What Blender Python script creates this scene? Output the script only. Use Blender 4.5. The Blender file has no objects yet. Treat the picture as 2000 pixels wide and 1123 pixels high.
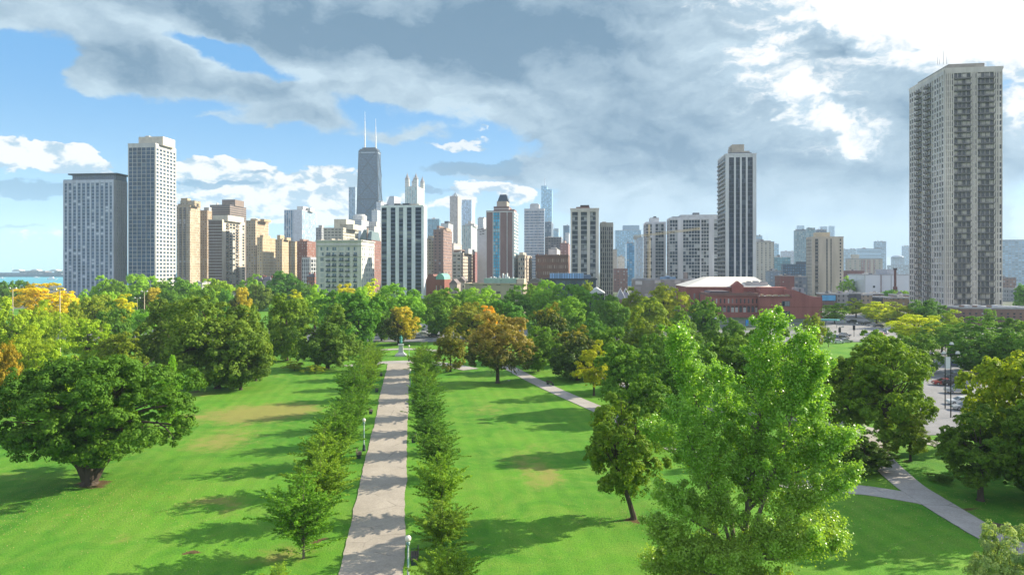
import bpy, math, random
import numpy as np
from mathutils import Vector, Matrix

R = math.radians
scene = bpy.context.scene
COL = scene.collection
# ---------------------------------------------------------------- measured camera: 24 mm lens, level, 26 m above the lawn
CAM_H, FOC, HORIZ = 26.0, 1333.0, 527.0


def kx(px):
    return (px - 1000.0) / FOC


def gp(px, py):
    """the point of the flat ground seen at this place of the photograph"""
    d = CAM_H * FOC / (py - HORIZ)
    return (kx(px) * d, d)


def zat(py, d):
    return CAM_H - (py - HORIZ) * d / FOC


# ---------------------------------------------------------------- objects
def tag(o, label=None, cat=None, group=None, kind=None):
    if label:
        o['label'] = label
    if cat:
        o['category'] = cat
    if group:
        o['group'] = group
    if kind:
        o['kind'] = kind
    return o


def empty(name, loc=(0, 0, 0), rz=0.0):
    o = bpy.data.objects.new(name, None)
    COL.objects.link(o)
    o.location = loc
    o.rotation_euler = (0, 0, rz)
    o.empty_display_size = 0.5
    return o


def link_mesh(name, me, parent=None):
    o = bpy.data.objects.new(name, me)
    COL.objects.link(o)
    if parent is not None:
        o.parent = parent
    return o


def kids(o):
    return [c for c in bpy.data.objects if c.parent == o]


class MB:
    """collects boxes, tubes, lathes and polygons; build() links them as ONE mesh object"""

    def __init__(self):
        self.v, self.f, self.uv, self.rn = [], [], [], []

    def poly(self, pts, uvs=None, rnd=0.5):
        i = len(self.v)
        self.v += [tuple(p) for p in pts]
        self.f.append(tuple(range(i, i + len(pts))))
        self.uv += list(uvs) if uvs else [(0.0, 0.0)] * len(pts)
        self.rn += [rnd] * len(pts)

    def face_frame(self, o, a, b, w, h, u0=0.0, v0=0.0, rnd=0.5):
        """rectangle from corner o along unit a (w) and unit b (h), uv in metres"""
        o, a, b = Vector(o), Vector(a), Vector(b)
        self.poly([o, o + a * w, o + a * w + b * h, o + b * h],
                  [(u0, v0), (u0 + w, v0), (u0 + w, v0 + h), (u0, v0 + h)], rnd)

    def box(self, x0, x1, y0, y1, z0, z1, rnd=0.5, bottom=True):
        w, l, h = x1 - x0, y1 - y0, z1 - z0
        ff = self.face_frame
        ff((x0, y0, z0), (1, 0, 0), (0, 0, 1), w, h, 0, z0, rnd)
        ff((x1, y0, z0), (0, 1, 0), (0, 0, 1), l, h, 0, z0, rnd)
        ff((x1, y1, z0), (-1, 0, 0), (0, 0, 1), w, h, 0, z0, rnd)
        ff((x0, y1, z0), (0, -1, 0), (0, 0, 1), l, h, 0, z0, rnd)
        ff((x0, y0, z1), (1, 0, 0), (0, 1, 0), w, l, 0, 0, rnd)
        if bottom:
            ff((x0, y1, z0), (1, 0, 0), (0, -1, 0), w, l, 0, 0, rnd)
        return self

    def frustum(self, r0, r1, z0, z1):
        """rect (x0,x1,y0,y1) at z0 to another at z1"""
        def ring(r, z):
            return [Vector((r[0], r[2], z)), Vector((r[1], r[2], z)), Vector((r[1], r[3], z)), Vector((r[0], r[3], z))]
        a, b = ring(r0, z0), ring(r1, z1)
        for i in range(4):
            j = (i + 1) % 4
            w = (a[j] - a[i]).length
            w1 = (b[j] - b[i]).length
            o = (w - w1) / 2
            self.poly([a[i], a[j], b[j], b[i]], [(0, z0), (w, z0), (w - o, z1), (o, z1)])
        self.poly(b)
        self.poly(a[::-1])
        return self

    def prism(self, pts, z0, z1):
        """vertical extrusion of a plan polygon (counter-clockwise)"""
        n = len(pts)
        u = 0.0
        for i in range(n):
            p, q = Vector(pts[i]), Vector(pts[(i + 1) % n])
            w = (q - p).length
            self.poly([(p.x, p.y, z0), (q.x, q.y, z0), (q.x, q.y, z1), (p.x, p.y, z1)],
                      [(u, z0), (u + w, z0), (u + w, z1), (u, z1)])
            u += w
        self.poly([(p[0], p[1], z1) for p in pts])
        self.poly([(p[0], p[1], z0) for p in pts][::-1])
        return self

    def extrude_xz(self, prof, y0, y1):
        """side profile (x,z), counter-clockwise seen from -y, swept from y0 to y1"""
        n = len(prof)
        for i in range(n):
            p, q = prof[i], prof[(i + 1) % n]
            w = math.hypot(q[0] - p[0], q[1] - p[1])
            self.poly([(p[0], y0, p[1]), (p[0], y1, p[1]), (q[0], y1, q[1]), (q[0], y0, q[1])][::-1],
                      [(0, 0), (y1 - y0, 0), (y1 - y0, w), (0, w)])
        self.poly([(p[0], y0, p[1]) for p in prof], [(p[0], p[1]) for p in prof])
        self.poly([(p[0], y1, p[1]) for p in prof][::-1], [(p[0], p[1]) for p in prof][::-1])
        return self

    def tube(self, pts, rad, n=6, cap=True):
        pts = [Vector(p) for p in pts]
        if not isinstance(rad, (list, tuple)):
            rad = [rad] * len(pts)
        rings = []
        for i, p in enumerate(pts):
            t = (pts[min(i + 1, len(pts) - 1)] - pts[max(i - 1, 0)])
            t = t.normalized() if t.length > 1e-9 else Vector((0, 0, 1))
            ref = Vector((1, 0, 0)) if abs(t.x) < 0.8 else Vector((0, 1, 0))
            a = t.cross(ref).normalized()
            b = t.cross(a)
            rings.append([p + a * (rad[i] * math.cos(2 * math.pi * k / n)) + b * (rad[i] * math.sin(2 * math.pi * k / n)) for k in range(n)])
        for i in range(len(rings) - 1):
            for k in range(n):
                m = (k + 1) % n
                self.poly([rings[i][k], rings[i][m], rings[i + 1][m], rings[i + 1][k]])
        if cap:
            self.poly(rings[0][::-1])
            self.poly(rings[-1])
        return self

    def lathe(self, prof, n=12, c=(0, 0)):
        """profile of (r, z) turned about a vertical axis"""
        rings = [[(c[0] + r * math.cos(2 * math.pi * k / n), c[1] + r * math.sin(2 * math.pi * k / n), z) for k in range(n)] for r, z in prof]
        for i in range(len(rings) - 1):
            for k in range(n):
                m = (k + 1) % n
                self.poly([rings[i][k], rings[i][m], rings[i + 1][m], rings[i + 1][k]])
        self.poly(rings[0][::-1])
        self.poly(rings[-1])
        return self

    def mesh(self, name, m=None, smooth=False):
        me = bpy.data.meshes.new(name)
        me.from_pydata(self.v, [], self.f)
        uvl = me.uv_layers.new(name='UVMap')
        uvl.data.foreach_set('uv', np.array(self.uv, dtype=np.float32).ravel())
        at = me.attributes.new('rnd', 'FLOAT', 'POINT')
        at.data.foreach_set('value', np.array(self.rn, dtype=np.float32))
        if m is not None:
            me.materials.append(m)
        if smooth:
            me.polygons.foreach_set('use_smooth', [True] * len(me.polygons))
        me.update()
        return me

    def build(self, name, m=None, parent=None, smooth=False):
        return link_mesh(name, self.mesh(name, m, smooth), parent)


# ---------------------------------------------------------------- shader node helpers
class NT:
    def __init__(self, nt):
        self.nt = nt

    def node(self, typ, **kw):
        n = self.nt.nodes.new(typ)
        for k, v in kw.items():
            setattr(n, k, v)
        return n

    def put(self, sock, val):
        if isinstance(val, bpy.types.NodeSocket):
            self.nt.links.new(val, sock)
        elif val is not None:
            if sock.type == 'RGBA' and len(val) == 3:
                val = (*val, 1.0)
            sock.default_value = val

    def m(self, op, a, b=None, c=None, clamp=False):
        n = self.node('ShaderNodeMath', operation=op, use_clamp=clamp)
        self.put(n.inputs[0], a)
        if b is not None:
            self.put(n.inputs[1], b)
        if c is not None:
            self.put(n.inputs[2], c)
        return n.outputs[0]

    def ramp(self, x, a, b, lo=0.0, hi=1.0, smooth=True):
        n = self.node('ShaderNodeMapRange', interpolation_type='SMOOTHSTEP' if smooth else 'LINEAR')
        for i, v in enumerate((x, a, b, lo, hi)):
            self.put(n.inputs[i], v)
        return n.outputs[0]

    def mix(self, f, a, b, mode='MIX'):
        n = self.node('ShaderNodeMix', data_type='RGBA', blend_type=mode)
        self.put(n.inputs[0], f)
        self.put(n.inputs[6], a)
        self.put(n.inputs[7], b)
        return n.outputs[2]

    def noise(self, vec, scale, detail=4.0, rough=0.55, dist=0.0, dims='3D', w=None):
        n = self.node('ShaderNodeTexNoise', noise_dimensions=dims)
        self.put(n.inputs['Vector'], vec)
        n.inputs['Scale'].default_value = scale
        n.inputs['Detail'].default_value = detail
        n.inputs['Roughness'].default_value = rough
        n.inputs['Distortion'].default_value = dist
        return n.outputs['Fac']

    def vec(self, x, y, z=0.0):
        n = self.node('ShaderNodeCombineXYZ')
        for i, v in enumerate((x, y, z)):
            self.put(n.inputs[i], v)
        return n.outputs[0]

    def sep(self, v):
        n = self.node('ShaderNodeSeparateXYZ')
        self.put(n.inputs[0], v)
        return n.outputs

    def vm(self, op, a, b=None, scale=None):
        n = self.node('ShaderNodeVectorMath', operation=op)
        self.put(n.inputs[0], a)
        if b is not None:
            self.put(n.inputs[1], b)
        if scale is not None:
            self.put(n.inputs['Scale'], scale)
        return n.outputs[0]


def new_mat(name):
    m = bpy.data.materials.new(name)
    m.use_nodes = True
    m.node_tree.nodes.clear()
    g = NT(m.node_tree)
    out = g.node('ShaderNodeOutputMaterial')
    return m, g, out


def principled(g, out, col, rough=0.8, spec=0.3, metal=0.0, bump=None, strength=0.3, dist=0.05):
    p = g.node('ShaderNodeBsdfPrincipled')
    g.put(p.inputs['Base Color'], col)
    g.put(p.inputs['Roughness'], rough)
    g.put(p.inputs['Specular IOR Level'], spec)
    g.put(p.inputs['Metallic'], metal)
    if bump is not None:
        b = g.node('ShaderNodeBump')
        b.inputs['Strength'].default_value = strength
        b.inputs['Distance'].default_value = dist
        g.put(b.inputs['Height'], bump)
        g.put(p.inputs['Normal'], b.outputs[0])
    g.nt.links.new(p.outputs[0], out.inputs['Surface'])
    return p


_plain = {}


def plain(col, rough=0.75, spec=0.3, metal=0.0, var=0.12, scale=0.3, name='painted_surface'):
    """a plain material with slight large-scale mottling"""
    key = (col, rough, spec, metal, var, scale)
    if key not in _plain:
        m, g, out = new_mat(name)
        pos = g.node('ShaderNodeNewGeometry').outputs['Position']
        f = g.ramp(g.noise(pos, scale, 5, 0.6), 0.3, 0.7, 1 - var, 1 + var)
        c = g.mix(1.0, col, g.vec(f, f, f), 'MULTIPLY')
        principled(g, out, c, rough, spec, metal)
        _plain[key] = m
    return _plain[key]
# ---------------------------------------------------------------- camera, sun, sky
cam_d = bpy.data.cameras.new('camera')
cam_d.sensor_width = 36.0
cam_d.lens = FOC / 2000.0 * 36.0
cam_d.shift_y = -(561.5 - HORIZ) / 2000.0
cam_d.clip_start, cam_d.clip_end = 0.5, 40000.0
cam = bpy.data.objects.new('camera', cam_d)
COL.objects.link(cam)
cam.location = (0, 0, CAM_H)
cam.rotation_euler = (R(90), 0, 0)
scene.camera = cam

SUN_EL = R(26.0)
SUN_AZ = math.atan2(0.943, 0.33)            # measured from +Y (view) towards +X (right)
to_sun = Vector((math.sin(SUN_AZ) * math.cos(SUN_EL), math.cos(SUN_AZ) * math.cos(SUN_EL), math.sin(SUN_EL)))
sl = bpy.data.lights.new('sun', 'SUN')
sl.energy = 5.0
sl.angle = R(0.5)
sl.color = (1.0, 0.91, 0.73)
so = bpy.data.objects.new('sun', sl)
COL.objects.link(so)
so.rotation_euler = to_sun.to_track_quat('Z', 'Y').to_euler()
so.location = (300, 80, 200)

scene.view_settings.view_transform = 'Standard'
scene.view_settings.look = 'None'
scene.view_settings.gamma = 1.0
scene.view_settings.use_curve_mapping = False
scene.view_settings.exposure = 1.22

world = bpy.data.worlds.new('World')
scene.world = world
world.use_nodes = True
world.node_tree.nodes.clear()
g = NT(world.node_tree)
wout = g.node('ShaderNodeOutputWorld')
bg = g.node('ShaderNodeBackground')
bg.inputs['Strength'].default_value = 0.10
g.nt.links.new(bg.outputs[0], wout.inputs[0])
sky = g.node('ShaderNodeTexSky', sky_type='NISHITA')
sky.sun_disc = False
sky.sun_elevation = SUN_EL
sky.sun_rotation = SUN_AZ
sky.altitude = 50
sky.air_density = 1.0
sky.dust_density = 0.6
sky.ozone_density = 1.6

# direction of the sky, as azimuth from the view axis and elevation, in degrees
D3 = g.sep(g.node('ShaderNodeTexCoord').outputs['Generated'])
az = g.m('MULTIPLY', g.m('ARCTAN2', D3[0], D3[1]), 180 / math.pi)
el = g.m('MULTIPLY', g.m('ARCSINE', D3[2]), 180 / math.pi)


def sky_at(px, py):
    a = math.atan(kx(px))
    return math.degrees(a), math.degrees(math.atan((HORIZ - py) / FOC * math.cos(a)))


P0 = g.vec(az, g.m('MULTIPLY', el, 1.7), 0.0)
wn = g.node('ShaderNodeTexNoise', noise_dimensions='3D')
g.put(wn.inputs['Vector'], P0)
wn.inputs['Scale'].default_value = 0.11
wn.inputs['Detail'].default_value = 5
wn.inputs['Roughness'].default_value = 0.6
off = g.vm('SUBTRACT', wn.outputs['Color'], (0.5, 0.5, 0.5))
P = g.vm('ADD', P0, g.vm('SCALE', off, scale=9.0))           # billow-warped directions
Ps = g.sep(P)
waz, wel = Ps[0], g.m('DIVIDE', Ps[1], 1.7)


def blobs(lst, a=waz, e=wel):
    """sum of soft cloud masses: (px, py, radius px, radius py, weight) of the photograph turned into directions"""
    s = None
    for px, py, rx, ry, w in lst:
        a0, e0 = sky_at(px, py)
        ra = math.degrees(rx / FOC) * math.cos(math.radians(a0)) ** 2
        re = math.degrees(ry / FOC) * math.cos(math.radians(a0))
        u = g.m('DIVIDE', g.m('SUBTRACT', a, a0), ra)
        v = g.m('DIVIDE', g.m('SUBTRACT', e, e0), re)
        q = g.m('MULTIPLY_ADD', u, u, g.m('MULTIPLY', v, v))
        t = g.m('MULTIPLY', g.m('EXPONENT', g.m('MULTIPLY', q, -1.0)), w)
        s = t if s is None else g.m('ADD', s, t)
    return s


def fbm(scale, detail=7, rough=0.6, shift=(0, 0, 0), vec=P0, dist=0.0):
    return g.noise(g.vm('ADD', vec, shift), scale, detail, rough, dist)


K = 10.0 / 2.0 ** scene.view_settings.exposure   # cloud colours are written as seen; the Background runs at 0.10


def rgb(r, gg, b, s=1.0):
    return (r * K * s, gg * K * s, b * K * s)


# relief: the same billows looked up a little towards the sun (upper right) make lit and shaded flanks
n_a = fbm(0.17, 7, 0.53, (31, 7, 3), P)
n_b = fbm(0.17, 7, 0.53, (31 + 1.6, 7 + 1.8, 3), P)
relief = g.m('SUBTRACT', n_a, n_b)
n_c = fbm(0.42, 6, 0.6, (3, 17, 9), P)
n_d = fbm(0.42, 6, 0.6, (3 + 0.5, 17 + 0.9, 9), P)
relief2 = g.m('SUBTRACT', n_c, n_d)

# clear sky
base = g.mix(g.ramp(el, -1.0, 15.0), g.mix(0.75, sky.outputs[0], rgb(0.33, 0.62, 0.84)), g.mix(0.85, sky.outputs[0], rgb(0.095, 0.39, 0.80)))

# 1 the grey deck that crosses the top of the picture and runs down to the right
deck = blobs([(60, 0, 330, 55, 1.0), (560, 40, 330, 75, 1.0), (950, 40, 420, 105, 1.25), (1250, 60, 260, 130, 1.0),
              (250, 130, 140, 40, 0.95), (150, 150, 70, 30, 0.5), (440, 150, 150, 36, 0.85), (590, 215, 110, 34, 0.95), (870, 160, 260, 70, 0.8), (700, 130, 120, 40, 0.4),
              (1180, 235, 280, 95, 1.05), (1420, 330, 330, 120, 1.1), (1650, 120, 250, 110, 0.8), (1700, 320, 220, 100, 0.9),
              (1350, 480, 500, 90, 0.5), (1900, 350, 200, 200, 0.6), (930, 335, 130, 18, 0.75), (770, 262, 100, 18, 0.55), (1120, 340, 120, 60, 0.5), (420, 215, 60, 10, 0.5),
              (450, 95, 100, 20, -0.75), (560, 135, 60, 18, -0.5), (790, 215, 150, 26, -0.45), (60, 110, 90, 30, -0.5), (1000, 285, 70, 30, -0.4), (1085, 330, 40, 60, -0.35)])
dens = g.m('ADD', deck, g.m('MULTIPLY_ADD', g.m('SUBTRACT', n_a, 0.5), 1.5, g.m('MULTIPLY', g.m('SUBTRACT', n_c, 0.5), 0.3)))
m1 = g.ramp(dens, 0.42, 0.78)
thick = g.ramp(g.m('ADD', dens, g.m('MULTIPLY', relief, -1.2)), 0.45, 1.55)
dark = blobs([(560, 40, 420, 50, 0.55), (1050, 85, 380, 55, 0.9), (230, 120, 190, 50, 0.6), (1380, 290, 300, 55, 0.5), (1240, 215, 240, 50, 0.4),
              (620, 228, 90, 28, 0.55), (1600, 110, 120, 35, 0.45), (1700, 345, 170, 40, 0.4), (480, 165, 160, 26, 0.45), (930, 335, 150, 20, 0.5)])
light = blobs([(1440, 110, 120, 60, 0.6), (260, 50, 200, 30, 0.45), (700, 140, 180, 30, 0.55), (1550, 460, 500, 100, 0.35), (400, 105, 140, 18, 0.5), (900, 235, 120, 34, 0.5), (1150, 120, 120, 24, 0.45), (1320, 60, 120, 50, 0.45), (1000, 170, 160, 22, 0.3), (1560, 250, 140, 40, 0.4), (60, 40, 120, 26, 0.3)])
tone = g.m('ADD', g.m('MULTIPLY', thick, 0.42), g.m('SUBTRACT', dark, light))
tone = g.m('SUBTRACT', tone, g.m('MULTIPLY_ADD', relief, 1.9, g.m('MULTIPLY', relief2, 0.4)))
tone = g.ramp(tone, -0.25, 1.05, smooth=False)
deck_col = g.mix(tone, rgb(0.57, 0.72, 0.83), rgb(0.140, 0.262, 0.395))
# low on the right the deck thins into pale blue air
deck_col = g.mix(g.ramp(el, 9.0, 1.0, 0.0, 0.75), deck_col, rgb(0.36, 0.57, 0.72))

# 2 the bank of lit cloud high on the right and its bright edge
glow = blobs([(1560, -20, 190, 80, 1.1), (1830, -10, 230, 100, 1.6), (1960, 60, 140, 80, 1.0), (1450, 140, 75, 50, 0.85), (1580, 215, 90, 48, 1.1), (1680, 265, 80, 40, 1.0), (1640, 300, 70, 24, 0.6), (1530, 175, 45, 30, 0.6), (1470, 90, 60, 40, 0.5),
              (1800, 100, 130, 30, 0.7), (1990, 210, 60, 40, 0.6), (1520, 190, 60, 30, 0.5), (2150, 60, 260, 160, 1.2), (1250, 20, 200, 16, 0.35)])
glow = g.m('ADD', glow, g.m('MULTIPLY_ADD', g.m('SUBTRACT', n_a, 0.5), 1.2, g.m('MULTIPLY', relief2, 0.9)))
m2 = g.ramp(glow, 0.30, 1.10)
glow_col = g.mix(g.ramp(g.m('ADD', glow, g.m('MULTIPLY_ADD', relief, 1.5, g.m('MULTIPLY', relief2, 2.0))), 0.45, 1.35), rgb(0.50, 0.66, 0.79), rgb(1.05, 1.05, 1.04))

# 3 cumulus over the lake and behind the skyline, with flat grey-blue bases
cum = blobs([(50, 302, 120, 26, 1.3), (150, 300, 70, 26, 1.2), (215, 322, 60, 14, 0.6), (400, 338, 80, 18, 0.9), (495, 345, 50, 26, 1.0), (560, 365, 80, 22, 0.9),
             (640, 365, 55, 34, 1.0), (600, 412, 160, 30, 0.9), (450, 402, 120, 26, 0.8), (360, 385, 60, 34, 0.5), (930, 365, 90, 14, 0.65), (1000, 375, 70, 18, 0.6),
             (880, 400, 110, 22, 0.55), (60, 470, 90, 16, 0.5), (200, 300, 80, 6, 0.5), (1130, 400, 120, 18, 0.3)])
streak = blobs([(900, 286, 70, 5, 1.0), (940, 268, 40, 4, 0.6)])
n_e = fbm(0.34, 9, 0.57, (11, 5, 2), P0, 0.2)
n_f = fbm(0.34, 9, 0.57, (11 + 0.55, 5 + 1.0, 2), P0, 0.2)
cumd = g.m('ADD', cum, g.m('MULTIPLY', g.m('SUBTRACT', n_e, 0.5), 1.35))
m3 = g.m('MAXIMUM', g.ramp(cumd, 0.40, 0.52), g.ramp(g.m('ADD', streak, g.m('SUBTRACT', n_c, 0.5)), 0.35, 0.7, 0.0, 0.8))
cs = g.m('SUBTRACT', 0.34, g.m('MULTIPLY', g.m('SUBTRACT', n_e, n_f), 5.5))
cum_col = g.mix(g.ramp(cs, 0.12, 0.75), rgb(1.0, 0.98, 0.94), rgb(0.40, 0.56, 0.70))
bases = blobs([(60, 362, 130, 17, 1.0), (190, 366, 60, 15, 0.8), (430, 367, 110, 8, 1.0), (640, 385, 30, 10, 0.6), (900, 330, 120, 15, 0.9), (980, 320, 60, 12, 0.8), (840, 374, 80, 10, 0.8), (300, 385, 60, 12, 0.5), (50, 453, 80, 8, 0.6), (520, 352, 40, 6, 0.6)])
m4 = g.ramp(g.m('ADD', bases, g.m('MULTIPLY', g.m('SUBTRACT', n_e, 0.5), 0.9)), 0.36, 0.62)
base_col = rgb(0.145, 0.32, 0.50)

c = g.mix(m1, base, deck_col)
c = g.mix(m3, c, cum_col)
c = g.mix(g.m('MULTIPLY', m4, 0.85), c, base_col)
c = g.mix(m2, c, glow_col)
# overhead and behind the viewer: bright cloud with blue gaps, added for ambient light
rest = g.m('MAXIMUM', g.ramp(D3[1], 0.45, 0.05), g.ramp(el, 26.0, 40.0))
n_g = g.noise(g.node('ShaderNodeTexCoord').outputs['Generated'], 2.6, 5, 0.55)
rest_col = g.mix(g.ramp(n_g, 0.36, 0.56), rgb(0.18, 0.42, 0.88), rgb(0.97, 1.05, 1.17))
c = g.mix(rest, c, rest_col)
# below the horizon the world is only a dim ground colour
c = g.mix(g.ramp(el, -4.0, -0.5), rgb(0.30, 0.34, 0.34), c)
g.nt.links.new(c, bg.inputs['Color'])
# ---------------------------------------------------------------- materials
_glass = {}


def glass(tint=(0.03, 0.05, 0.08), light=(0.30, 0.33, 0.34), share=0.25, rough=0.12, bright=1.0):
    """window panes: each pane carries its own random value; some have pale blinds behind the glass"""
    key = (tint, light, share, rough)
    if key not in _glass:
        m, g, out = new_mat('window_glass')
        a = g.node('ShaderNodeAttribute', attribute_name='rnd').outputs['Fac']
        t = g.mix(g.m('FRACT', g.m('MULTIPLY', a, 7.31)), tint, tuple(min(1, x * 1.8) for x in tint))
        blind = g.ramp(a, 1 - share, 1 - share + 0.08)
        c = g.mix(blind, t, light)
        p = principled(g, out, c, g.m('MULTIPLY_ADD', blind, 0.35, rough), 0.4)
        _glass[key] = m
    return _glass[key]


_facade = {}


def facade(wall, win=(0.04, 0.055, 0.075), bw=3.2, fh=3.1, fx=0.5, fy=0.5, blind=(0.32, 0.33, 0.33), share=0.25, wrough=0.8, grough=0.15, band=None, bandw=0.0, seed=0.0):
    """far buildings: wall with a regular window pattern laid out in metres on each face"""
    key = (wall, win, bw, fh, fx, fy, blind, share, band, bandw)
    if key in _facade:
        return _facade[key]
    m, g, out = new_mat('windowed_wall')
    geo = g.node('ShaderNodeNewGeometry')
    uv = g.sep(g.node('ShaderNodeUVMap', uv_map='UVMap').outputs[0])
    u, v = g.m('DIVIDE', uv[0], bw), g.m('DIVIDE', uv[1], fh)
    fu, fv = g.m('FRACT', u), g.m('FRACT', v)
    inx = g.m('LESS_THAN', g.m('ABSOLUTE', g.m('SUBTRACT', fu, 0.5)), fx / 2)
    iny = g.m('LESS_THAN', g.m('ABSOLUTE', g.m('SUBTRACT', fv, 0.52)), fy / 2)
    nz = g.m('ABSOLUTE', g.sep(geo.outputs['True Normal'])[2])
    mask = g.m('MULTIPLY', g.m('MULTIPLY', inx, iny), g.m('LESS_THAN', nz, 0.4))
    w = g.node('ShaderNodeTexWhiteNoise', noise_dimensions='3D')
    g.put(w.inputs['Vector'], g.vec(g.m('FLOOR', u), g.m('FLOOR', v), seed))
    r = w.outputs['Value']
    gl = g.mix(g.ramp(r, 0.0, 1.0, smooth=False), win, tuple(min(1, x * 2.2) for x in win))
    gl = g.mix(g.ramp(r, 1 - share, 1 - share + 0.05), gl, blind)
    pos = geo.outputs['Position']
    st = g.vm('MULTIPLY', pos, (1.0, 1.0, 0.15))
    f = g.ramp(g.noise(st, 0.12, 5, 0.65), 0.25, 0.75, 0.84, 1.12)
    wc = g.mix(1.0, wall, g.vec(f, f, f), 'MULTIPLY')
    if band:
        bm = g.m('GREATER_THAN', g.m('ABSOLUTE', g.m('SUBTRACT', fv, 0.5)), 0.5 - bandw)
        wc = g.mix(bm, wc, band)
    c = g.mix(mask, wc, gl)
    principled(g, out, c, g.m('MULTIPLY_ADD', mask, grough - wrough, wrough), 0.4)
    _facade[key] = m
    return m


_wallm = {}


def wallmat(col, kind='concrete'):
    key = (col, kind)
    if key not in _wallm:
        m, g, out = new_mat(kind + '_wall')
        geo = g.node('ShaderNodeNewGeometry')
        pos = geo.outputs['Position']
        st = g.vm('MULTIPLY', pos, (1.0, 1.0, 0.12))
        f = g.m('MULTIPLY', g.ramp(g.noise(st, 0.25, 6, 0.65), 0.25, 0.75, 0.82, 1.12), g.ramp(g.noise(pos, 0.035, 3), 0.3, 0.7, 0.92, 1.08))
        if kind == 'brick':
            b = g.node('ShaderNodeTexBrick')
            uvn = g.node('ShaderNodeUVMap', uv_map='UVMap').outputs[0]
            g.put(b.inputs['Vector'], uvn)
            b.inputs['Scale'].default_value = 1.6
            b.inputs['Mortar Size'].default_value = 0.03
            g.put(b.inputs['Color1'], col)
            g.put(b.inputs['Color2'], tuple(x * 0.78 for x in col))
            g.put(b.inputs['Mortar'], tuple(min(1, x * 1.25 + 0.02) for x in col))
            base = b.outputs['Color']
        else:
            base = col
        c = g.mix(1.0, base, g.vec(f, f, f), 'MULTIPLY')
        principled(g, out, c, 0.85, 0.25)
        _wallm[key] = m
    return _wallm[key]


def leafmat(name, a, b, trans=0.38, rough=0.6, spec=0.12, low=None):
    """leaf colours a..b picked leaf by leaf and spray by spray, tinted by the tree's own object colour"""
    m, g, out = new_mat(name)
    at = g.node('ShaderNodeAttribute', attribute_name='rnd').outputs['Fac']
    oi = g.node('ShaderNodeObjectInfo')
    c = g.mix(at, a, b)
    if low:      # the lower, older leaves have begun to yellow
        tc = g.node('ShaderNodeTexCoord').outputs['Object']
        f = g.m('ADD', g.sep(tc)[2], g.m('MULTIPLY', g.m('SUBTRACT', g.noise(tc, 0.35, 3), 0.5), 12.0))
        f = g.m('ADD', f, g.m('MULTIPLY', g.m('SUBTRACT', at, 0.5), 10.0))
        c = g.mix(g.ramp(f, 14.0, 2.0, 0.0, 0.5), c, low)
    c = g.mix(1.0, c, oi.outputs['Color'], 'MULTIPLY')
    p = g.node('ShaderNodeBsdfPrincipled')
    g.put(p.inputs['Base Color'], c)
    p.inputs['Roughness'].default_value = rough
    p.inputs['Specular IOR Level'].default_value = spec
    t = g.node('ShaderNodeBsdfTranslucent')
    tc = g.mix(1.0, c, (1.25, 1.15, 0.45), 'MULTIPLY')
    g.put(t.inputs['Color'], tc)
    mx = g.node('ShaderNodeMixShader')
    mx.inputs[0].default_value = trans
    g.nt.links.new(p.outputs[0], mx.inputs[1])
    g.nt.links.new(t.outputs[0], mx.inputs[2])
    g.nt.links.new(mx.outputs[0], out.inputs['Surface'])
    return m


LEAF = leafmat('tree_leaves', (0.070, 0.170, 0.020), (0.280, 0.415, 0.046))
LEAF_GLOSSY = leafmat('glossy_leaves', (0.090, 0.220, 0.026), (0.300, 0.480, 0.075), trans=0.45, rough=0.36, spec=0.4, low=(0.34, 0.40, 0.07))


def barkmat(col):
    m, g, out = new_mat('bark')
    pos = g.node('ShaderNodeNewGeometry').outputs['Position']
    n = g.noise(g.vm('MULTIPLY', pos, (6.0, 6.0, 1.2)), 1.0, 5, 0.65)
    c = g.mix(n, tuple(x * 0.5 for x in col), tuple(x * 1.5 for x in col))
    principled(g, out, c, 0.9, 0.15, bump=n, strength=0.6, dist=0.05)
    return m


BARK = barkmat((0.075, 0.058, 0.045))
BARK_PALE = barkmat((0.17, 0.145, 0.11))

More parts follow.
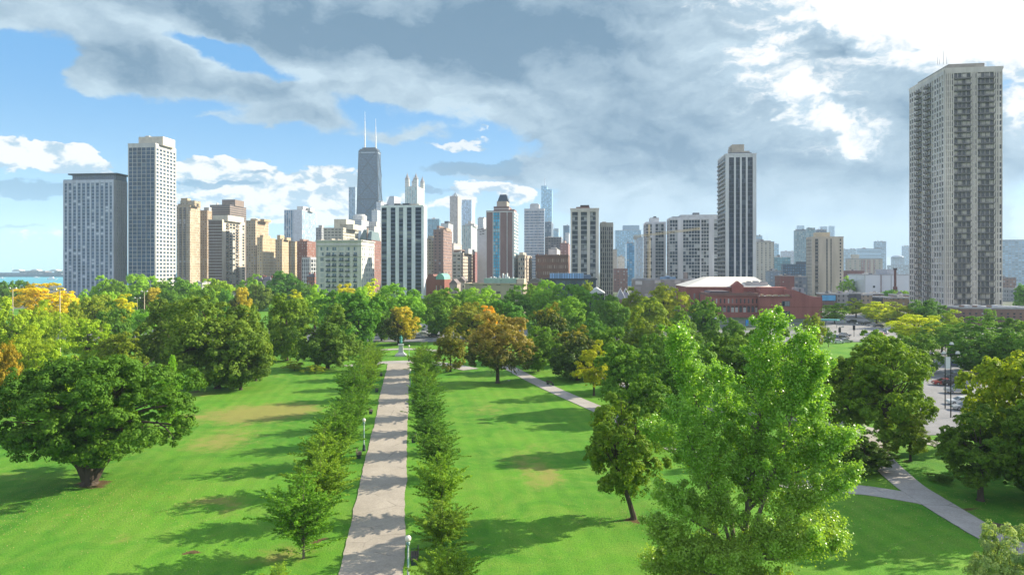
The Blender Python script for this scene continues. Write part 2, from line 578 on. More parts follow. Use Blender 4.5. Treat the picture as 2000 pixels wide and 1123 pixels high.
# ---------------------------------------------------------------- ground sheets
def lawn_material():
    m, g, out = new_mat('mown_grass')
    pos = g.node('ShaderNodeNewGeometry').outputs['Position']
    n1 = g.noise(pos, 0.045, 5, 0.6)
    n2 = g.noise(pos, 0.5, 6, 0.7)
    n3 = g.noise(g.vm('MULTIPLY', pos, (3.0, 3.0, 3.0)), 2.2, 3, 0.7)
    n4 = g.noise(g.vm('MULTIPLY', pos, (1.0, 1.0, 1.0)), 0.16, 6, 0.72, 1.2)
    n5 = g.noise(pos, 7.0, 2, 0.7)
    c = g.mix(g.ramp(n1, 0.35, 0.65), (0.066, 0.215, 0.016), (0.125, 0.300, 0.022))
    c = g.mix(g.ramp(n4, 0.42, 0.66, 0.0, 0.75), c, (0.175, 0.300, 0.036))
    c = g.mix(g.ramp(n2, 0.45, 0.75, 0.0, 0.55), c, (0.150, 0.270, 0.040))
    c = g.mix(g.ramp(n4, 0.46, 0.28, 0.0, 0.45), c, (0.034, 0.150, 0.016))
    c = g.mix(g.ramp(n3, 0.40, 0.75, 0.0, 0.80), c, (0.030, 0.110, 0.010))
    c = g.mix(g.ramp(n5, 0.55, 0.80, 0.0, 0.35), c, (0.210, 0.300, 0.070))
    # the mower's passes
    mw = g.m('SINE', g.m('MULTIPLY', g.m('ADD', g.m('MULTIPLY', g.sep(pos)[0], 0.985), g.m('MULTIPLY', g.sep(pos)[1], 0.15)), 2.4))
    mf = g.ramp(mw, -0.6, 0.6, 0.96, 1.04)
    c = g.mix(1.0, c, g.vec(mf, mf, mf), 'MULTIPLY')
    # worn and dry places in the turf: (pixel of the photograph they were measured at, size in metres, strength)
    xyz = g.sep(g.vm('ADD', pos, g.vm('SCALE', g.vm('SUBTRACT', g.node('ShaderNodeTexNoise').outputs['Color'], (0.5, 0.5, 0.5)), scale=0.0)))
    wv = g.node('ShaderNodeTexNoise')
    g.put(wv.inputs['Vector'], pos)
    wv.inputs['Scale'].default_value = 0.35
    wv.inputs['Detail'].default_value = 5
    wo = g.sep(g.vm('SCALE', g.vm('SUBTRACT', wv.outputs['Color'], (0.5, 0.5, 0.5)), scale=6.0))
    px_, py_ = g.m('ADD', xyz[0], wo[0]), g.m('ADD', xyz[1], wo[1])

    def wear(lst):
        s = None
        for px, py, rx, ry, w in lst:
            x, y = gp(px, py)
            u = g.m('DIVIDE', g.m('SUBTRACT', px_, x), rx)
            v = g.m('DIVIDE', g.m('SUBTRACT', py_, y), ry)
            q = g.m('MULTIPLY_ADD', u, u, g.m('MULTIPLY', v, v))
            t = g.m('MULTIPLY', g.m('EXPONENT', g.m('MULTIPLY', q, -1.0)), w)
            s = t if s is None else g.m('ADD', s, t)
        return s
    dry = wear([(480, 808, 9.5, 9.0, 1.05), (430, 862, 6.0, 8.0, 0.8), (560, 800, 6, 8, 0.5), (420, 978, 4.2, 2.0, 0.85), (365, 815, 2.2, 1.5, 0.9), (1065, 932, 3.4, 5.5, 0.8), (1020, 900, 3.5, 5.0, 0.5), (1040, 870, 3, 5, 0.35),
                (240, 1050, 3.0, 1.4, 0.5), (950, 800, 5.5, 9.0, 0.5), (40, 930, 9, 5, 0.35), (540, 1085, 3.2, 2.4, 0.75), (450, 1000, 2.2, 1.5, 0.5), (370, 770, 9, 4, 0.65), (520, 735, 8, 3, 0.5), (590, 800, 5, 4, 0.35), (150, 1000, 6, 3, 0.3)])
    dn = g.ramp(g.m('ADD', g.m('MULTIPLY', dry, 1.25), g.m('MULTIPLY_ADD', g.m('SUBTRACT', n2, 0.5), 1.5, g.m('MULTIPLY', g.m('SUBTRACT', n3, 0.5), 0.9))), 0.30, 1.20, 0.0, 0.66)
    c = g.mix(dn, c, (0.30, 0.225, 0.075))
    soil = wear([(380, 1074, 1.1, 0.55, 1.3), (440, 933, 0.5, 0.35, 1.2), (1230, 1013, 1.3, 0.8, 1.1), (175, 945, 2.6, 1.7, 1.2), (620, 1060, 1.2, 0.9, 1.1), (982, 748, 1.2, 1.0, 0.8), (385, 765, 2.2, 1.6, 1.0), (1785, 905, 1.0, 0.8, 0.9), (1897, 997, 1.6, 1.0, 0.9)])
    sn = g.ramp(g.m('ADD', soil, g.m('MULTIPLY', g.m('SUBTRACT', n3, 0.5), 0.8)), 0.45, 0.9, 0.0, 0.9)
    c = g.mix(sn, c, (0.115, 0.060, 0.036))
    principled(g, out, c, 0.9, 0.12, bump=g.m('ADD', n3, n2), strength=0.7, dist=0.12)
    return m


def path_material(col=(0.345, 0.300, 0.245), name='path_aggregate'):
    m, g, out = new_mat(name)
    pos = g.node('ShaderNodeNewGeometry').outputs['Position']
    f = g.m('MULTIPLY', g.ramp(g.noise(pos, 0.22, 6, 0.7), 0.25, 0.75, 0.84, 1.12), g.ramp(g.noise(pos, 5.0, 3, 0.8), 0.2, 0.8, 0.82, 1.16))
    c = g.mix(1.0, col, g.vec(f, f, f), 'MULTIPLY')
    cr = g.node('ShaderNodeTexVoronoi', feature='DISTANCE_TO_EDGE')
    g.put(cr.inputs['Vector'], g.vm('ADD', pos, g.vm('SCALE', g.vm('SUBTRACT', g.node('ShaderNodeTexNoise').outputs['Color'], (0.5, 0.5, 0.5)), scale=0.0)))
    cr.inputs['Scale'].default_value = 0.16
    crk = g.m('MULTIPLY', g.ramp(cr.outputs['Distance'], 0.006, 0.014, 1.0, 0.0), g.ramp(g.noise(pos, 0.3, 3), 0.45, 0.6, 0.0, 0.5))
    c = g.mix(crk, c, tuple(x * 0.35 for x in col))
    st = g.ramp(g.noise(pos, 0.7, 6, 0.75, 1.0), 0.60, 0.74, 0.0, 0.30)
    c = g.mix(st, c, tuple(x * 0.55 for x in col))
    principled(g, out, c, 0.9, 0.2, bump=g.noise(pos, 12, 2), strength=0.3, dist=0.01)
    return m


def city_ground():
    m, g, out = new_mat('city_ground')
    pos = g.node('ShaderNodeNewGeometry').outputs['Position']
    n = g.noise(pos, 0.02, 5, 0.6)
    c = g.mix(g.ramp(n, 0.4, 0.6), (0.16, 0.155, 0.15), (0.09, 0.12, 0.06))
    principled(g, out, c, 0.95, 0.1)
    return m


def water_material():
    m, g, out = new_mat('lake_water')
    pos = g.node('ShaderNodeNewGeometry').outputs['Position']
    n = g.noise(g.vm('MULTIPLY', pos, (0.05, 0.15, 1)), 1.0, 4)
    principled(g, out, g.mix(g.noise(g.vm('MULTIPLY', pos, (1, 3, 1)), 0.003, 3), (0.03, 0.26, 0.30), (0.05, 0.34, 0.36)), 0.35, 0.4, bump=n, strength=0.5, dist=1.0)
    return m
# ---------------------------------------------------------------- the setting: ground, lawn, paths, roads, lake
def sheet(name, pts, z, m, kind='structure'):
    b = MB()
    b.poly([(x, y, z) for x, y in pts], [(x, y) for x, y in pts])
    o = b.build(name, m)
    tag(o, kind=kind)
    return o


def ribbon(name, line, z, m, thick=0.06):
    """a path: list of (left x, left y, right x, right y) stations, far to near, with a low edge"""
    b = MB()
    for (a, c) in zip(line[:-1], line[1:]):
        b.poly([(a[0], a[1], z), (c[0], c[1], z), (c[2], c[3], z), (a[2], a[3], z)])
        b.poly([(a[0], a[1], z), (a[0], a[1], z - thick), (c[0], c[1], z - thick), (c[0], c[1], z)])
        b.poly([(a[2], a[3], z - thick), (a[2], a[3], z), (c[2], c[3], z), (c[2], c[3], z - thick)])
    o = b.build(name, m)
    tag(o, kind='structure')
    return o


def smooth_line(pts, n=6):
    """Catmull-Rom through plan points"""
    out = []
    for i in range(len(pts) - 1):
        p0, p1, p2, p3 = (Vector(pts[max(i - 1, 0)]), Vector(pts[i]), Vector(pts[i + 1]), Vector(pts[min(i + 2, len(pts) - 1)]))
        for k in range(n):
            t = k / n
            out.append(0.5 * ((2 * p1) + (p2 - p0) * t + (2 * p0 - 5 * p1 + 4 * p2 - p3) * t * t + (3 * p1 - p0 - 3 * p2 + p3) * t ** 3))
    out.append(Vector(pts[-1]))
    return out


def path_along(name, pts, width, z, m, smooth=True):
    c = smooth_line(pts) if smooth else [Vector(p) for p in pts]
    st = []
    rr = random.Random(hash(name) % 1000 if False else len(name) * 7)
    for i, p in enumerate(c):
        t = (c[min(i + 1, len(c) - 1)] - c[max(i - 1, 0)]).normalized()
        nrm = Vector((-t.y, t.x))
        w = width / 2 * (1 + rr.uniform(-0.02, 0.02))
        st.append((p.x + nrm.x * w, p.y + nrm.y * w, p.x - nrm.x * w, p.y - nrm.y * w))
    return ribbon(name, st, z, m)


GROUND_R = 7000
sheet('ground', [(-GROUND_R, -400), (GROUND_R, -400), (GROUND_R, GROUND_R), (-GROUND_R, GROUND_R)], -0.05, city_ground())
LAWN = lawn_material()
sheet('lawn', [(-330, -60), (230, -60), (230, 232), (150, 245), (-330, 245)], 0.0, LAWN)
sheet('park_meadow', [(-330, 300), (-330, 560), (60, 560), (60, 300)], 0.0, LAWN)
LAKE = water_material()
sheet('lake', [(-6900, 980), (-560, 1120), (-760, 2300), (-1200, 6900), (-6900, 6900)], 0.05, LAKE)

PATHM = path_material()
PATHG = path_material((0.36, 0.33, 0.30), 'path_concrete')
ASPH = path_material((0.20, 0.20, 0.205), 'road_asphalt')


def pl(d):
    return -6.07 - 0.150 * d


def pr(d):
    return -0.81 - 0.1457 * d


rr = random.Random(4)
st = []
ja = jb = 0.0
for i in range(0, 230):
    d = 190.5 - i * 0.82
    ja, jb = 0.8 * ja + rr.uniform(-0.07, 0.07), 0.8 * jb + rr.uniform(-0.07, 0.07)
    st.append((pl(d) + ja, d, pr(d) + jb, d))
ribbon('promenade', st, 0.07, PATHM)
# cross path at the far end, the ring round the statue lawn and the path beyond
path_along('cross_path', [gp(680, 716), gp(745, 709), gp(800, 707), gp(862, 711), gp(920, 722)], 5.0, 0.10, PATHG)
path_along('ring_path', [gp(690, 690), gp(740, 684), gp(800, 682), gp(860, 686), gp(900, 693)], 4.0, 0.10, PATHG)
path_along('far_path', [gp(845, 647), gp(838, 640), gp(820, 634), gp(802, 631)], 6.0, 0.10, PATHG)
path_along('diagonal_path', [gp(962, 703), gp(992, 717), gp(1040, 742), gp(1100, 770), gp(1165, 798), gp(1240, 833), gp(1330, 880), gp(1450, 930), gp(1600, 950), gp(1690, 958), gp(1780, 972), gp(1815, 979)], 3.6, 0.08, PATHG)
path_along('curved_path', [gp(1640, 800), gp(1668, 830), gp(1700, 868), gp(1722, 900), gp(1770, 945), gp(1815, 975), gp(1880, 1015), gp(1960, 1060), gp(2060, 1110)], 3.5, 0.11, PATHG)
path_along('side_path', [gp(1110, 690), gp(1150, 722), gp(1220, 752), gp(1330, 790), gp(1480, 810), gp(1640, 830), gp(1760, 850), gp(1830, 868), gp(1960, 900)], 3.0, 0.085, PATHG)

# roads: the park drive behind the statue, the avenue on the right and the parking bays
sheet('park_drive', [(-330, 247), (150, 247), (235, 236), (245, 262), (150, 292), (-330, 296)], 0.02, ASPH)
AVE = path_material((0.25, 0.24, 0.235), 'avenue_concrete')
sheet('avenue', [gp(1560, 668), gp(1760, 662), gp(1700, 628), gp(1672, 610), gp(1618, 610), gp(1612, 640)], 0.05, AVE)
sheet('parking_lot', [gp(1790, 850), gp(2060, 850), gp(2060, 668), gp(1815, 668)], 0.05, path_material((0.22, 0.215, 0.22), 'parking_asphalt'))
for i in range(9):
    y0 = 128 + i * 6.2
    b = MB()
    b.poly([(y0 * 0.655, y0, 0.056), (y0 * 0.655 + 5, y0 + 0.6, 0.056), (y0 * 0.655 + 5, y0 + 0.78, 0.056), (y0 * 0.655, y0 + 0.18, 0.056)])
    tag(b.build('bay_marking', plain((0.7, 0.7, 0.68), var=0.2)), kind='structure')
# ---------------------------------------------------------------- building kit
GRID = -math.atan2(150, FOC)      # the street grid runs towards a point right of the picture's centre
SITES = []


class Bd:
    """one building: an Empty at the middle of its footprint, local x along the front, local y away from the park"""

    def __init__(self, name, label, cat, xl, xc, xr, ytop, D, side='R', th=GRID, deep=None, group=None):
        u = Vector((math.cos(th), math.sin(th)))
        v = Vector((-math.sin(th), math.cos(th)))
        p0 = Vector((kx(xc) * D, D))
        self.p0, self.u, self.v, self.D, self.side, self.th = p0, u, v, D, side, th

        def solve(px, d):
            k = kx(px)
            return (k * p0.y - p0.x) / (d.x - k * d.y)
        if side == 'R':
            self.W = -solve(xl, u)
            L = solve(xr, v) if abs(xr - xc) > 0.4 else 25.0
        else:
            self.W = solve(xr, u)
            L = solve(xl, v) if abs(xl - xc) > 0.4 else 25.0
        self.L = deep if deep else max(9.0, min(abs(L), 75.0))
        self.H = zat(ytop, D)
        self.cx = self.W / 2 if side == 'R' else -self.W / 2
        c = p0 + u * (-self.cx) + v * (self.L / 2)
        self.root = empty(name, (c.x, c.y, 0), th)
        tag(self.root, label, cat, group)
        self.panes = []
        SITES.append((label, c, u, v, self.W, self.L, self.H))

    def lx(self, px):
        k = kx(px)
        return self.cx + (k * self.p0.y - self.p0.x) / (self.u.x - k * self.u.y)

    def z(self, py, back=0.0):
        return zat(py, self.D + back)

    def part(self, name, mb, m, parent=None, smooth=False):
        return mb.build(name, m, parent or self.root, smooth)

    def body(self, m, top=None, name='wall'):
        w, l = self.W / 2, self.L / 2
        return self.part(name, MB().box(-w, w, -l, l, 0, top or self.H, bottom=False), m)

    def roof(self, m, t=0.9, over=0.25, z=None):
        w, l, z = self.W / 2 + over, self.L / 2 + over, z if z is not None else self.H
        b = MB()
        b.box(-w, w, -l, -l + 0.7, z + 0.003, z + t)
        b.box(-w, w, l - 0.7, l, z + 0.003, z + t)
        b.box(-w, -w + 0.7, -l + 0.7, l - 0.7, z + 0.003, z + t)
        b.box(w - 0.7, w, -l + 0.7, l - 0.7, z + 0.003, z + t)
        b.box(-w + 0.7, w - 0.7, -l + 0.7, l - 0.7, z + 0.003, z + 0.25)
        return self.part('roof', b, m)

    def pent(self, x0, x1, ytop, m, y0=0.25, y1=0.8, base=None, name='penthouse', back=None):
        """box on the roof: pixel columns x0..x1 of the front plane, from y0 to y1 of the depth"""
        bk = self.L * (y0 if back is None else back)
        zt = zat(ytop, self.D + bk)
        s = (self.D + bk) / self.D
        a, c = self.lx(x0), self.lx(x1)
        o = kx((x0 + x1) / 2) * bk - (-math.sin(self.th)) * bk     # keep the columns where they are seen
        a, c = a * 1.0 + o, c * 1.0 + o
        b = MB().box(a, c, -self.L / 2 + self.L * y0, -self.L / 2 + self.L * y1, base if base is not None else self.H, zt)
        return self.part(name, b, m)

    def plane(self, face):
        w, l = self.W / 2, self.L / 2
        return {'front': (Vector((-w, -l, 0)), Vector((1, 0, 0)), Vector((0, -1, 0)), self.W),
                'right': (Vector((w, -l, 0)), Vector((0, 1, 0)), Vector((1, 0, 0)), self.L),
                'left': (Vector((-w, l, 0)), Vector((0, -1, 0)), Vector((-1, 0, 0)), self.L)}[face]

    def slab(self, mb, face, u0, u1, z0, z1, d0, d1, rnd=0.5):
        o, a, n, _ = self.plane(face)
        p, q = o + a * u0 + n * d0, o + a * u1 + n * d1
        mb.box(min(p.x, q.x), max(p.x, q.x), min(p.y, q.y), max(p.y, q.y), z0, z1, rnd)

    def pane(self, face, u0, u1, z0, z1, d=0.05):
        self.panes.append((face, u0, u1, z0, z1, d))

    def grid(self, face, cols, rows, z0, z1, pier, span, proud=0.35, m=None, edge=None, skip=(), name='concrete_frame', sproud=None, ends=True, u0=0.0, u1=None, gap=0.0, inset=0.0):
        """piers and spandrels standing proud of the body with a pane of glass in every bay"""
        ext = self.plane(face)[3]
        u1 = ext if u1 is None else u1
        mb = MB()
        bw, fh = (u1 - u0) / cols, (z1 - z0) / rows
        sp = proud * 0.7 if sproud is None else sproud
        for i in range(cols + 1):
            c = u0 + i * bw
            a, e = max(c - pier / 2, u0), min(c + pier / 2, u1)
            if i in (0, cols) and edge:
                a, e = (u0, u0 + edge) if i == 0 else (u1 - edge, u1)
            self.slab(mb, face, a, e, 0, self.H, 0.0, proud)
        for j in range(rows + 1 if span > 0.03 else 0):
            z = z0 + j * fh
            self.slab(mb, face, u0 + 0.02, u1 - 0.02, max(z - span / 2, 0.1), min(z + span / 2, self.H - 0.05), 0.0, sp)
        if z1 < self.H - 0.5:
            self.slab(mb, face, u0 + 0.02, u1 - 0.02, z1, self.H - 0.02, 0.0, proud * 0.9)
        for i in range(cols):
            if i in skip:
                self.slab(mb, face, u0 + i * bw, u0 + (i + 1) * bw, 0, self.H - 0.04, 0.0, proud * 0.95)
                continue
            for j in range(rows):
                a = u0 + i * bw + pier / 2
                self.pane(face, a + gap, u0 + (i + 1) * bw - pier / 2 - gap, z0 + j * fh + span / 2 + inset, z0 + (j + 1) * fh - span / 2 - inset)
        if m is not None:
            self.part(name, mb, m)

    def holes(self, face, cols, rows, z0, z1, fw, fh, u0=0.0, u1=None, sill=None, d=0.06):
        """separate windows on a plain wall"""
        ext = self.plane(face)[3]
        u1 = ext if u1 is None else u1
        bw, h = (u1 - u0) / cols, (z1 - z0) / rows
        for i in range(cols):
            for j in range(rows):
                c = u0 + (i + 0.5) * bw
                zc = z0 + (j + 0.5) * h
                self.pane(face, c - bw * fw / 2, c + bw * fw / 2, zc - h * fh / 2, zc + h * fh / 2, d)
                if sill is not None:
                    self.slab(sill, face, c - bw * fw / 2 - 0.2, c + bw * fw / 2 + 0.2, zc - h * fh / 2 - 0.25, zc - h * fh / 2, 0, 0.25)

    def glaze(self, m, seed=1, low=0.0, limit=100):
        """the hundred panes that show best become parts, any further ones share one part"""
        rr = random.Random(seed)
        ps = [p for p in self.panes if p[4] > low]
        ps.sort(key=lambda p: -p[3] + rr.uniform(0, 1e-3))
        rest = MB()
        for i, (face, a, c, z0, z1, d) in enumerate(ps):
            r = rr.random()
            mb = MB() if i < limit else rest
            o, ax, n, _ = self.plane(face)
            self.slab(mb, face, a, c, z0, z1, -0.05, d, r)
            if i < limit:
                self.part('window', mb, m)
        if rest.f:
            tag(self.part('window', rest, m), kind='stuff')


def simple(name, label, cat, xl, xc, xr, ytop, D, m, side='R', pents=(), roof=(0.30, 0.30, 0.30), th=GRID, deep=None, group=None, parapet=0.8):
    b = Bd(name, label, cat, xl, xc, xr, ytop, D, side, th, deep, group)
    b.body(m)
    b.roof(plain(roof), parapet)
    for p in pents:
        b.pent(p[0], p[1], p[2], p[3] if len(p) > 3 else plain((0.42, 0.41, 0.38)))
    # roof clutter: lift housings, air handlers, a tank or a mast, different on every roof
    q = random.Random(label)
    if b.W > 7 and b.L > 9:
        w, l, h = b.W / 2 - 1.6, b.L / 2 - 1.6, b.H + 0.25
        for k in range(q.randint(2, 4)):
            a, c = q.uniform(1.2, max(1.4, b.W * 0.2)), q.uniform(1.2, 4.0)
            x, y = q.uniform(-w, w - a), q.uniform(-l, l - c)
            t = q.uniform(1.0, 2.6) * (1 if D < 900 else 1.7)
            b.part('roof_unit', MB().box(x, x + a, y, y + c, h, h + t), plain(q.choice([(0.40, 0.40, 0.40), (0.26, 0.25, 0.25), (0.48, 0.46, 0.43), (0.16, 0.16, 0.17)])))
        if q.random() < 0.45:
            x, y = q.uniform(-w, w), q.uniform(-l, l)
            t = q.uniform(4, 9) * (1 if D < 900 else 1.5)
            b.part('mast', MB().tube([(x, y, h), (x, y, h + t * 0.5), (x, y, h + t)], [0.16, 0.11, 0.05], 5), plain((0.35, 0.35, 0.36)))
    return b


def flat_rods(b, items, m, name='antenna'):
    """thin masts on the roof: (pixel x, pixel y top, base radius)"""
    for px, py, r, z0 in items:
        x = b.lx(px)
        b.part(name, MB().tube([(x, 0, z0), (x, 0, z0 + (zat(py, b.D + b.L / 2) - z0) * 0.5), (x, 0, zat(py, b.D + b.L / 2))], [r, r * 0.7, r * 0.3], 6), m)
TAN, CREAM, WHITE, GREY = (0.40, 0.315, 0.21), (0.44, 0.395, 0.31), (0.55, 0.55, 0.535), (0.31, 0.325, 0.35)
BROWN, RED, PURPLE = (0.16, 0.105, 0.085), (0.20, 0.075, 0.055), (0.185, 0.115, 0.11)
G_BLUE = glass((0.025, 0.055, 0.10), (0.22, 0.27, 0.32), 0.12, 0.10)
G_GREY = glass((0.03, 0.04, 0.05), (0.36, 0.37, 0.36), 0.30, 0.14)
G_DARK = glass((0.012, 0.018, 0.028), (0.20, 0.22, 0.23), 0.16, 0.12)

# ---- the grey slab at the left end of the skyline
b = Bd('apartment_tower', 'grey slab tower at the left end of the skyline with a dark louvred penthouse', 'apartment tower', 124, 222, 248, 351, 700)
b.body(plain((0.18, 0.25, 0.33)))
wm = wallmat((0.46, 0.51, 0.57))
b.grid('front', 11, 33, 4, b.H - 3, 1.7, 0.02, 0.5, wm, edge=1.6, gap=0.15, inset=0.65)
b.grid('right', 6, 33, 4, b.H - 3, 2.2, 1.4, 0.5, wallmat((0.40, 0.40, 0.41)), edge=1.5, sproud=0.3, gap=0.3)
b.roof(plain((0.20, 0.22, 0.25)), 0.6, 0.0)
b.pent(141, 226, 341, facade((0.16, 0.19, 0.23), (0.06, 0.08, 0.11), 2.2, 1.6, 0.75, 0.6, share=0.0), 0.12, 0.95)
b.pent(135, 231, 338.5, plain((0.07, 0.085, 0.105)), 0.02, 1.05, base=zat(341, b.D + b.L * 0.12) + 0.003, name='roof_canopy', back=0.12)
b.glaze(glass((0.055, 0.09, 0.135), (0.46, 0.52, 0.58), 0.18, 0.14), 3, 10)

# ---- the tall glass tower with a pale grid
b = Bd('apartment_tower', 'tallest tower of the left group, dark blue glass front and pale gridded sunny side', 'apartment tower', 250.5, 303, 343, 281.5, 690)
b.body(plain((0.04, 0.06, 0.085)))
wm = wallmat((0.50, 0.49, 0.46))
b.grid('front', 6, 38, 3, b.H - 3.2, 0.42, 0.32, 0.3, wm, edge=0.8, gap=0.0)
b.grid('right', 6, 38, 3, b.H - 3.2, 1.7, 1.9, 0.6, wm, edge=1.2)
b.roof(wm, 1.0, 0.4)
b.pent(270, 318, 267, plain((0.52, 0.47, 0.38)), 0.2, 0.8)
b.pent(283, 290, 265, plain((0.45, 0.43, 0.4)), 0.3, 0.5, base=zat(268, b.D + b.L * 0.2), name='lift_housing')
b.glaze(glass((0.014, 0.040, 0.075), (0.07, 0.12, 0.17), 0.08, 0.08), 5, 8)

# ---- tan prewar tower with stepped crown
pm = facade(TAN, (0.075, 0.07, 0.065), 2.7, 3.2, 0.42, 0.5, share=0.35)
b = Bd('apartment_tower', 'tan masonry tower with stepped crown just right of the tall glass tower', 'apartment tower', 345, 371, 391, 403, 900)
b.body(pm)
b.roof(wallmat(TAN), 1.0, 0.3)
b.pent(352, 380, 392, pm, 0.15, 0.75)
b.pent(353, 366, 387, wallmat(TAN), 0.2, 0.5, base=zat(392, b.D + 3), name='crown_block')
for px in (349, 371, 386):
    b.pent(px - 2, px + 2, 398, wallmat(TAN), 0.1, 0.25, name='chimney')
b2 = MB()
for dx in (0.3, 0.62):
    b2.box(-b.W / 2 + b.W * dx - 1.4, -b.W / 2 + b.W * dx + 1.4, -b.L / 2 - 0.9, -b.L / 2, 0, b.H - 2)
b.part('bay_column', b2, facade((0.20, 0.15, 0.11), (0.04, 0.04, 0.045), 2.8, 3.2, 0.7, 0.6, share=0.1))
b = simple('apartment_tower', 'narrow tan masonry tower wing behind the brown tower with white lines', 'apartment tower', 384, 405, 414, 412, 930, facade((0.36, 0.26, 0.17), (0.07, 0.06, 0.055), 2.8, 3.2, 0.4, 0.5, share=0.3), roof=(0.3, 0.24, 0.18),
           pents=[(398, 408, 405)])

# ---- brown tower with white floor lines and a lit balcony side
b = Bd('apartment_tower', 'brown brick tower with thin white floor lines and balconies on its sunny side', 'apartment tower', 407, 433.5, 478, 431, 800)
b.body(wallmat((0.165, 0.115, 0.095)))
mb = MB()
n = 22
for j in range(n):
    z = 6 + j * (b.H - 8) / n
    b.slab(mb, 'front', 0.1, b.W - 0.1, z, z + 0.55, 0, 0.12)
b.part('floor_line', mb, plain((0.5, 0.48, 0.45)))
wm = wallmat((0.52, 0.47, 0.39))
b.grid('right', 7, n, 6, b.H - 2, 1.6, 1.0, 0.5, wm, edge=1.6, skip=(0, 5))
for i in (1, 4):
    for j in range(n):
        mb = MB()
        u = i * b.L / 7
        z = 6 + j * (b.H - 8) / n
        b.slab(mb, 'right', u + 0.3, u + b.L / 7 - 0.3, z - 0.15, z + 0.95, 0.5, 1.7)
        b.part('balcony', mb, plain((0.22, 0.17, 0.14)))
b.roof(plain((0.42, 0.38, 0.32)), 1.4, 0.4)
b.pent(415, 445, 420.5, plain((0.55, 0.50, 0.41)), 0.1, 0.8)
b.glaze(G_GREY, 7, 10)

b = simple('apartment_tower', 'dark brown tower rising behind the brown balcony tower, ribbon windows on its lit side', 'apartment tower', 410, 449, 481, 401, 960,
           facade((0.22, 0.165, 0.135), (0.05, 0.05, 0.055), 60, 3.1, 1.0, 0.42, share=0.0), pents=[(433, 459, 390, plain((0.20, 0.155, 0.13)))], roof=(0.18, 0.14, 0.12))
b = simple('apartment_tower', 'sunlit tan tower with shaded brown front between brown balcony tower and low tan blocks', 'apartment tower', 480.6, 499, 524.5, 432, 800,
           facade((0.42, 0.32, 0.215), (0.10, 0.085, 0.07), 3.0, 3.2, 0.4, 0.5, share=0.3), pents=[(489, 500, 427, wallmat(TAN)), (508, 516, 428, wallmat(TAN))], roof=(0.4, 0.3, 0.2))
pm = facade((0.43, 0.33, 0.205), (0.12, 0.10, 0.075), 2.9, 3.2, 0.38, 0.48, share=0.3)
b = simple('apartment_block', 'lit tan block stepping down in front of the sunlit tan tower', 'apartment block', 502, 513, 538, 465, 750, pm, pents=[(507, 514, 459, wallmat(TAN))], roof=(0.42, 0.33, 0.22))
b = simple('apartment_block', 'wide tan block with small windows beside the red brick block', 'apartment block', 537, 551, 566, 469, 800, pm, pents=[(541, 547, 459, wallmat(TAN)), (555, 560, 464, wallmat(TAN))], roof=(0.42, 0.33, 0.22))
b = simple('apartment_block', 'narrow tan wing touching the red brick block', 'apartment block', 566, 568.5, 580, 472, 820, pm, roof=(0.40, 0.31, 0.20))

b = Bd('office_tower', 'white and pale blue tower standing far behind the red brick block', 'tower', 555, 590, 618, 411, 1100)
b.body(facade((0.50, 0.52, 0.55), (0.10, 0.16, 0.22), 3.6, 3.1, 0.72, 1.0, (0.4, 0.44, 0.48), 0.1))
b.part('blank_wall', MB().box(b.lx(573), b.W / 2 + 0.2, -b.L / 2 - 0.5, -b.L / 2, 0, b.H), plain((0.52, 0.55, 0.60)))
b.roof(plain((0.5, 0.5, 0.5)), 1.0)
b.pent(580, 592, 403, plain((0.5, 0.5, 0.48)), 0.2, 0.6)
b.pent(598, 606, 406, plain((0.5, 0.5, 0.48)), 0.4, 0.7)

pm = facade((0.21, 0.085, 0.06), (0.14, 0.10, 0.08), 3.0, 3.2, 0.36, 0.5, share=0.5)
b = simple('apartment_block', 'red brick block behind the small balcony building left of the cream apartment block', 'apartment block', 579, 600, 620, 472, 850, pm, roof=(0.22, 0.12, 0.1), pents=[(585, 592, 467, plain((0.3, 0.2, 0.16)))])
b = Bd('apartment_block', 'small dark balcony building with white frame beside the cream apartment block', 'apartment block', 590, 606, 619, 504, 650)
b.body(plain((0.035, 0.035, 0.04)))
b.grid('front', 4, 9, 2, b.H - 1, 0.8, 0.8, 0.9, wallmat(WHITE))
b.grid('right', 3, 9, 2, b.H - 1, 0.8, 0.8, 0.9, wallmat(WHITE))
b.roof(plain((0.35, 0.34, 0.33)))
b.glaze(G_DARK, 9, 5)

# ---- the cream apartment block facing the park
b = Bd('apartment_block', 'cream apartment block with cornice and dark balconies facing the park', 'apartment block', 617.5, 706, 731, 470, 560)
wm = wallmat((0.56, 0.545, 0.50))
b.body(wm)
z0, z1 = 2.0, b.H - 4.5
n = 10
fh = (z1 - z0) / n
wx = [629, 641.5, 653, 667, 679, 694]
mbs = MB()
for i, px in enumerate(wx):
    u = b.lx(px) + b.W / 2
    for j in range(n):
        zc = z0 + (j + 0.5) * fh
        hw = 1.7 if i in (1, 2, 3, 4) else 1.35
        b.pane('front', u - hw, u - 0.1, zc - fh * 0.32, zc + fh * 0.32)
        b.pane('front', u + 0.1, u + hw, zc - fh * 0.32, zc + fh * 0.32)
        b.slab(mbs, 'front', u - hw - 0.3, u + hw + 0.3, zc + fh * 0.32, zc + fh * 0.32 + 0.3, 0, 0.3)
        if i in (1, 2, 3, 4, 5) and j < n - 1:
            mb = MB()
            b.slab(mb, 'front', u - hw - 0.2, u + hw + 0.2, zc - fh * 0.40, zc - fh * 0.36, 0.0, 1.2)
            b.slab(mb, 'front', u - hw - 0.2, u + hw + 0.2, zc - fh * 0.36, zc - fh * 0.12, 1.1, 1.2)
            b.part('balcony', mb, plain((0.06, 0.075, 0.085)))
b.holes('right', 6, n, z0, z1, 0.35, 0.55)
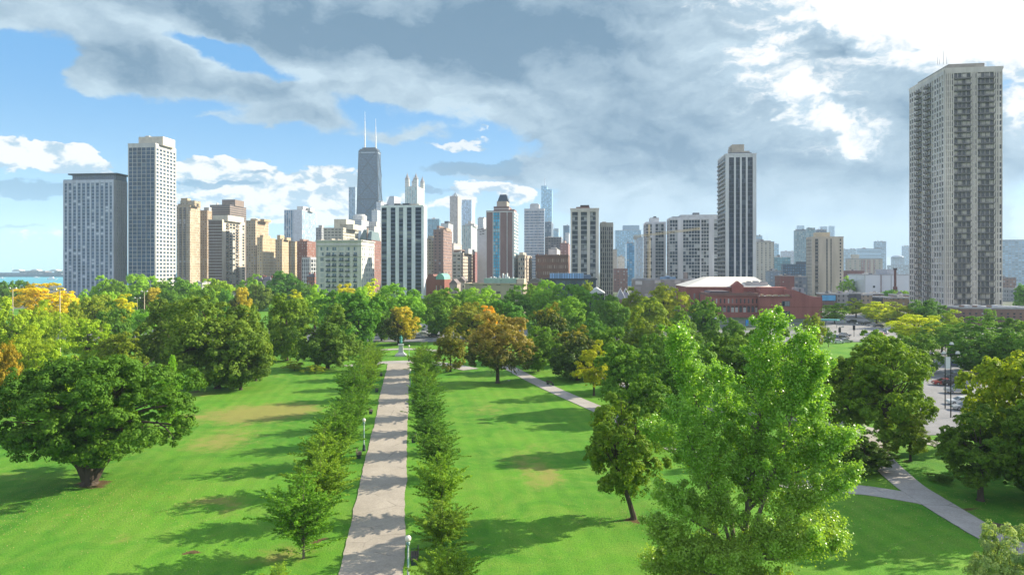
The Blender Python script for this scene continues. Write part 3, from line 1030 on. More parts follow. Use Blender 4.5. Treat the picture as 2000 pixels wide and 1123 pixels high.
for z, t, pr_ in ((b.H - 4.2, 0.7, 0.7), (b.H - 0.6, 0.9, 1.1), (z0 + fh * 7.98, 0.4, 0.5)):
    b.slab(mbs, 'front', -0.3, b.W + 0.3, z, z + t, 0, pr_)
    b.slab(mbs, 'right', 0.0, b.L, z + 0.01, z + t - 0.01, 0, pr_ - 0.05)
for i in range(7):
    u = 0.4 + i * (b.W - 2.0) / 6
    b.slab(mbs, 'front', u, u + 1.1, 0, b.H - 4.3, 0, 0.22)
b.part('cornice', mbs, wallmat((0.50, 0.485, 0.44)))
b.roof(plain((0.4, 0.38, 0.33)), 0.7, -0.4)
for a, c, y in ((640, 648, 466), (655, 660, 467), (684, 692, 466), (622, 627, 467)):
    b.pent(a, c, y, plain((0.42, 0.37, 0.3)), 0.1, 0.35, name='roof_hut')
b.glaze(glass((0.06, 0.10, 0.13), (0.40, 0.42, 0.42), 0.35, 0.12), 11, 3)

# ---- behind it
pm = facade((0.46, 0.43, 0.35), (0.10, 0.095, 0.085), 4.2, 3.3, 0.68, 0.45, share=0.2)
b = simple('apartment_block', 'cream modern block with ribbon windows and square penthouse above the cream apartment block', 'apartment block', 632, 670, 700, 447, 760, pm, roof=(0.48, 0.44, 0.36),
           pents=[(652, 676, 428, plain((0.50, 0.46, 0.36))), (664, 690, 438, plain((0.48, 0.44, 0.36)))], parapet=1.3)
b = simple('apartment_block', 'small grey block peeking out left of the cream modern block', 'apartment block', 617, 628, 634, 446, 830, facade((0.30, 0.31, 0.33), (0.08, 0.09, 0.1), 3, 3, 0.6, 0.5), pents=[(622, 629, 440)])
b = simple('hotel', 'pale hotel slab with round drum top left of the white striped tower', 'hotel', 683, 706, 722, 430, 1300, facade((0.44, 0.45, 0.47), (0.20, 0.24, 0.27), 40, 3.4, 1.0, 0.4, share=0.0))
b.part('roof_drum', MB().lathe([(13, b.H), (13.5, zat(421, 1310)), (10, zat(420, 1310)), (10, zat(418, 1310))], 20), plain((0.55, 0.53, 0.50)))
b = simple('apartment_tower', 'white stepped tower just left of the white striped tower', 'apartment tower', 716, 731, 745, 443, 1000, facade((0.50, 0.47, 0.43), (0.13, 0.13, 0.14), 3.2, 3.3, 0.4, 0.5), pents=[(720, 735, 433, facade((0.50, 0.47, 0.43), (0.13, 0.13, 0.14), 3.2, 3.3, 0.4, 0.5))])
b = simple('apartment_block', 'dark red brick building with steep green mansard roof behind the cream apartment block', 'apartment block', 699, 726, 745, 470, 800, facade((0.20, 0.09, 0.07), (0.10, 0.08, 0.07), 3, 3.3, 0.4, 0.5), roof=(0.16, 0.10, 0.09))
w, l = b.W / 2, b.L / 2
b.part('mansard_roof', MB().frustum((-w + 1, w * 0.15, -l + 1, l - 1), (-w + 5, w * 0.0, -l + 6, l - 6), b.H + 0.9, b.H + 13), plain((0.13, 0.185, 0.20)))
b.part('mansard_roof', MB().frustum((w * 0.3, w - 1, -l + 1, l - 1), (w * 0.45, w * 0.8, -l + 6, l - 6), b.H + 0.9, b.H + 11), plain((0.13, 0.185, 0.20)))
b.part('chimney', MB().box(w * 0.18, w * 0.28, -l + 3, -l + 6, b.H, b.H + 15), plain((0.3, 0.22, 0.18)))

# ---- the dark tapering skyscraper with two antennas
D = 1790
b = Bd('skyscraper', 'dark tapering skyscraper with two tall white antennas', 'skyscraper', 692, 742, 752, 293, D)
b.W = (742 - 692) / FOC * D
zt = zat(293, D)
w0, w1 = b.W / 2, 37 / FOC * D / 2
l0, l1 = 24, 15
fm = facade((0.020, 0.042, 0.072), (0.030, 0.065, 0.11), 3.0, 3.9, 0.72, 0.5, (0.14, 0.2, 0.26), 0.05, wrough=0.5, grough=0.15)
b.part('wall', MB().frustum((-w0, w0, -l0, l0), (-w1, w1, -l1, l1), 0, zt), fm)
mb = MB()
nx = 5
for k in range(nx):
    za, zb = zt * (k / nx) ** 0.92, zt * ((k + 1) / nx) ** 0.92

    def rim(z, sx):
        t = z / zt
        return Vector((sx * (w0 + (w1 - w0) * t), -(l0 + (l1 - l0) * t) - 0.3, z))

    def rims(z, sy):
        t = z / zt
        return Vector((w0 + (w1 - w0) * t + 0.3, sy * (l0 + (l1 - l0) * t), z))
    for s in (-1, 1):
        mb.tube([rim(za, s), rim(zb, -s)], 0.9, 4, False)
        mb.tube([rims(za, s), rims(zb, -s)], 0.9, 4, False)
        mb.tube([rim(za, s), rim(zb, s)], 1.1, 4, False)
    mb.tube([rim(zb, -1), rim(zb, 1)], 1.0, 4, False)
b.part('cross_bracing', mb, plain((0.015, 0.028, 0.048), 0.5))
b.part('roof', MB().box(-w1 + 1.5, w1 - 1.5, -l1 + 1.5, l1 - 1.5, zt, zt + 5).box(-w1 * 0.7, w1 * 0.75, -l1 * 0.7, l1 * 0.7, zt + 5, zt + 9), plain((0.05, 0.06, 0.075)))
b.part('roof_band', MB().box(-w1 - 0.5, w1 + 0.5, -l1 - 0.5, l1 + 0.5, zt - 6, zt - 4), plain((0.35, 0.38, 0.42)))
for px, py in ((711, 213), (733, 228)):
    x = (px - 721) / FOC * D
    zz = zat(py, D)
    h = zz - zt
    b.part('antenna', MB().tube([(x, 0, zt), (x, 0, zt + 10), (x, 0, zt + 10.1), (x, 0, zt + h * 0.45), (x, 0, zt + h * 0.46), (x, 0, zt + h * 0.75), (x, 0, zt + h * 0.76), (x, 0, zz)], [3.2, 3.0, 2.0, 1.8, 1.3, 1.1, 0.6, 0.4], 8), plain((0.75, 0.74, 0.73)))

b = simple('hotel_tower', 'pale blue striped slab touching the dark tapering skyscraper on its left', 'tower', 681, 694, 697, 366, 1950, facade((0.42, 0.47, 0.54), (0.10, 0.16, 0.22), 4.5, 4, 0.6, 1.0, share=0.05))
# four turreted tower
b = Bd('skyscraper', 'cream skyscraper with four pointed lantern turrets above the white striped tower', 'skyscraper', 791, 815, 829.5, 365, 1700)
fm = facade((0.56, 0.53, 0.46), (0.17, 0.27, 0.27), 4.2, 4.0, 0.55, 1.0, (0.4, 0.45, 0.42), 0.1)
b.body(fm)
b.roof(plain((0.5, 0.47, 0.42)), 1.5)
w, l = b.W / 2, b.L / 2
zt = zat(350, 1700)
for sx in (-1, 1):
    for sy in (-1, 1):
        x, y = sx * (w - 4.6), sy * (l - 4.6)
        tw = b.part('turret', MB().box(x - 4.6, x + 4.6, y - 4.6, y + 4.6, b.H, zt), facade((0.56, 0.53, 0.46), (0.2, 0.22, 0.22), 3.1, 6, 0.4, 0.6, share=0.0))
        b.part('turret_cap', MB().lathe([(6.2, zt), (6.2, zt + 2), (4.5, zt + 3), (0.4, zt + 15), (0.05, zt + 19)], 8, (x, y)), plain((0.28, 0.25, 0.24)), tw)
        mb = MB()
        for k in range(4):
            mb.box(x + (4.2 if k & 1 else -4.7), x + (4.7 if k & 1 else -4.2), y + (4.2 if k & 2 else -4.7), y + (4.7 if k & 2 else -4.2), zt, zt + 6)
        b.part('pinnacle', mb, plain((0.52, 0.49, 0.43)), tw)
# slanted wedge
b = Bd('office_tower', 'grey tower with slanted glass roof left of the turreted skyscraper', 'tower', 755, 770, 782, 400, 1500)
b.body(facade((0.42, 0.42, 0.43), (0.16, 0.20, 0.24), 3.5, 3.6, 0.5, 0.5))
w, l = b.W / 2, b.L / 2
zt = zat(383, 1500)
b.part('slanted_roof', MB().extrude_xz([(-w, b.H), (w, b.H), (w, zt), (-w * 0.2, zt), (-w, b.H + 3)], -l, l), plain((0.40, 0.42, 0.45)))
b = simple('office_tower', 'white gridded tower between the dark tapering skyscraper and the white striped tower', 'tower', 735, 744, 750, 395, 1400, facade((0.55, 0.56, 0.57), (0.16, 0.21, 0.27), 3, 3.4, 0.5, 0.55))
b = simple('office_tower', 'lower pale gridded tower in front of the foot of the dark tapering skyscraper', 'tower', 726, 737, 743, 411, 1350, facade((0.50, 0.52, 0.54), (0.15, 0.20, 0.26), 3, 3.4, 0.5, 0.55))

# ---- white tower with dark window strips
b = Bd('apartment_tower', 'white tower with five dark window strips facing the park', 'apartment tower', 744.5, 827, 831.5, 403, 480)
wm = wallmat((0.72, 0.735, 0.76))
b.body(wm)
nfl = 24
z0, z1 = 3, zat(405, 480)
fh = (z1 - z0) / nfl
mbl = MB()
for a, c in ((745.4, 755), (763.5, 772), (779.5, 787), (795, 803.5), (811.5, 822.5)):
    ua, uc = b.lx(a) + b.W / 2, b.lx(c) + b.W / 2
    mid = (ua + uc) / 2
    b.slab(mbl, 'front', ua - 0.1, uc + 0.1, 0, z1, 0, 0.03)
    for j in range(nfl):
        z = z0 + j * fh
        b.pane('front', ua, uc, z + 0.75, z + fh - 0.1, 0.06)
        b.slab(mbl, 'front', ua - 0.05, uc + 0.05, z + 0.05, z + 0.7, 0.0, 0.10)
b.part('spandrel', mbl, plain((0.075, 0.10, 0.16)))
mb = MB()
for px in (757.5, 762, 776, 791, 807):
    u = b.lx(px) + b.W / 2
    b.slab(mb, 'front', u - 0.25, u + 0.25, 0, b.H - 0.3, 0, 0.35)
b.part('pier', mb, wm)
mb = MB()
for j in range(nfl + 1):
    b.slab(mb, 'front', 0.0, b.W, z0 + j * fh - 0.06, z0 + j * fh + 0.03, 0.0, 0.13)
b.part('floor_line', mb, plain((0.52, 0.54, 0.58)))
b.grid('right', 5, nfl, z0, z1, 1.5, 0.9, 0.4, wm)
b.roof(wm, 0.9, 0.1)
b.pent(750, 757, 399, plain((0.05, 0.06, 0.08)), 0.1, 0.8)
b.pent(770, 781, 397, plain((0.05, 0.06, 0.08)), 0.1, 0.8)
b.pent(786, 800, 397, plain((0.06, 0.07, 0.09)), 0.15, 0.8)
b.pent(803, 818, 398, plain((0.40, 0.36, 0.31)), 0.3, 0.8)
b.pent(752, 768, 400, plain((0.5, 0.5, 0.5)), 0.3, 0.8)
b.glaze(G_DARK, 13, 3)

# ---- middle of the skyline
b = simple('office_tower', 'blue glass tower far behind, right of the white striped tower', 'tower', 835, 858, 861, 428, 1900, facade((0.10, 0.20, 0.26), (0.09, 0.19, 0.25), 4, 4, 0.8, 0.7, (0.3, 0.4, 0.45), 0.1, wrough=0.3))
b = simple('apartment_tower', 'pinkish tower with small pyramid roof', 'skyscraper', 878.5, 894, 901, 384, 1600, facade((0.40, 0.34, 0.29), (0.22, 0.20, 0.19), 3.6, 3.5, 0.45, 1.0, share=0.1), roof=(0.4, 0.34, 0.3))
w, l = b.W / 2, b.L / 2
b.part('pyramid_roof', MB().frustum((-w * .75, w * .75, -l * .75, l * .75), (-0.6, 0.6, -0.6, 0.6), b.H + 1.0, zat(374, 1600)), plain((0.23, 0.27, 0.30)))
b = simple('office_tower', 'tall pale blue slab behind the pinkish pyramid tower', 'tower', 902, 921, 928, 391, 2200, facade((0.36, 0.42, 0.50), (0.27, 0.34, 0.42), 5, 4, 0.5, 1.0, share=0.0))
b = simple('office_tower', 'small white tower half hidden left of the pinkish pyramid tower', 'tower', 861, 876, 885, 437, 1300, facade((0.48, 0.47, 0.45), (0.3, 0.31, 0.32), 3.4, 3.4, 0.4, 0.5), pents=[(868, 876, 432, plain((0.06, 0.06, 0.07)))])
b = simple('apartment_tower', 'cream glazed tower below the tall pale blue slab', 'tower', 902, 920, 932.5, 441, 1200, facade((0.48, 0.47, 0.42), (0.19, 0.25, 0.25), 3.2, 3.5, 0.6, 1.0, (0.4, 0.42, 0.4), 0.15), pents=[(908, 926, 437), (914, 920, 432)])
b = simple('office_tower', 'white gridded tower just left of the purple tower', 'tower', 933, 944, 951, 427, 1500, facade((0.48, 0.48, 0.48), (0.17, 0.21, 0.25), 3.6, 3.6, 0.5, 0.6), pents=[(935, 946, 424)])
b = simple('apartment_tower', 'tan gridded block beside the right edge of the white striped tower', 'apartment block', 831.8, 851, 854.5, 466, 750, facade((0.38, 0.32, 0.22), (0.085, 0.075, 0.06), 3.0, 3.2, 0.55, 0.6, share=0.1), pents=[(836, 846, 461, plain((0.33, 0.28, 0.2)))])
b = simple('apartment_tower', 'brown brick tower with sunny beige side left of the beige flats', 'apartment tower', 846.5, 866, 883, 450, 700, facade((0.235, 0.15, 0.125), (0.06, 0.05, 0.05), 4.4, 3.1, 0.42, 0.5, share=0.1), pents=[(858, 872, 445, plain((0.3, 0.22, 0.17))), (853, 858, 441, plain((0.24, 0.16, 0.13)))], roof=(0.24, 0.16, 0.13))
b = simple('apartment_block', 'pale plain block between brown brick tower and beige flats', 'apartment block', 876, 886, 902, 476, 1000, facade((0.43, 0.36, 0.31), (0.32, 0.27, 0.24), 50, 3.4, 1.0, 0.3, share=0.0))
b = simple('apartment_block', 'beige flats with dark square windows left of the blank white tower', 'apartment block', 883.5, 901, 923, 495, 620, facade((0.43, 0.38, 0.32), (0.06, 0.055, 0.05), 4.0, 3.1, 0.62, 0.5, share=0.12), roof=(0.5, 0.48, 0.45), pents=[(886, 902, 488, plain((0.27, 0.18, 0.14))), (908, 915, 486, plain((0.42, 0.42, 0.42)))])
b = simple('apartment_block', 'small dull red block squeezed between beige flats and blank white tower', 'apartment block', 919, 928, 936, 493, 680, facade((0.23, 0.10, 0.10), (0.25, 0.16, 0.14), 3, 3.1, 0.3, 0.4), roof=(0.2, 0.14, 0.13))
b = simple('apartment_tower', 'blank white tower wall touching the purple tower', 'apartment tower', 932, 951, 951, 449, 660, plain((0.55, 0.555, 0.57), var=0.06), pents=[(937, 946, 445, plain((0.5, 0.5, 0.5)))], deep=18)
mb = MB()
for z in (452, 457):
    mb.box(b.lx(937), b.lx(940.5), -b.L / 2 - 0.06, -b.L / 2, b.z(z + 1.5), b.z(z)).box(b.lx(942), b.lx(946), -b.L / 2 - 0.06, -b.L / 2, b.z(z + 0.5), b.z(z - 1))
b.part('vent_opening', mb, plain((0.03, 0.03, 0.035)))

# ---- purple brick tower with the blue glass stripe
b = Bd('apartment_tower', 'purple brown tower with a blue glass stripe and dark trapezoid roof tank', 'apartment tower', 950, 1003.5, 1011.5, 413, 600)
pm = wallmat((0.25, 0.155, 0.15), 'brick')
b.body(pm)
nfl = 26
z0, z1 = 2.0, b.H - 0.8
fh = (z1 - z0) / nfl
ua, uc = b.lx(963.5) + b.W / 2, b.lx(976) + b.W / 2
mb = MB()
for px in (963, 976.4, 990.5):
    u = b.lx(px) + b.W / 2
    b.slab(mb, 'front', u - 0.3, u + 0.3, 0, b.H, 0, 0.4)
b.slab(mb, 'front', -0.2, 0.25, 0, b.H, 0, 0.3)
b.slab(mb, 'front', b.W - 1.2, b.W + 0.3, 0, b.H, 0, 0.35)
b.slab(mb, 'front', 0, b.W, b.H - 0.7, b.H, 0, 0.3)
b.part('pier', mb, plain((0.55, 0.54, 0.53)))
for j in range(nfl):
    z = z0 + j * fh
    for k in range(3):
        b.pane('front', ua + (uc - ua) * k / 3 + 0.12, ua + (uc - ua) * (k + 1) / 3 - 0.12, z + 0.1, z + fh - 0.25, 0.08)
b.grid('right', 4, nfl, z0, z1, 1.6, 1.3, 0.4, plain((0.52, 0.50, 0.48)))
b.roof(plain((0.3, 0.24, 0.23)), 0.8, 0.1)
b.pent(964, 994, 403, facade((0.21, 0.145, 0.135), (0.4, 0.38, 0.36), 90, 3.4, 1.0, 0.16, share=0.0), 0.1, 0.8)
b.pent(970, 990, 393, plain((0.40, 0.33, 0.28)), 0.2, 0.7, base=b.H + 4, name='machine_room')
x0, x1 = b.lx(968), b.lx(989.5)
b.part('roof_tank', MB().frustum((x0, x1, -5, 8), (x0 + 2, x1 - 2, -3.5, 6.5), zat(393, 610), zat(379, 610)), plain((0.045, 0.07, 0.105), 0.4))
b.pent(991, 1005, 409, pm, 0.2, 0.7, name='parapet_block')
b.glaze(glass((0.06, 0.26, 0.38), (0.30, 0.48, 0.55), 0.25, 0.12), 17, 3)

b = Bd('office_tower', 'white tower with square blue window grid and rounded penthouse right of the purple tower', 'tower', 1024, 1062.5, 1064, 409, 900)
b.body(plain((0.12, 0.17, 0.24)))
b.grid('front', 15, 27, 4, b.H - 1.5, 0.62, 1.35, 0.5, wallmat((0.56, 0.57, 0.58)), sproud=0.4)
b.roof(plain((0.5, 0.5, 0.5)), 1.0)
b.pent(1035, 1053, 399, plain((0.52, 0.52, 0.52)), 0.2, 0.8)
b.pent(1037, 1051, 397.5, plain((0.50, 0.50, 0.50)), 0.3, 0.7, base=zat(399, 905))
b.glaze(glass((0.07, 0.13, 0.20), (0.24, 0.30, 0.36), 0.15, 0.12), 19, 3)

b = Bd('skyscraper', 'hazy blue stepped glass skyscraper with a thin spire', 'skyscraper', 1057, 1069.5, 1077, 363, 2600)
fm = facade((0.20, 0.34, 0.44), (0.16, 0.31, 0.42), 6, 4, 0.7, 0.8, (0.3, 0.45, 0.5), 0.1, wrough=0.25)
w, l = b.W / 2, b.L / 2
b.part('wall', MB().box(-w, w * 0.75, -l, l, 0, b.H), fm)
b.part('setback_wing', MB().box(w * 0.75, w + 16, -l + 2, l - 2, 0, zat(370, 2600)), fm)
b.part('spire', MB().tube([(-w * 0.1, 0, b.H), (-w * 0.1, 0, b.H + 20), (-w * 0.1, 0, zat(345, 2600))], [3.4, 2.4, 0.9], 6), plain((0.6, 0.64, 0.68)))
b = simple('office_tower', 'dark glass tower below the blue spired skyscraper', 'tower', 1064, 1077, 1081, 434, 1300, facade((0.10, 0.12, 0.15), (0.05, 0.09, 0.13), 4, 3.6, 0.7, 0.6, (0.3, 0.35, 0.4), 0.15))
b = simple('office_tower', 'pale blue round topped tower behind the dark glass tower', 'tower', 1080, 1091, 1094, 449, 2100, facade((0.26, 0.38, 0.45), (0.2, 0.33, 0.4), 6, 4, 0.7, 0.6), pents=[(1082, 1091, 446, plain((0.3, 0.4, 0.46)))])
b = simple('office_tower', 'dark blue slab just left of the beige balcony tower', 'tower', 1100, 1112, 1116, 441, 1800, facade((0.08, 0.13, 0.19), (0.06, 0.12, 0.18), 4, 4, 0.7, 0.6, share=0.05))
b = simple('office_tower', 'short white tower in front of the dark blue slab', 'tower', 1104, 1111, 1114, 455, 1500, facade((0.5, 0.5, 0.5), (0.3, 0.33, 0.36), 4, 4, 0.5, 0.5))
b = simple('office_block', 'wide dark gridded office block below the dark glass tower', 'office block', 1060, 1096, 1099, 464, 960, facade((0.17, 0.15, 0.15), (0.05, 0.055, 0.065), 3.8, 3.4, 0.68, 0.55, (0.25, 0.24, 0.23), 0.15), roof=(0.4, 0.38, 0.36))
b = simple('apartment_block', 'pink brick block left of the beige balcony tower', 'apartment block', 1094, 1110, 1116, 476, 800, facade((0.27, 0.15, 0.14), (0.30, 0.2, 0.18), 4, 3.3, 0.3, 0.4), roof=(0.25, 0.16, 0.15), pents=[(1100, 1104, 470, plain((0.32, 0.2, 0.18)))])
b = simple('apartment_block', 'white block with rooftop huts above the long brown brick building', 'apartment block', 1071, 1088, 1094, 487, 700, plain((0.56, 0.55, 0.53)), pents=[(1076, 1086, 484, plain((0.55, 0.54, 0.52)))])

b = Bd('apartment_block', 'long brown brick building with rows of small windows below the pink brick block', 'apartment block', 1046, 1110, 1113, 500, 640)
b.body(wallmat((0.185, 0.11, 0.085), 'brick'))
b.holes('front', 18, 6, 2, b.H - 1.2, 0.42, 0.52)
mb = MB()
b.slab(mb, 'front', -0.2, b.W + 0.2, b.H - 0.8, b.H + 0.2, 0, 0.5)
b.part('cornice', mb, plain((0.12, 0.075, 0.06)))
b.roof(plain((0.16, 0.10, 0.085)), 1.2, 0.1)
for px in (1050, 1066, 1090, 1109):
    b.pent(px - 1.2, px + 1.2, 496, plain((0.2, 0.12, 0.1)), 0.05, 0.15, name='chimney')
b.glaze(glass((0.14, 0.11, 0.09), (0.36, 0.32, 0.27), 0.4, 0.3), 23, 3)

b = Bd('apartment_block', 'beige apartment block with bay windows right of the purple tower', 'apartment block', 1012, 1025, 1045, 500, 600)
b.body(wallmat((0.43, 0.36, 0.29)))
b.holes('front', 3, 9, 1, b.H - 1, 0.5, 0.55)
b.holes('right', 6, 9, 1, b.H - 1, 0.42, 0.52)
for i in (1, 4):
    mb = MB()
    b.slab(mb, 'right', i * b.L / 6 + 0.3, (i + 1) * b.L / 6 - 0.3, 0, b.H + 0.6, 0, 1.2)
    b.part('bay', mb, facade((0.45, 0.38, 0.31), (0.10, 0.085, 0.075), 3, 3.1, 0.5, 0.5))
b.roof(plain((0.42, 0.36, 0.3)), 1.0)
b.pent(1014, 1022, 493, plain((0.42, 0.37, 0.31)), 0.2, 0.6)
b.glaze(G_GREY, 27, 2)

# ---- beige balcony tower
b = Bd('apartment_tower', 'beige tower with three dark balcony bays and a low brown roof hut', 'apartment tower', 1114.5, 1169.5, 1174, 409, 520)
wm = wallmat((0.57, 0.52, 0.46))
b.body(plain((0.05, 0.055, 0.065)))
nfl = 19
z0, z1 = 2.0, zat(414, 520)
fh = (z1 - z0) / nfl
mb = MB()
edges = [(1114.5, 1117.5), (1128.5, 1134.5), (1146.5, 1152.5), (1163.5, 1169.5)]
for a, c in edges:
    b.slab(mb, 'front', b.lx(a) + b.W / 2, b.lx(c) + b.W / 2, 0, b.H, 0, 1.3)
b.slab(mb, 'front', 0.1, b.W - 0.1, z1, b.H - 0.01, 0, 1.25)
b.part('concrete_frame', mb, wm)
bays = [(1117.5, 1128.5), (1134.5, 1146.5), (1152.5, 1163.5)]
for j in range(nfl):
    z = z0 + j * fh
    for a, c in bays:
        ua, uc = b.lx(a) + b.W / 2, b.lx(c) + b.W / 2
        for k in range(2):
            b.pane('front', ua + (uc - ua) * k / 2 + 0.1, ua + (uc - ua) * (k + 1) / 2 - 0.1, z + 0.3, z + fh - 0.3)
        mb = MB()
        b.slab(mb, 'front', ua + 0.03, uc - 0.03, z - 0.12, z + 0.12, 0, 1.0)
        b.slab(mb, 'front', ua + 0.03, uc - 0.03, z + 0.12, z + 0.95, 0.9, 0.98)
        b.part('balcony', mb, plain((0.24, 0.25, 0.26)))
b.body(wm, b.H - 0.02, 'rear_wall').location.y = 1.2
b.roof(wm, 1.0, 0.3)
b.pent(1125, 1152, 404, plain((0.14, 0.075, 0.065)), 0.15, 0.8)
b.pent(1133, 1151, 400.5, plain((0.07, 0.05, 0.05)), 0.25, 0.7, base=zat(404, 524), name='roof_hut')
b.glaze(glass((0.045, 0.05, 0.055), (0.42, 0.43, 0.43), 0.3, 0.12), 29, 3)

b = Bd('apartment_tower', 'slimmer dark tower with pale piers touching the beige balcony tower', 'apartment tower', 1173, 1197, 1200, 437, 560)
b.body(plain((0.035, 0.04, 0.05)))
b.grid('front', 6, 17, 2, b.H - 2.5, 0.75, 0.5, 0.5, wallmat((0.45, 0.43, 0.37)), sproud=0.2)
b.grid('right', 5, 17, 2, b.H - 2.5, 1.4, 0.9, 0.4, wallmat((0.46, 0.43, 0.36)))
b.roof(wallmat((0.46, 0.44, 0.38)), 1.0)
b.pent(1176, 1184, 433, plain((0.42, 0.41, 0.38)))
b.glaze(G_DARK, 31, 2)

# ---- right of centre, far
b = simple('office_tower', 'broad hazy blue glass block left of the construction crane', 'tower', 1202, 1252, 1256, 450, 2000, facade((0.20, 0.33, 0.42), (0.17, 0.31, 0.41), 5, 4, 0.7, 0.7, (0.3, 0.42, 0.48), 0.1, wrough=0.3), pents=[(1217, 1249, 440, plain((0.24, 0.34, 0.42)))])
b = simple('office_tower', 'slim deep blue glass tower under the construction crane', 'tower', 1224, 1239, 1242, 475, 1100, facade((0.07, 0.18, 0.30), (0.06, 0.17, 0.28), 4.4, 3.6, 0.8, 0.8, (0.25, 0.36, 0.45), 0.12, wrough=0.25))
b = simple('office_tower', 'pale grey tower behind the slim deep blue glass tower', 'tower', 1241, 1256, 1258, 464, 1250, facade((0.36, 0.40, 0.44), (0.2, 0.26, 0.32), 2.8, 3.6, 0.5, 1.0), th=GRID)
b = simple('office_tower', 'low white block at the foot of the broad hazy blue block', 'office block', 1206, 1220, 1224, 502, 1000, facade((0.5, 0.5, 0.49), (0.3, 0.32, 0.34), 3.2, 3.2, 0.45, 0.5))
b = simple('apartment_tower', 'cream narrow block behind the right edge of the slimmer dark tower', 'apartment block', 1198, 1205, 1208, 488, 950, plain((0.47, 0.42, 0.35)))
b = simple('apartment_block', 'low brown brick flats right of the slimmer dark tower', 'apartment block', 1199, 1226, 1233, 526, 800, facade((0.20, 0.115, 0.105), (0.10, 0.08, 0.08), 3.4, 3.2, 0.5, 0.5), roof=(0.2, 0.13, 0.12))

# ---- pair of grey and white slabs
def pierslab(name, label, xl, xc, xr, ytop, D, piers, nfl, seed, side='L', baysplit=3):
    b = Bd(name, label, 'apartment tower', xl, xc, xr, ytop, D, side)
    b.body(plain((0.05, 0.06, 0.07)))
    wm = wallmat((0.54, 0.545, 0.57))
    z0, z1 = 2, b.H - 1.0
    fh = (z1 - z0) / nfl
    mb = MB()
    xs = []
    for a, c in piers:
        b.slab(mb, 'front', b.lx(a) + b.W / 2, b.lx(c) + b.W / 2, 0, b.H, 0, 0.6)
    b.part('pier', mb, wm)
    mb = MB()
    ends = [xc] + [e for p in piers for e in p] + [xr]
    for k in range(0, len(ends), 2):
        a, c = ends[k], ends[k + 1]
        if c - a < 1:
            continue
        ua, uc = b.lx(a) + b.W / 2, b.lx(c) + b.W / 2
        ns = max(1, round((uc - ua) / 2.6))
        for j in range(nfl):
            z = z0 + j * fh
            b.slab(mb, 'front', ua, uc, z - 0.25, z + 0.3, 0, 0.35)
            for s in range(ns):
                b.pane('front', ua + (uc - ua) * s / ns + 0.12, ua + (uc - ua) * (s + 1) / ns - 0.12, z + 0.35, z + fh - 0.3)
        for s in range(ns + 1):
            u = ua + (uc - ua) * s / ns
            b.slab(mb, 'front', max(u - 0.15, 0), min(u + 0.15, b.W), 0, b.H - 0.1, 0, 0.25)
    b.slab(mb, 'front', 0.05, b.W - 0.05, z1, b.H - 0.02, 0, 0.5)
    b.part('floor_edge', mb, wallmat((0.52, 0.53, 0.54)))
    b.grid('left', 4, nfl, z0, z1, 1.2, 0.9, 0.4, wallmat((0.42, 0.42, 0.43)))
    b.roof(wm, 1.2, 0.3)
    b.glaze(glass((0.022, 0.036, 0.05), (0.34, 0.37, 0.39), 0.22, 0.12), seed, 2)
    return b


b = pierslab('apartment_tower', 'narrower grey apartment tower with one white pier behind the crane jib', 1257.5, 1262, 1300.5, 436, 650, [(1273.5, 1280), (1296.5, 1300.5)], 21, 33)
b.pent(1270, 1287, 425.5, plain((0.46, 0.47, 0.48)))
b.pent(1277, 1282, 423, plain((0.06, 0.07, 0.08)), base=zat(425.5, 655), name='vent')
b = pierslab('apartment_tower', 'wide grey apartment slab with broad white piers left of the tall strip tower', 1303, 1308, 1403, 428, 620, [(1323.5, 1334), (1367, 1369.5), (1384.5, 1394.5)], 22, 35)
b.pent(1329, 1402, 420, plain((0.52, 0.525, 0.53)), 0.1, 0.9)
b.pent(1313, 1329, 423, plain((0.42, 0.45, 0.47)), 0.1, 0.9)
b.pent(1354, 1366, 416, plain((0.16, 0.17, 0.19)), 0.3, 0.6, base=zat(420, 625), name='machine_room')

# ---- tall tower with four dark strips
b = Bd('apartment_tower', 'tall grey tower with four dark window strips and a beige rooftop block', 'apartment tower', 1402.5, 1417, 1477, 303, 540, 'L')
wm = wallmat((0.60, 0.605, 0.60))
b.body(wm)
nfl = 33
z0, z1 = 2, zat(308, 540)
fh = (z1 - z0) / nfl
mb = MB()
for a, c in ((1423.5, 1433.5), (1437, 1445), (1448.5, 1456.5), (1460, 1470)):
    ua, uc = b.lx(a) + b.W / 2, b.lx(c) + b.W / 2
    b.slab(mb, 'front', ua, uc, 0, z1, 0, 0.04)
    for j in range(nfl):
        z = z0 + j * fh
        for k in range(2):
            b.pane('front', ua + (uc - ua) * k / 2 + 0.08, ua + (uc - ua) * (k + 1) / 2 - 0.08, z + 0.5, z + fh - 0.15, 0.10)
        b.slab(mb, 'front', ua, uc, z - 0.1, z + 0.45, 0, 0.07)
b.part('spandrel', mb, plain((0.085, 0.10, 0.135)))
mb = MB()
for a, c in ((1417, 1423.5), (1433.5, 1437), (1445, 1448.5), (1456.5, 1460), (1470, 1477)):
    b.slab(mb, 'front', b.lx(a) + b.W / 2, b.lx(c) + b.W / 2, 0, b.H - 0.2, 0, 0.6)
b.part('pier', mb, wm)
mb = MB()
for j in range(nfl):
    z = z0 + j * fh
    b.slab(mb, 'left', 1.0, b.L - 1.5, z - 0.2, z + 0.9, 0, 1.2)
b.part('balcony', mb, plain((0.34, 0.34, 0.34)))
b.grid('left', 5, nfl, z0, z1, 1.0, 0.8, 0.3, wallmat((0.36, 0.36, 0.36)))
mb = MB()
for j in range(nfl):
    z = z0 + j * fh
    b.slab(mb, 'right', 3.0, b.L - 3, z - 0.2, z + 0.9, 0, 0.9)
tag(b.part('balcony', mb, plain((0.34, 0.34, 0.34))), kind='stuff')
b.roof(wm, 1.0, 0.3)
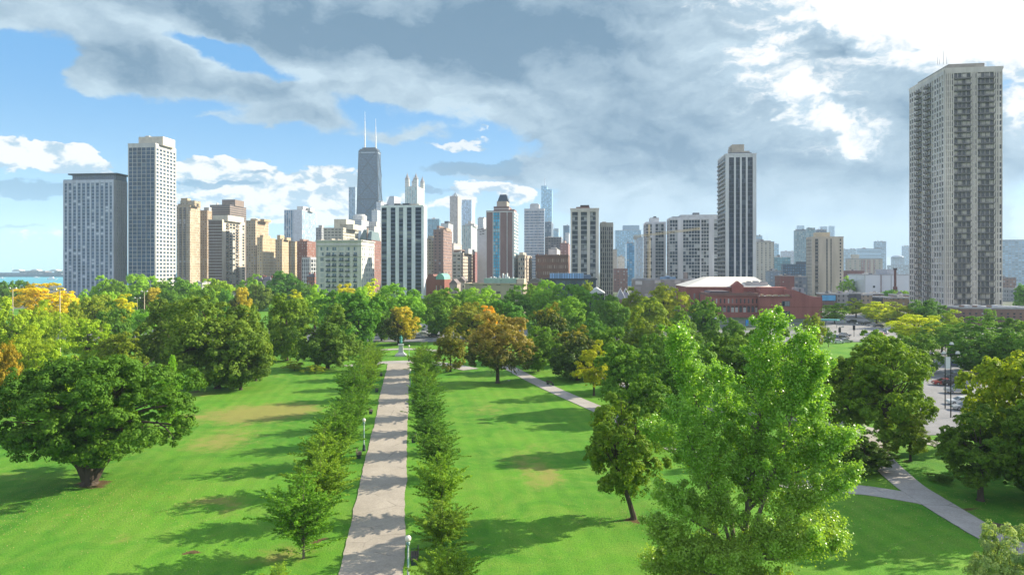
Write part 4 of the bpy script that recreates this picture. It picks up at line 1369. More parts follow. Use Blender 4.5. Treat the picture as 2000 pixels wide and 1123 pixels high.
b.pent(1424, 1468, 299, plain((0.10, 0.12, 0.15)), 0.15, 0.85)
b.pent(1429.5, 1453.5, 283, plain((0.40, 0.35, 0.29)), 0.25, 0.7)
b.pent(1426, 1432, 290, plain((0.38, 0.34, 0.29)), 0.3, 0.6, name='roof_hut')
b.pent(1450, 1464, 296, plain((0.40, 0.36, 0.31)), 0.3, 0.7, name='roof_hut')
b.glaze(glass((0.012, 0.020, 0.032), (0.07, 0.09, 0.12), 0.14, 0.10), 37, 2)

# ---- far right distance
b = simple('apartment_tower', 'cream tower with dark vertical slots right of the tall strip tower', 'apartment tower', 1476, 1512, 1516, 473, 900, facade((0.46, 0.43, 0.36), (0.12, 0.12, 0.11), 5.2, 3.1, 0.34, 0.72, share=0.1), pents=[(1482, 1506, 470, plain((0.45, 0.4, 0.33)))])
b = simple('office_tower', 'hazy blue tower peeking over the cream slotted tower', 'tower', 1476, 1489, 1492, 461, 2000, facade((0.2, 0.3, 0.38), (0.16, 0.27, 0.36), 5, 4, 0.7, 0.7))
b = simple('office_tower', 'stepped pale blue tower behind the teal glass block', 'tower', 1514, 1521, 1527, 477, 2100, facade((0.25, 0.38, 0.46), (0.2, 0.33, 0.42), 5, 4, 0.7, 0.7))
b = simple('office_block', 'hazy pink topped low block between teal glass block and the twin glass tower', 'office block', 1526, 1551, 1553, 491, 2400, facade((0.36, 0.36, 0.40), (0.28, 0.33, 0.38), 6, 5, 0.6, 0.5), roof=(0.5, 0.35, 0.32))
b = simple('office_block', 'teal glass office block left of the dark blue office block', 'office block', 1508, 1544, 1548, 503, 1100, facade((0.10, 0.20, 0.23), (0.08, 0.18, 0.22), 4, 3.6, 0.8, 0.6, (0.25, 0.36, 0.38), 0.15, wrough=0.3))
b = simple('office_block', 'dark blue office block in front of the twin glass tower', 'office block', 1529, 1574, 1577, 517, 900, facade((0.035, 0.06, 0.10), (0.04, 0.085, 0.14), 3, 3.4, 0.6, 0.5, (0.16, 0.22, 0.3), 0.08), pents=[(1556, 1575, 511, plain((0.06, 0.08, 0.11)))], roof=(0.06, 0.08, 0.11))
b = simple('office_tower', 'grey green glass tower behind the beige slab tower', 'tower', 1553, 1574, 1577, 451, 1300, facade((0.22, 0.29, 0.31), (0.12, 0.19, 0.22), 3.4, 3.4, 0.6, 0.7, (0.36, 0.42, 0.42), 0.2), pents=[(1556, 1573, 448.5, plain((0.12, 0.15, 0.18)))])
b = simple('office_tower', 'second glass tower with green rooftop edge beside the grey green one', 'tower', 1577, 1592, 1596, 448, 1350, facade((0.20, 0.27, 0.29), (0.10, 0.17, 0.20), 3.4, 3.4, 0.6, 0.7, (0.32, 0.4, 0.4), 0.2), pents=[(1577, 1592, 445, plain((0.10, 0.19, 0.17)))])
b = simple('office_tower', 'dark capped tower rising behind the beige slab tower', 'tower', 1596, 1614, 1618, 449, 1400, facade((0.12, 0.15, 0.2), (0.07, 0.1, 0.14), 3.4, 3.4, 0.6, 0.6))
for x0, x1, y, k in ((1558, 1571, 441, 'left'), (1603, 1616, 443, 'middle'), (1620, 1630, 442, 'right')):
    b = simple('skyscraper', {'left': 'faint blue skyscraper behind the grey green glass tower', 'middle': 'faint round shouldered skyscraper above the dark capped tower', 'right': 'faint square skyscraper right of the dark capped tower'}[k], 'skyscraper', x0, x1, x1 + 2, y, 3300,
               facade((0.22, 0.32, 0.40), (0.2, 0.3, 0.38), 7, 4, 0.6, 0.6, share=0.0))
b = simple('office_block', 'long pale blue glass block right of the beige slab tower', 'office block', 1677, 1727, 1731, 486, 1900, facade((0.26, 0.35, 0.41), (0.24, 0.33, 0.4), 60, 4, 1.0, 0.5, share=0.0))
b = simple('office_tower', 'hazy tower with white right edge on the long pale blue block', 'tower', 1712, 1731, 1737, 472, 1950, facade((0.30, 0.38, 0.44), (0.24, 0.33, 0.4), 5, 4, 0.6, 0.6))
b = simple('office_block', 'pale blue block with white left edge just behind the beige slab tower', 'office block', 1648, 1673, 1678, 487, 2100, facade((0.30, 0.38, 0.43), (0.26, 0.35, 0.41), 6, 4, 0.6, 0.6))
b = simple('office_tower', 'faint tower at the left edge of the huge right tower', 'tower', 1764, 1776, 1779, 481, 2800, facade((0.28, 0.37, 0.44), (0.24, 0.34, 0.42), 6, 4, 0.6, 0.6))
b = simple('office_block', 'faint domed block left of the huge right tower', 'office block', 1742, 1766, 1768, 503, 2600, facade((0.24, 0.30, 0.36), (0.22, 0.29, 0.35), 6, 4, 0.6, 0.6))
b.part('roof_dome', MB().lathe([(22 * math.cos(t * math.pi / 12), b.H + 9 * math.sin(t * math.pi / 12)) for t in range(0, 7)], 16), plain((0.3, 0.35, 0.4)))
b = simple('office_block', 'low hazy white block behind the grey theatre', 'office block', 1736, 1776, 1779, 519, 1500, facade((0.40, 0.45, 0.48), (0.32, 0.39, 0.44), 5, 4, 0.6, 0.5))
b = simple('apartment_block', 'cream and pink apartment block with green window columns above the grey theatre', 'apartment block', 1656, 1724, 1728, 506, 950, facade((0.47, 0.43, 0.36), (0.20, 0.23, 0.20), 6.5, 3.3, 0.34, 0.55), pents=[(1664, 1678, 497, plain((0.5, 0.46, 0.38)))])
mb = MB()
for a, c in ((1682, 1690), (1694, 1700), (1706, 1709)):
    mb.box(b.lx(a), b.lx(c), -b.L / 2 - 0.4, -b.L / 2, 0, b.H - 1)
b.part('coloured_bay', mb, facade((0.36, 0.25, 0.23), (0.18, 0.2, 0.2), 3.4, 3.3, 0.5, 0.55))

# ---- beige slab tower
b = Bd('apartment_tower', 'plain beige slab tower with two dark slots standing beyond the red brick hall', 'apartment tower', 1575.5, 1586, 1647.5, 464, 700, 'L')
wm = wallmat((0.46, 0.395, 0.315))
b.body(wm)
nfl = 16
z0, z1 = 2, b.H - 1
fh = (z1 - z0) / nfl
mb = MB()
for a, c in ((1592, 1598), (1613.8, 1616.5), (1622, 1624.2)):
    b.slab(mb, 'front', b.lx(a) + b.W / 2, b.lx(c) + b.W / 2, 0, z1 - 1, 0, 0.03)
    for j in range(nfl):
        z = z0 + j * fh
        b.pane('front', b.lx(a) + b.W / 2, b.lx(c) + b.W / 2, z + 0.4, z + fh - 0.4)
b.part('slot', mb, plain((0.10, 0.085, 0.075)))
for j in range(nfl):
    z = z0 + j * fh
    mb = MB()
    b.slab(mb, 'front', b.lx(1591.5) + b.W / 2, b.lx(1598.4) + b.W / 2, z - 0.1, z + 0.9, 0.0, 0.9)
    b.part('balcony', mb, plain((0.20, 0.17, 0.15)))
    u = b.lx(1641.5) + b.W / 2
    b.pane('front', u - 0.7, u + 0.7, z + 0.8, z + fh - 0.6)
b.grid('left', 5, nfl, z0, z1, 1.3, 1.1, 0.5, wallmat((0.45, 0.42, 0.37)))
b.roof(wm, 0.9, 0.2)
b.pent(1595, 1621, 454, plain((0.50, 0.41, 0.28)), 0.2, 0.8)
b.glaze(glass((0.035, 0.035, 0.035), (0.2, 0.19, 0.17), 0.12, 0.2), 41, 2)
# ---- the huge tower at the right
b = Bd('apartment_tower', 'huge grey residential tower filling the right edge with stacked dark balconies', 'apartment tower', 1777.5, 1845, 1957, 139, 365, 'L', th=-math.atan2(176, FOC))
b.body(plain((0.15, 0.145, 0.145)))
nfl = 41
z0, z1 = 1.0, b.H - 1.6
wmF, wmL = wallmat((0.62, 0.57, 0.505)), wallmat((0.57, 0.55, 0.52))
fh = (z1 - z0) / nfl
W = b.W


def xu(px):
    return b.lx(px) + W / 2


# front: window bays and two stacks of balconies
mb = MB()
piers = [1845.5, 1849, 1853, 1857, 1861.5, 1896, 1899.5, 1903, 1907.5, 1941.5, 1945.5, 1950, 1956.6]
for px in piers:
    u = xu(px)
    b.slab(mb, 'front', max(u - 0.28, 0), min(u + 0.28, W), 0, b.H, 0, 0.55)
for a, c in ((1870, 1871), (1878, 1879), (1886, 1887.5), (1915, 1916), (1923, 1924), (1932, 1933.5)):
    b.slab(mb, 'front', xu(a), xu(c), 0, b.H - 0.4, 0, 0.12)
for j in range(nfl + 1):
    z = z0 + j * fh
    for a, c in ((1845.5, 1861.5), (1896, 1907.5), (1941.5, 1956.6)):
        b.slab(mb, 'front', xu(a), xu(c), z - 0.45, z + 0.45, 0, 0.30)
b.slab(mb, 'front', 0, W, z1 + 0.1, b.H - 0.01, 0, 0.5)
b.part('concrete_frame', mb, wmF)
for j in range(nfl):
    z = z0 + j * fh
    for k in range(len(piers) - 1):
        a, c = piers[k], piers[k + 1]
        if c - a > 20:
            for s in range(4):
                q = (c - a) / 4
                b.pane('front', xu(a + s * q) + 0.3, xu(a + (s + 1) * q) - 0.3, z + 0.3, z + fh - 0.35)
        else:
            b.pane('front', xu(a) + 0.28, xu(c) - 0.28, z + 0.45, z + fh - 0.45)
nb = 0
more = MB()
for j in range(nfl - 1, -1, -1):
    z = z0 + j * fh
    for a, c in ((1862.5, 1894.5), (1909, 1940)):
        mb = MB() if nb < 100 else more
        b.slab(mb, 'front', xu(a), xu(c), z - 0.16, z + 0.16, 0, 1.5)
        b.slab(mb, 'front', xu(a), xu(c), z + 0.16, z + 0.55, 1.38, 1.45)
        b.slab(mb, 'front', xu(a), xu(c), z + 1.0, z + 1.1, 1.38, 1.45)
        for e in (a, (a + c) / 2, c):
            b.slab(mb, 'front', xu(e) - 0.08, xu(e) + 0.08, z + 0.16, z + 1.0, 1.37, 1.46)
        nb += 1
        if nb <= 100:
            b.part('balcony', mb, plain((0.16, 0.15, 0.145)))
L = b.L
# left face: pale grid with two columns of bowed balconies
b.grid('left', 15, nfl, z0, z1, 0.85, 1.0, 0.5, wmL, sproud=0.35)
for j in range(nfl - 1, -1, -1):
    z = z0 + j * fh
    for f0, f1 in ((0.25, 0.39), (0.52, 0.66)):
        mb = MB() if nb < 100 else more
        b.slab(mb, 'left', L * f0, L * f1, z - 0.16, z + 0.16, 0, 2.0)
        b.slab(mb, 'left', L * f0, L * f1, z + 0.16, z + 1.05, 1.85, 2.0)
        nb += 1
        if nb <= 100:
            b.part('balcony', mb, plain((0.16, 0.15, 0.145)))
tag(b.part('balcony', more, plain((0.16, 0.15, 0.145))), kind='stuff')
b.roof(wmF, 1.4, 0.5)
b.pent(1850, 1922, 127, plain((0.33, 0.30, 0.26)), 0.25, 0.85)
b.pent(1846, 1920, 129.5, plain((0.30, 0.28, 0.25)), 0.1, 0.9, name='machine_room')
for px, py in ((1880, 100), (1868, 112), (1872, 116), (1887, 112)):
    x = b.lx(px)
    b.part('antenna', MB().tube([(x, 0, zat(127, b.D + 20)), (x, 0, zat(py, b.D + 20))], [0.14, 0.06], 5), plain((0.45, 0.45, 0.47)))
b.glaze(glass((0.07, 0.072, 0.08), (0.52, 0.48, 0.41), 0.36, 0.10), 43, 1)

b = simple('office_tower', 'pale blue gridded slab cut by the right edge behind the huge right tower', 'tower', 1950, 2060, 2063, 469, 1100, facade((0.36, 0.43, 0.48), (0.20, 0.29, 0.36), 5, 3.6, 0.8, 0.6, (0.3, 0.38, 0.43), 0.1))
b = simple('apartment_block', 'low brown hotel behind the low brick rowhouse at the right edge', 'apartment block', 1958, 1985, 1992, 543, 700, facade((0.24, 0.16, 0.13), (0.1, 0.08, 0.08), 3.2, 3.1, 0.5, 0.5), deep=20)
b = simple('apartment_block', 'pale low block behind the parked street at the far right edge', 'apartment block', 1972, 2035, 2040, 566, 560, facade((0.30, 0.30, 0.31), (0.1, 0.11, 0.12), 3.4, 3.2, 0.5, 0.5), deep=25)

# low brick row at the foot of the huge tower
b = Bd('brick_rowhouse', 'low brown brick building with rooftop vents at the foot of the huge right tower', 'house', 1876, 1876, 2050, 603, 320, 'L', deep=16)
b.body(wallmat((0.20, 0.125, 0.10), 'brick'))
b.holes('front', 14, 3, 2.0, b.H - 1.5, 0.32, 0.5)
b.roof(plain((0.35, 0.35, 0.36)), 0.8, 0.15)
for px in (1890, 1908, 1925, 1947, 1966, 1985):
    b.pent(px, px + 7, 596 + (px % 3), plain((0.45, 0.46, 0.47)), 0.2 + (px % 5) * 0.1, 0.55 + (px % 5) * 0.08, name='roof_vent')
for px in (1877, 1903, 1931):
    b.pent(px, px + 6, 597, wallmat((0.20, 0.125, 0.10), 'brick'), 0.0, 0.12, name='chimney')
b.glaze(G_GREY, 45, 0)

# ---- red brick hall with the hipped white roof
b = Bd('brick_hall', 'large red brick hall with a white hipped roof', 'hall', 1341, 1341, 1506, 560, 400, 'L', deep=48)
BR = wallmat((0.31, 0.112, 0.09), 'brick')
b.body(BR)
w, l = b.W / 2, b.L / 2
zr = zat(541, 425)
b.part('hipped_roof', MB().frustum((-w - 0.6, w + 0.6, -l - 0.6, l + 0.6), (-w + 16, w - 4, -2, l - 8), b.H, zr), plain((0.66, 0.61, 0.53), var=0.05))
b.holes('front', 16, 2, 1.5, b.H - 2.5, 0.35, 0.55)
mb = MB()
for i in range(9):
    u = 0.3 + i * (b.W - 1.5) / 8
    b.slab(mb, 'front', u, u + 0.9, 0, b.H - 1.2, 0, 0.35)
b.slab(mb, 'front', -0.3, b.W + 0.3, b.H - 1.0, b.H - 0.1, 0, 0.55)
b.part('brick_pier', mb, BR)
gx0, gx1 = b.lx(1428), b.lx(1450)
b.part('gable', MB().prism([(gx0, -l - 3), (gx1, -l - 3), (gx1, -l - 0.4), (gx0, -l - 0.4)], 0, b.H + 0.5), BR)
gm = (gx0 + gx1) / 2
b.part('gable_roof', MB().extrude_xz([(gx0 - 0.3, b.H + 0.503), (gx1 + 0.3, b.H + 0.503), (gm, b.H + 3.4)], -l - 3.2, -l + 2), BR)
b.pent(1457, 1500, 551, plain((0.40, 0.40, 0.38)), 0.05, 0.3, name='plant_room')
for a, c, y in ((1462, 1467, 549), (1474, 1482, 548.5), (1489, 1495, 549)):
    b.pent(a, c, y, plain((0.3, 0.3, 0.3)), 0.08, 0.2, base=zat(551, 402), name='roof_vent')
b.glaze(glass((0.045, 0.04, 0.045), (0.22, 0.20, 0.19), 0.3, 0.2), 47, 0)

b = Bd('brick_annex', 'red brick annex with arched windows in front of the red brick hall', 'hall', 1380, 1482, 1482.2, 577, 372, 'R', deep=22)
b.body(BR)
b.holes('front', 13, 1, b.H - 4.6, b.H - 1.6, 0.34, 0.8)
n = 13
for i in range(n):
    u = (i + 0.5) * b.W / n
    b.pane('front', u - 0.75, u + 0.75, b.H - 9.2, b.H - 6.6)
    c, r = u, 0.75
mb = MB()
for i in range(n):
    u = (i + 0.5) * b.W / n
    for k in range(6):
        t0, t1 = math.pi * k / 6, math.pi * (k + 1) / 6
        x0, x1 = u + 0.85 * math.cos(t1), u + 0.85 * math.cos(t0)
        zz = b.H - 6.6 + 0.85 * math.sin((t0 + t1) / 2)
        b.slab(mb, 'front', x0, x1, b.H - 6.6, zz, 0, 0.09, 0.2)
b.part('arch_head', mb, plain((0.07, 0.05, 0.05)))
mb = MB()
b.slab(mb, 'front', -0.1, b.W + 0.1, b.H - 5.5, b.H - 5.0, 0, 0.3)
b.slab(mb, 'front', -0.1, b.W + 0.1, b.H - 0.7, b.H, 0, 0.4)
b.part('cornice', mb, wallmat((0.23, 0.09, 0.07)))
b.roof(plain((0.20, 0.11, 0.09)), 1.3, 0.05)
x0, x1 = b.lx(1382), b.lx(1428)
b.part('lean_to_roof', MB().extrude_xz([(x0, b.H), (x1, b.H), (x1 - 1, b.H + 2.2), (x0 + 2, b.H + 2.2)], -b.L / 2 + 1, b.L / 2 - 2), plain((0.11, 0.085, 0.095)))
b.glaze(glass((0.05, 0.045, 0.05), (0.42, 0.40, 0.37), 0.35, 0.2), 49, 0)

b = Bd('brick_annex', 'windowless red brick wing with a sloping parapet right of the arched annex', 'hall', 1482.8, 1482.8, 1606, 580, 368, 'L', deep=30)
w, l = b.W / 2, b.L / 2
xa, xb = b.lx(1547), b.lx(1588)
zh = b.z(566)
zl = b.z(580)
b.part('wall', MB().extrude_xz([(-w, 0), (w, 0), (w, zl), (xb, zl), (xb - 2, b.z(577)), (xa + 3, b.z(569)), (xa + 1, zh), (xa, zh), (xa, zl), (-w, zl)], -l, l), BR)
for a, c, za, zb in ((1528, 1542, 588.5, 597), (1528, 1542, 608, 616)):
    mb = MB()
    b.slab(mb, 'front', b.lx(a) + w - 0.3, b.lx(c) + w + 0.3, b.z(zb) - 0.3, b.z(za) + 0.3, 0, 0.08)
    fr = b.part('window_frame', mb, plain((0.12, 0.11, 0.11)))
    for k in range(3):
        u0 = b.lx(a) + w + k * (b.lx(c) - b.lx(a)) / 3
        b.pane('front', u0 + 0.1, u0 + (b.lx(c) - b.lx(a)) / 3 - 0.1, b.z(zb), b.z(za), 0.16)
mb = MB()
b.slab(mb, 'front', 0, xa + w - 0.1, zl - 0.5, zl + 0.4, 0, 0.3)
b.slab(mb, 'front', 0, b.W, b.z(600), b.z(599), 0, 0.14)
b.part('cornice', mb, wallmat((0.21, 0.08, 0.06)))
b.part('roof', MB().box(-w, xa - 0.1, -l + 0.5, l, zl + 0.003, zl + 0.3), plain((0.3, 0.28, 0.26)))
for a, c, y in ((1488, 1492, 575), (1500, 1508, 576), (1514, 1520, 575.5), (1526, 1533, 576), (1538, 1542, 575)):
    b.pent(a, c, y, plain((0.42, 0.32, 0.20)), 0.1, 0.25, base=zl + 0.3, name='roof_vent')
for a, c, y in ((1552, 1560, 561.5), (1563, 1570, 563)):
    b.pent(a, c, y, plain((0.3, 0.3, 0.32)), 0.4, 0.6, base=zl, name='roof_unit')
b.pent(1484, 1536, 561, BR, 0.55, 0.95, base=zl, name='upper_storey')
b.glaze(G_DARK, 51, 0)

# ---- other low buildings between the trees and the towers
b = simple('theatre', 'grey blank walled theatre with a taller stage block', 'theatre', 1689, 1689, 1780, 537.5, 600, facade((0.37, 0.38, 0.405), (0.35, 0.36, 0.385), 22, 40, 0.96, 0.98, share=0.0), 'L', deep=40, roof=(0.4, 0.4, 0.42))
b.pent(1732, 1750, 526, plain((0.36, 0.37, 0.40)), 0.2, 0.8, name='stage_block')
b.part('drainpipe', MB().box(b.lx(1720), b.lx(1721.2), -b.L / 2 - 0.5, -b.L / 2, 0, b.H), plain((0.2, 0.10, 0.09)))
b.part('window', MB().box(b.lx(1705), b.lx(1709), -b.L / 2 - 0.06, -b.L / 2, b.z(562), b.z(558)), G_DARK)
b = Bd('chimney_stack', 'slim dark red chimney stack standing in front of the grey theatre', 'chimney', 1747.4, 1747.4, 1750.8, 524, 585, 'L', deep=1.6)
b.body(wallmat((0.15, 0.06, 0.05)))
b.part('cap', MB().box(-b.W / 2 - 0.4, b.W / 2 + 0.4, -1.2, 1.2, b.H - 1.5, b.H + 0.2), plain((0.08, 0.05, 0.05)))
b.part('plinth', MB().box(-b.W / 2 - 0.5, b.W / 2 + 0.5, -1.5, 1.5, 0, b.z(560)), wallmat((0.17, 0.065, 0.055)))
b = simple('brick_block', 'dull red brick block between beige slab tower and grey theatre', 'apartment block', 1659, 1659, 1688, 530, 760, wallmat((0.20, 0.10, 0.10), 'brick'), 'L', deep=25, roof=(0.2, 0.12, 0.12))
b = simple('brick_block', 'pale low shed in front of the dull red brick block', 'shed', 1662, 1662, 1690, 545, 640, facade((0.40, 0.42, 0.43), (0.33, 0.35, 0.37), 4, 30, 0.3, 0.9, share=0.0), 'L', deep=18)
b = simple('brick_block', 'dark red brick block between the red brick hall and beige slab tower', 'apartment block', 1524, 1524, 1551.5, 540, 600, facade((0.17, 0.06, 0.055), (0.10, 0.06, 0.055), 5, 3.4, 0.2, 0.3), 'L', deep=18, roof=(0.25, 0.2, 0.2))
b = simple('office_block', 'dark blue grey block right of the dark red brick block', 'office block', 1551.8, 1551.8, 1577, 541, 610, facade((0.16, 0.18, 0.21), (0.07, 0.09, 0.12), 3.4, 3.3, 0.6, 0.6), 'L', deep=18)
b = simple('office_block', 'slate coloured block behind the right end of the white hipped roof', 'office block', 1504, 1504, 1525, 530, 700, facade((0.22, 0.26, 0.31), (0.16, 0.2, 0.25), 3.4, 3.3, 0.5, 0.6), 'L', deep=18)

rr = random.Random(12)
ROW = [('brick', (0.20, 0.11, 0.09)), ('grey', (0.30, 0.29, 0.29)), ('dark', (0.10, 0.095, 0.105)), ('tan', (0.36, 0.29, 0.22)), ('brown', (0.17, 0.11, 0.09)), ('black', (0.05, 0.055, 0.065)), ('sandy', (0.30, 0.22, 0.15)), ('pinkish', (0.30, 0.18, 0.16))]
RL = ['brick rowhouse right behind the blue billboard', 'grey rowhouse with flat white roof below the beige slab tower', 'dark rowhouse below the dull red brick block', 'tan rowhouse below the left end of the grey theatre',
      'brown rowhouse in front of the grey theatre', 'black fronted rowhouse in front of the slim chimney stack', 'sandy brick rowhouse nearest the huge right tower', 'pinkish rowhouse behind the sandy brick rowhouse']
xs = [(1608, 1634), (1634, 1657), (1657, 1682), (1682, 1704), (1704, 1726), (1722, 1739), (1740, 1778), (1752, 1776)]
ys = [575, 576, 574, 577, 575, 582, 583, 577]
ds = [470, 470, 470, 470, 470, 440, 428, 490]
for (k, c), lab, (a, e), y, d in zip(ROW, RL, xs, ys, ds):
    b = simple('rowhouse', lab, 'house', a, a, e - 0.4, y, d, facade(c, (0.07, 0.07, 0.08), 3.0, 3.2, 0.35, 0.5, share=0.3), 'L', deep=14, roof=(0.42, 0.42, 0.43))
    b.pent(a + 4, a + 9, y - 3, plain((0.35, 0.25, 0.22)), 0.3, 0.5, name='chimney')
    b.pent(a + 13, a + 18, y - 1.6, plain((0.6, 0.6, 0.6)), 0.4, 0.7, name='roof_hatch')
b = Bd('billboard', 'plain blue billboard standing left of the rowhouses', 'billboard', 1605.5, 1605.5, 1632, 576.5, 440, 'L', deep=0.5)
b.part('panel', MB().box(-b.W / 2, b.W / 2, -0.25, 0.25, b.z(587), b.H), plain((0.10, 0.36, 0.62), 0.5, var=0.15))
b.part('board_frame', MB().box(-b.W / 2 - 0.3, b.W / 2 + 0.3, -0.2, 0.3, b.z(587) - 0.4, b.z(587) - 0.02).box(-b.W / 2 - 0.3, -b.W / 2 - 0.02, -0.2, 0.3, b.z(587), b.H).box(b.W / 2 + 0.02, b.W / 2 + 0.3, -0.2, 0.3, b.z(587), b.H), plain((0.06, 0.07, 0.09)))
for sx in (-0.35, 0.35):
    b.part('post', MB().tube([(sx * b.W, 0.1, 0), (sx * b.W, 0.1, b.z(587) - 0.4)], 0.18, 6), plain((0.1, 0.1, 0.11)))

# low podium and blue roofed buildings in the middle
b = simple('podium_block', 'long low brown grey podium in front of the grey apartment slabs', 'office block', 1236, 1236, 1366, 547, 490, facade((0.25, 0.22, 0.21), (0.22, 0.2, 0.195), 7, 5, 0.6, 0.5, share=0.0), 'L', deep=16, roof=(0.3, 0.3, 0.32))
for a, c, y, m in ((1290, 1320, 541, plain((0.16, 0.26, 0.38))), (1337, 1343, 532, plain((0.24, 0.20, 0.18))), (1244, 1262, 544, plain((0.1, 0.11, 0.13))), (1300, 1308, 539, plain((0.2, 0.3, 0.42))), (1350, 1358, 543, plain((0.4, 0.4, 0.42)))):
    b.pent(a, c, y, m, 0.3, 0.7, name='roof_block')
b.part('white_panel', MB().box(b.lx(1241), b.lx(1254), -b.L / 2 - 0.1, -b.L / 2, b.z(556), b.z(549)), plain((0.55, 0.53, 0.52)))
b = Bd('office_block', 'blue roofed dark low building in front of the beige balcony tower', 'office block', 1066, 1164, 1167, 547, 430, 'R', deep=26)
b.body(facade((0.06, 0.065, 0.08), (0.04, 0.055, 0.08), 3.2, 4, 0.8, 0.5, share=0.05))
b.roof(plain((0.045, 0.05, 0.065)), 1.0, 0.8)
b.pent(1073, 1140, 534, facade((0.14, 0.24, 0.36), (0.16, 0.27, 0.40), 1.6, 40, 0.5, 1.0, share=0.0), 0.3, 0.9)
b.pent(1140, 1154, 536.5, plain((0.13, 0.17, 0.22)), 0.4, 0.9, name='roof_unit')
b.pent(1078, 1079, 531, plain((0.5, 0.5, 0.52)), 0.4, 0.45, base=b.H + 5, name='flue')
b = Bd('low_building', 'low beige building with pale green rooftop plant screens', 'office block', 908, 1022, 1026, 556, 400, 'R', deep=24)
b.body(facade((0.34, 0.28, 0.22), (0.07, 0.06, 0.06), 8, 5, 0.3, 0.3, share=0.0))
b.roof(plain((0.36, 0.29, 0.22)), 0.8, 0.4)
gm_ = plain((0.24, 0.38, 0.31))
b.pent(945, 978, 544, gm_, 0.2, 0.8, name='plant_screen')
b.pent(978.6, 1008.5, 544, gm_, 0.2, 0.8, name='plant_screen')
b.pent(1009, 1024, 544.5, plain((0.46, 0.41, 0.31)), 0.2, 0.8, name='roof_block')
for i, (px, y) in enumerate([(957, 541), (966, 541.5), (974, 539), (981, 534), (986, 536), (989, 533.5), (992, 540), (1001, 541), (963, 540)]):
    b.pent(px, px + 2.2, y, plain((0.6, 0.6, 0.6)), 0.4, 0.5, base=b.H + 1, name='flue')
b = Bd('brick_chapel', 'red brick chapel with curved green copper roof beside the white striped tower', 'church', 832, 868, 879, 546, 450, 'R', deep=20)
BRC = wallmat((0.20, 0.07, 0.055), 'brick')
b.body(BRC)
w, l = b.W / 2, b.L / 2
b.part('barrel_roof', MB().extrude_xz([(w * 0.05 + w * 0.95 * (0.5 - 0.5 * math.cos(math.pi * t / 8)), b.H + 4.0 * math.sin(math.pi * t / 8)) for t in range(8, -1, -1)][::-1][::-1], -l, l), plain((0.16, 0.36, 0.29)))
b.part('gable_roof', MB().extrude_xz([(-w, b.H + 0.01), (w * 0.04, b.H + 0.01), (-w * 0.25, b.H + 3.4), (-w * 0.75, b.H + 3.4)], -l, l), plain((0.20, 0.085, 0.07)))
b.part('gable', MB().extrude_xz([(-w * 0.9, 0), (-w * 0.1, 0), (-w * 0.1, b.H * 0.3), (-w * 0.5, b.H * 0.62), (-w * 0.9, b.H * 0.3)], -l - 4, -l - 0.1), BRC)
b.holes('front', 4, 2, 2, b.H - 2, 0.3, 0.5, u0=b.W * 0.5)
b.glaze(G_GREY, 53, 0)
b = Bd('glass_pavilion', 'white roofed pavilion with a gridded glass gable among the trees', 'pavilion', 1152, 1180, 1218, 573, 340, 'R', deep=26)
w, l = b.W / 2, b.L / 2
b.body(plain((0.06, 0.05, 0.055)))
b.part('gable_roof', MB().extrude_xz([(-w - 0.6, b.H), (w + 0.6, b.H), (0, b.H + 2.6)], -l - 0.8, l + 0.8), plain((0.58, 0.58, 0.57)))
b.grid('front', 7, 4, 0.5, b.H - 0.2, 0.18, 0.18, 0.2, plain((0.6, 0.6, 0.6)), name='window_bars')
b.holes('right', 8, 1, 1, b.H - 1, 0.5, 0.6)
b.glaze(G_DARK, 55, 0)
for x, px, d, lab in ((1205, 1218, 420, 'left of the pair of glass roof pyramids beyond the pavilion'), (1215, 1229, 424, 'right of the pair of glass roof pyramids beyond the pavilion')):
    xa, xb = kx(x) * d, kx(px) * d
    r = empty('glass_pyramid', ((xa + xb) / 2, d, 0))
    tag(r, lab, 'roof pyramid')
    hw = (xb - xa) / 2 + 0.8
    zb_ = 8.0
    MB().box(-hw, hw, -hw, hw, 0, zb_).build('base', plain((0.2, 0.13, 0.12)), r)
    MB().frustum((-hw, hw, -hw, hw), (-0.1, 0.1, -0.1, 0.1), zb_ + 0.004, zb_ + 6.5).build('glass_roof', plain((0.24, 0.23, 0.27), 0.3), r)
    mb = MB()
    for sx in (-1, 1):
        for sy in (-1, 1):
            mb.tube([(sx * hw, sy * hw, zb_), (0, 0, zb_ + 6.55)], 0.15, 4)
    mb.build('glazing_bar', plain((0.6, 0.6, 0.6)), r)

# townhouses behind the trees left of the cream block
for i, (a, c, y, col, lab) in enumerate([(497, 512, 546, (0.22, 0.17, 0.17), 'dark slate roofed townhouse with brick chimneys above the left trees'), (513, 529, 547, (0.30, 0.26, 0.26), 'grey stone townhouse right of the slate roofed townhouse'),
                                         (529, 540, 548, (0.25, 0.14, 0.12), 'narrow reddish townhouse nearest the dark green dome trees'), (600, 612, 541, (0.28, 0.13, 0.09), 'small orange brick townhouse left of the cream apartment block')]):
    b = simple('townhouse', lab, 'house', a, a, c - 0.8, y, 590, facade(col, (0.08, 0.075, 0.08), 2.6, 3.2, 0.35, 0.5), 'L', deep=13, roof=(0.18, 0.17, 0.2))
    b.part('mansard_roof', MB().frustum((-b.W / 2 + 0.2, b.W / 2 - 0.2, -6, 6), (-b.W / 2 + 1.5, b.W / 2 - 1.5, -4, 4), b.H + 0.8, b.H + 2.8), plain((0.14, 0.13, 0.155)))
    for f in (-0.42, 0.42):
        b.part('chimney', MB().box(b.W * f - 0.5, b.W * f + 0.5, -3, -1.5, b.H, b.H + 3.8), plain((0.25, 0.10, 0.08)))
b = simple('low_building', 'pale stone garage at the foot of the tan tower left of the brown balcony tower', 'garage', 378, 395, 402, 553, 640, plain((0.42, 0.40, 0.38)), deep=14)
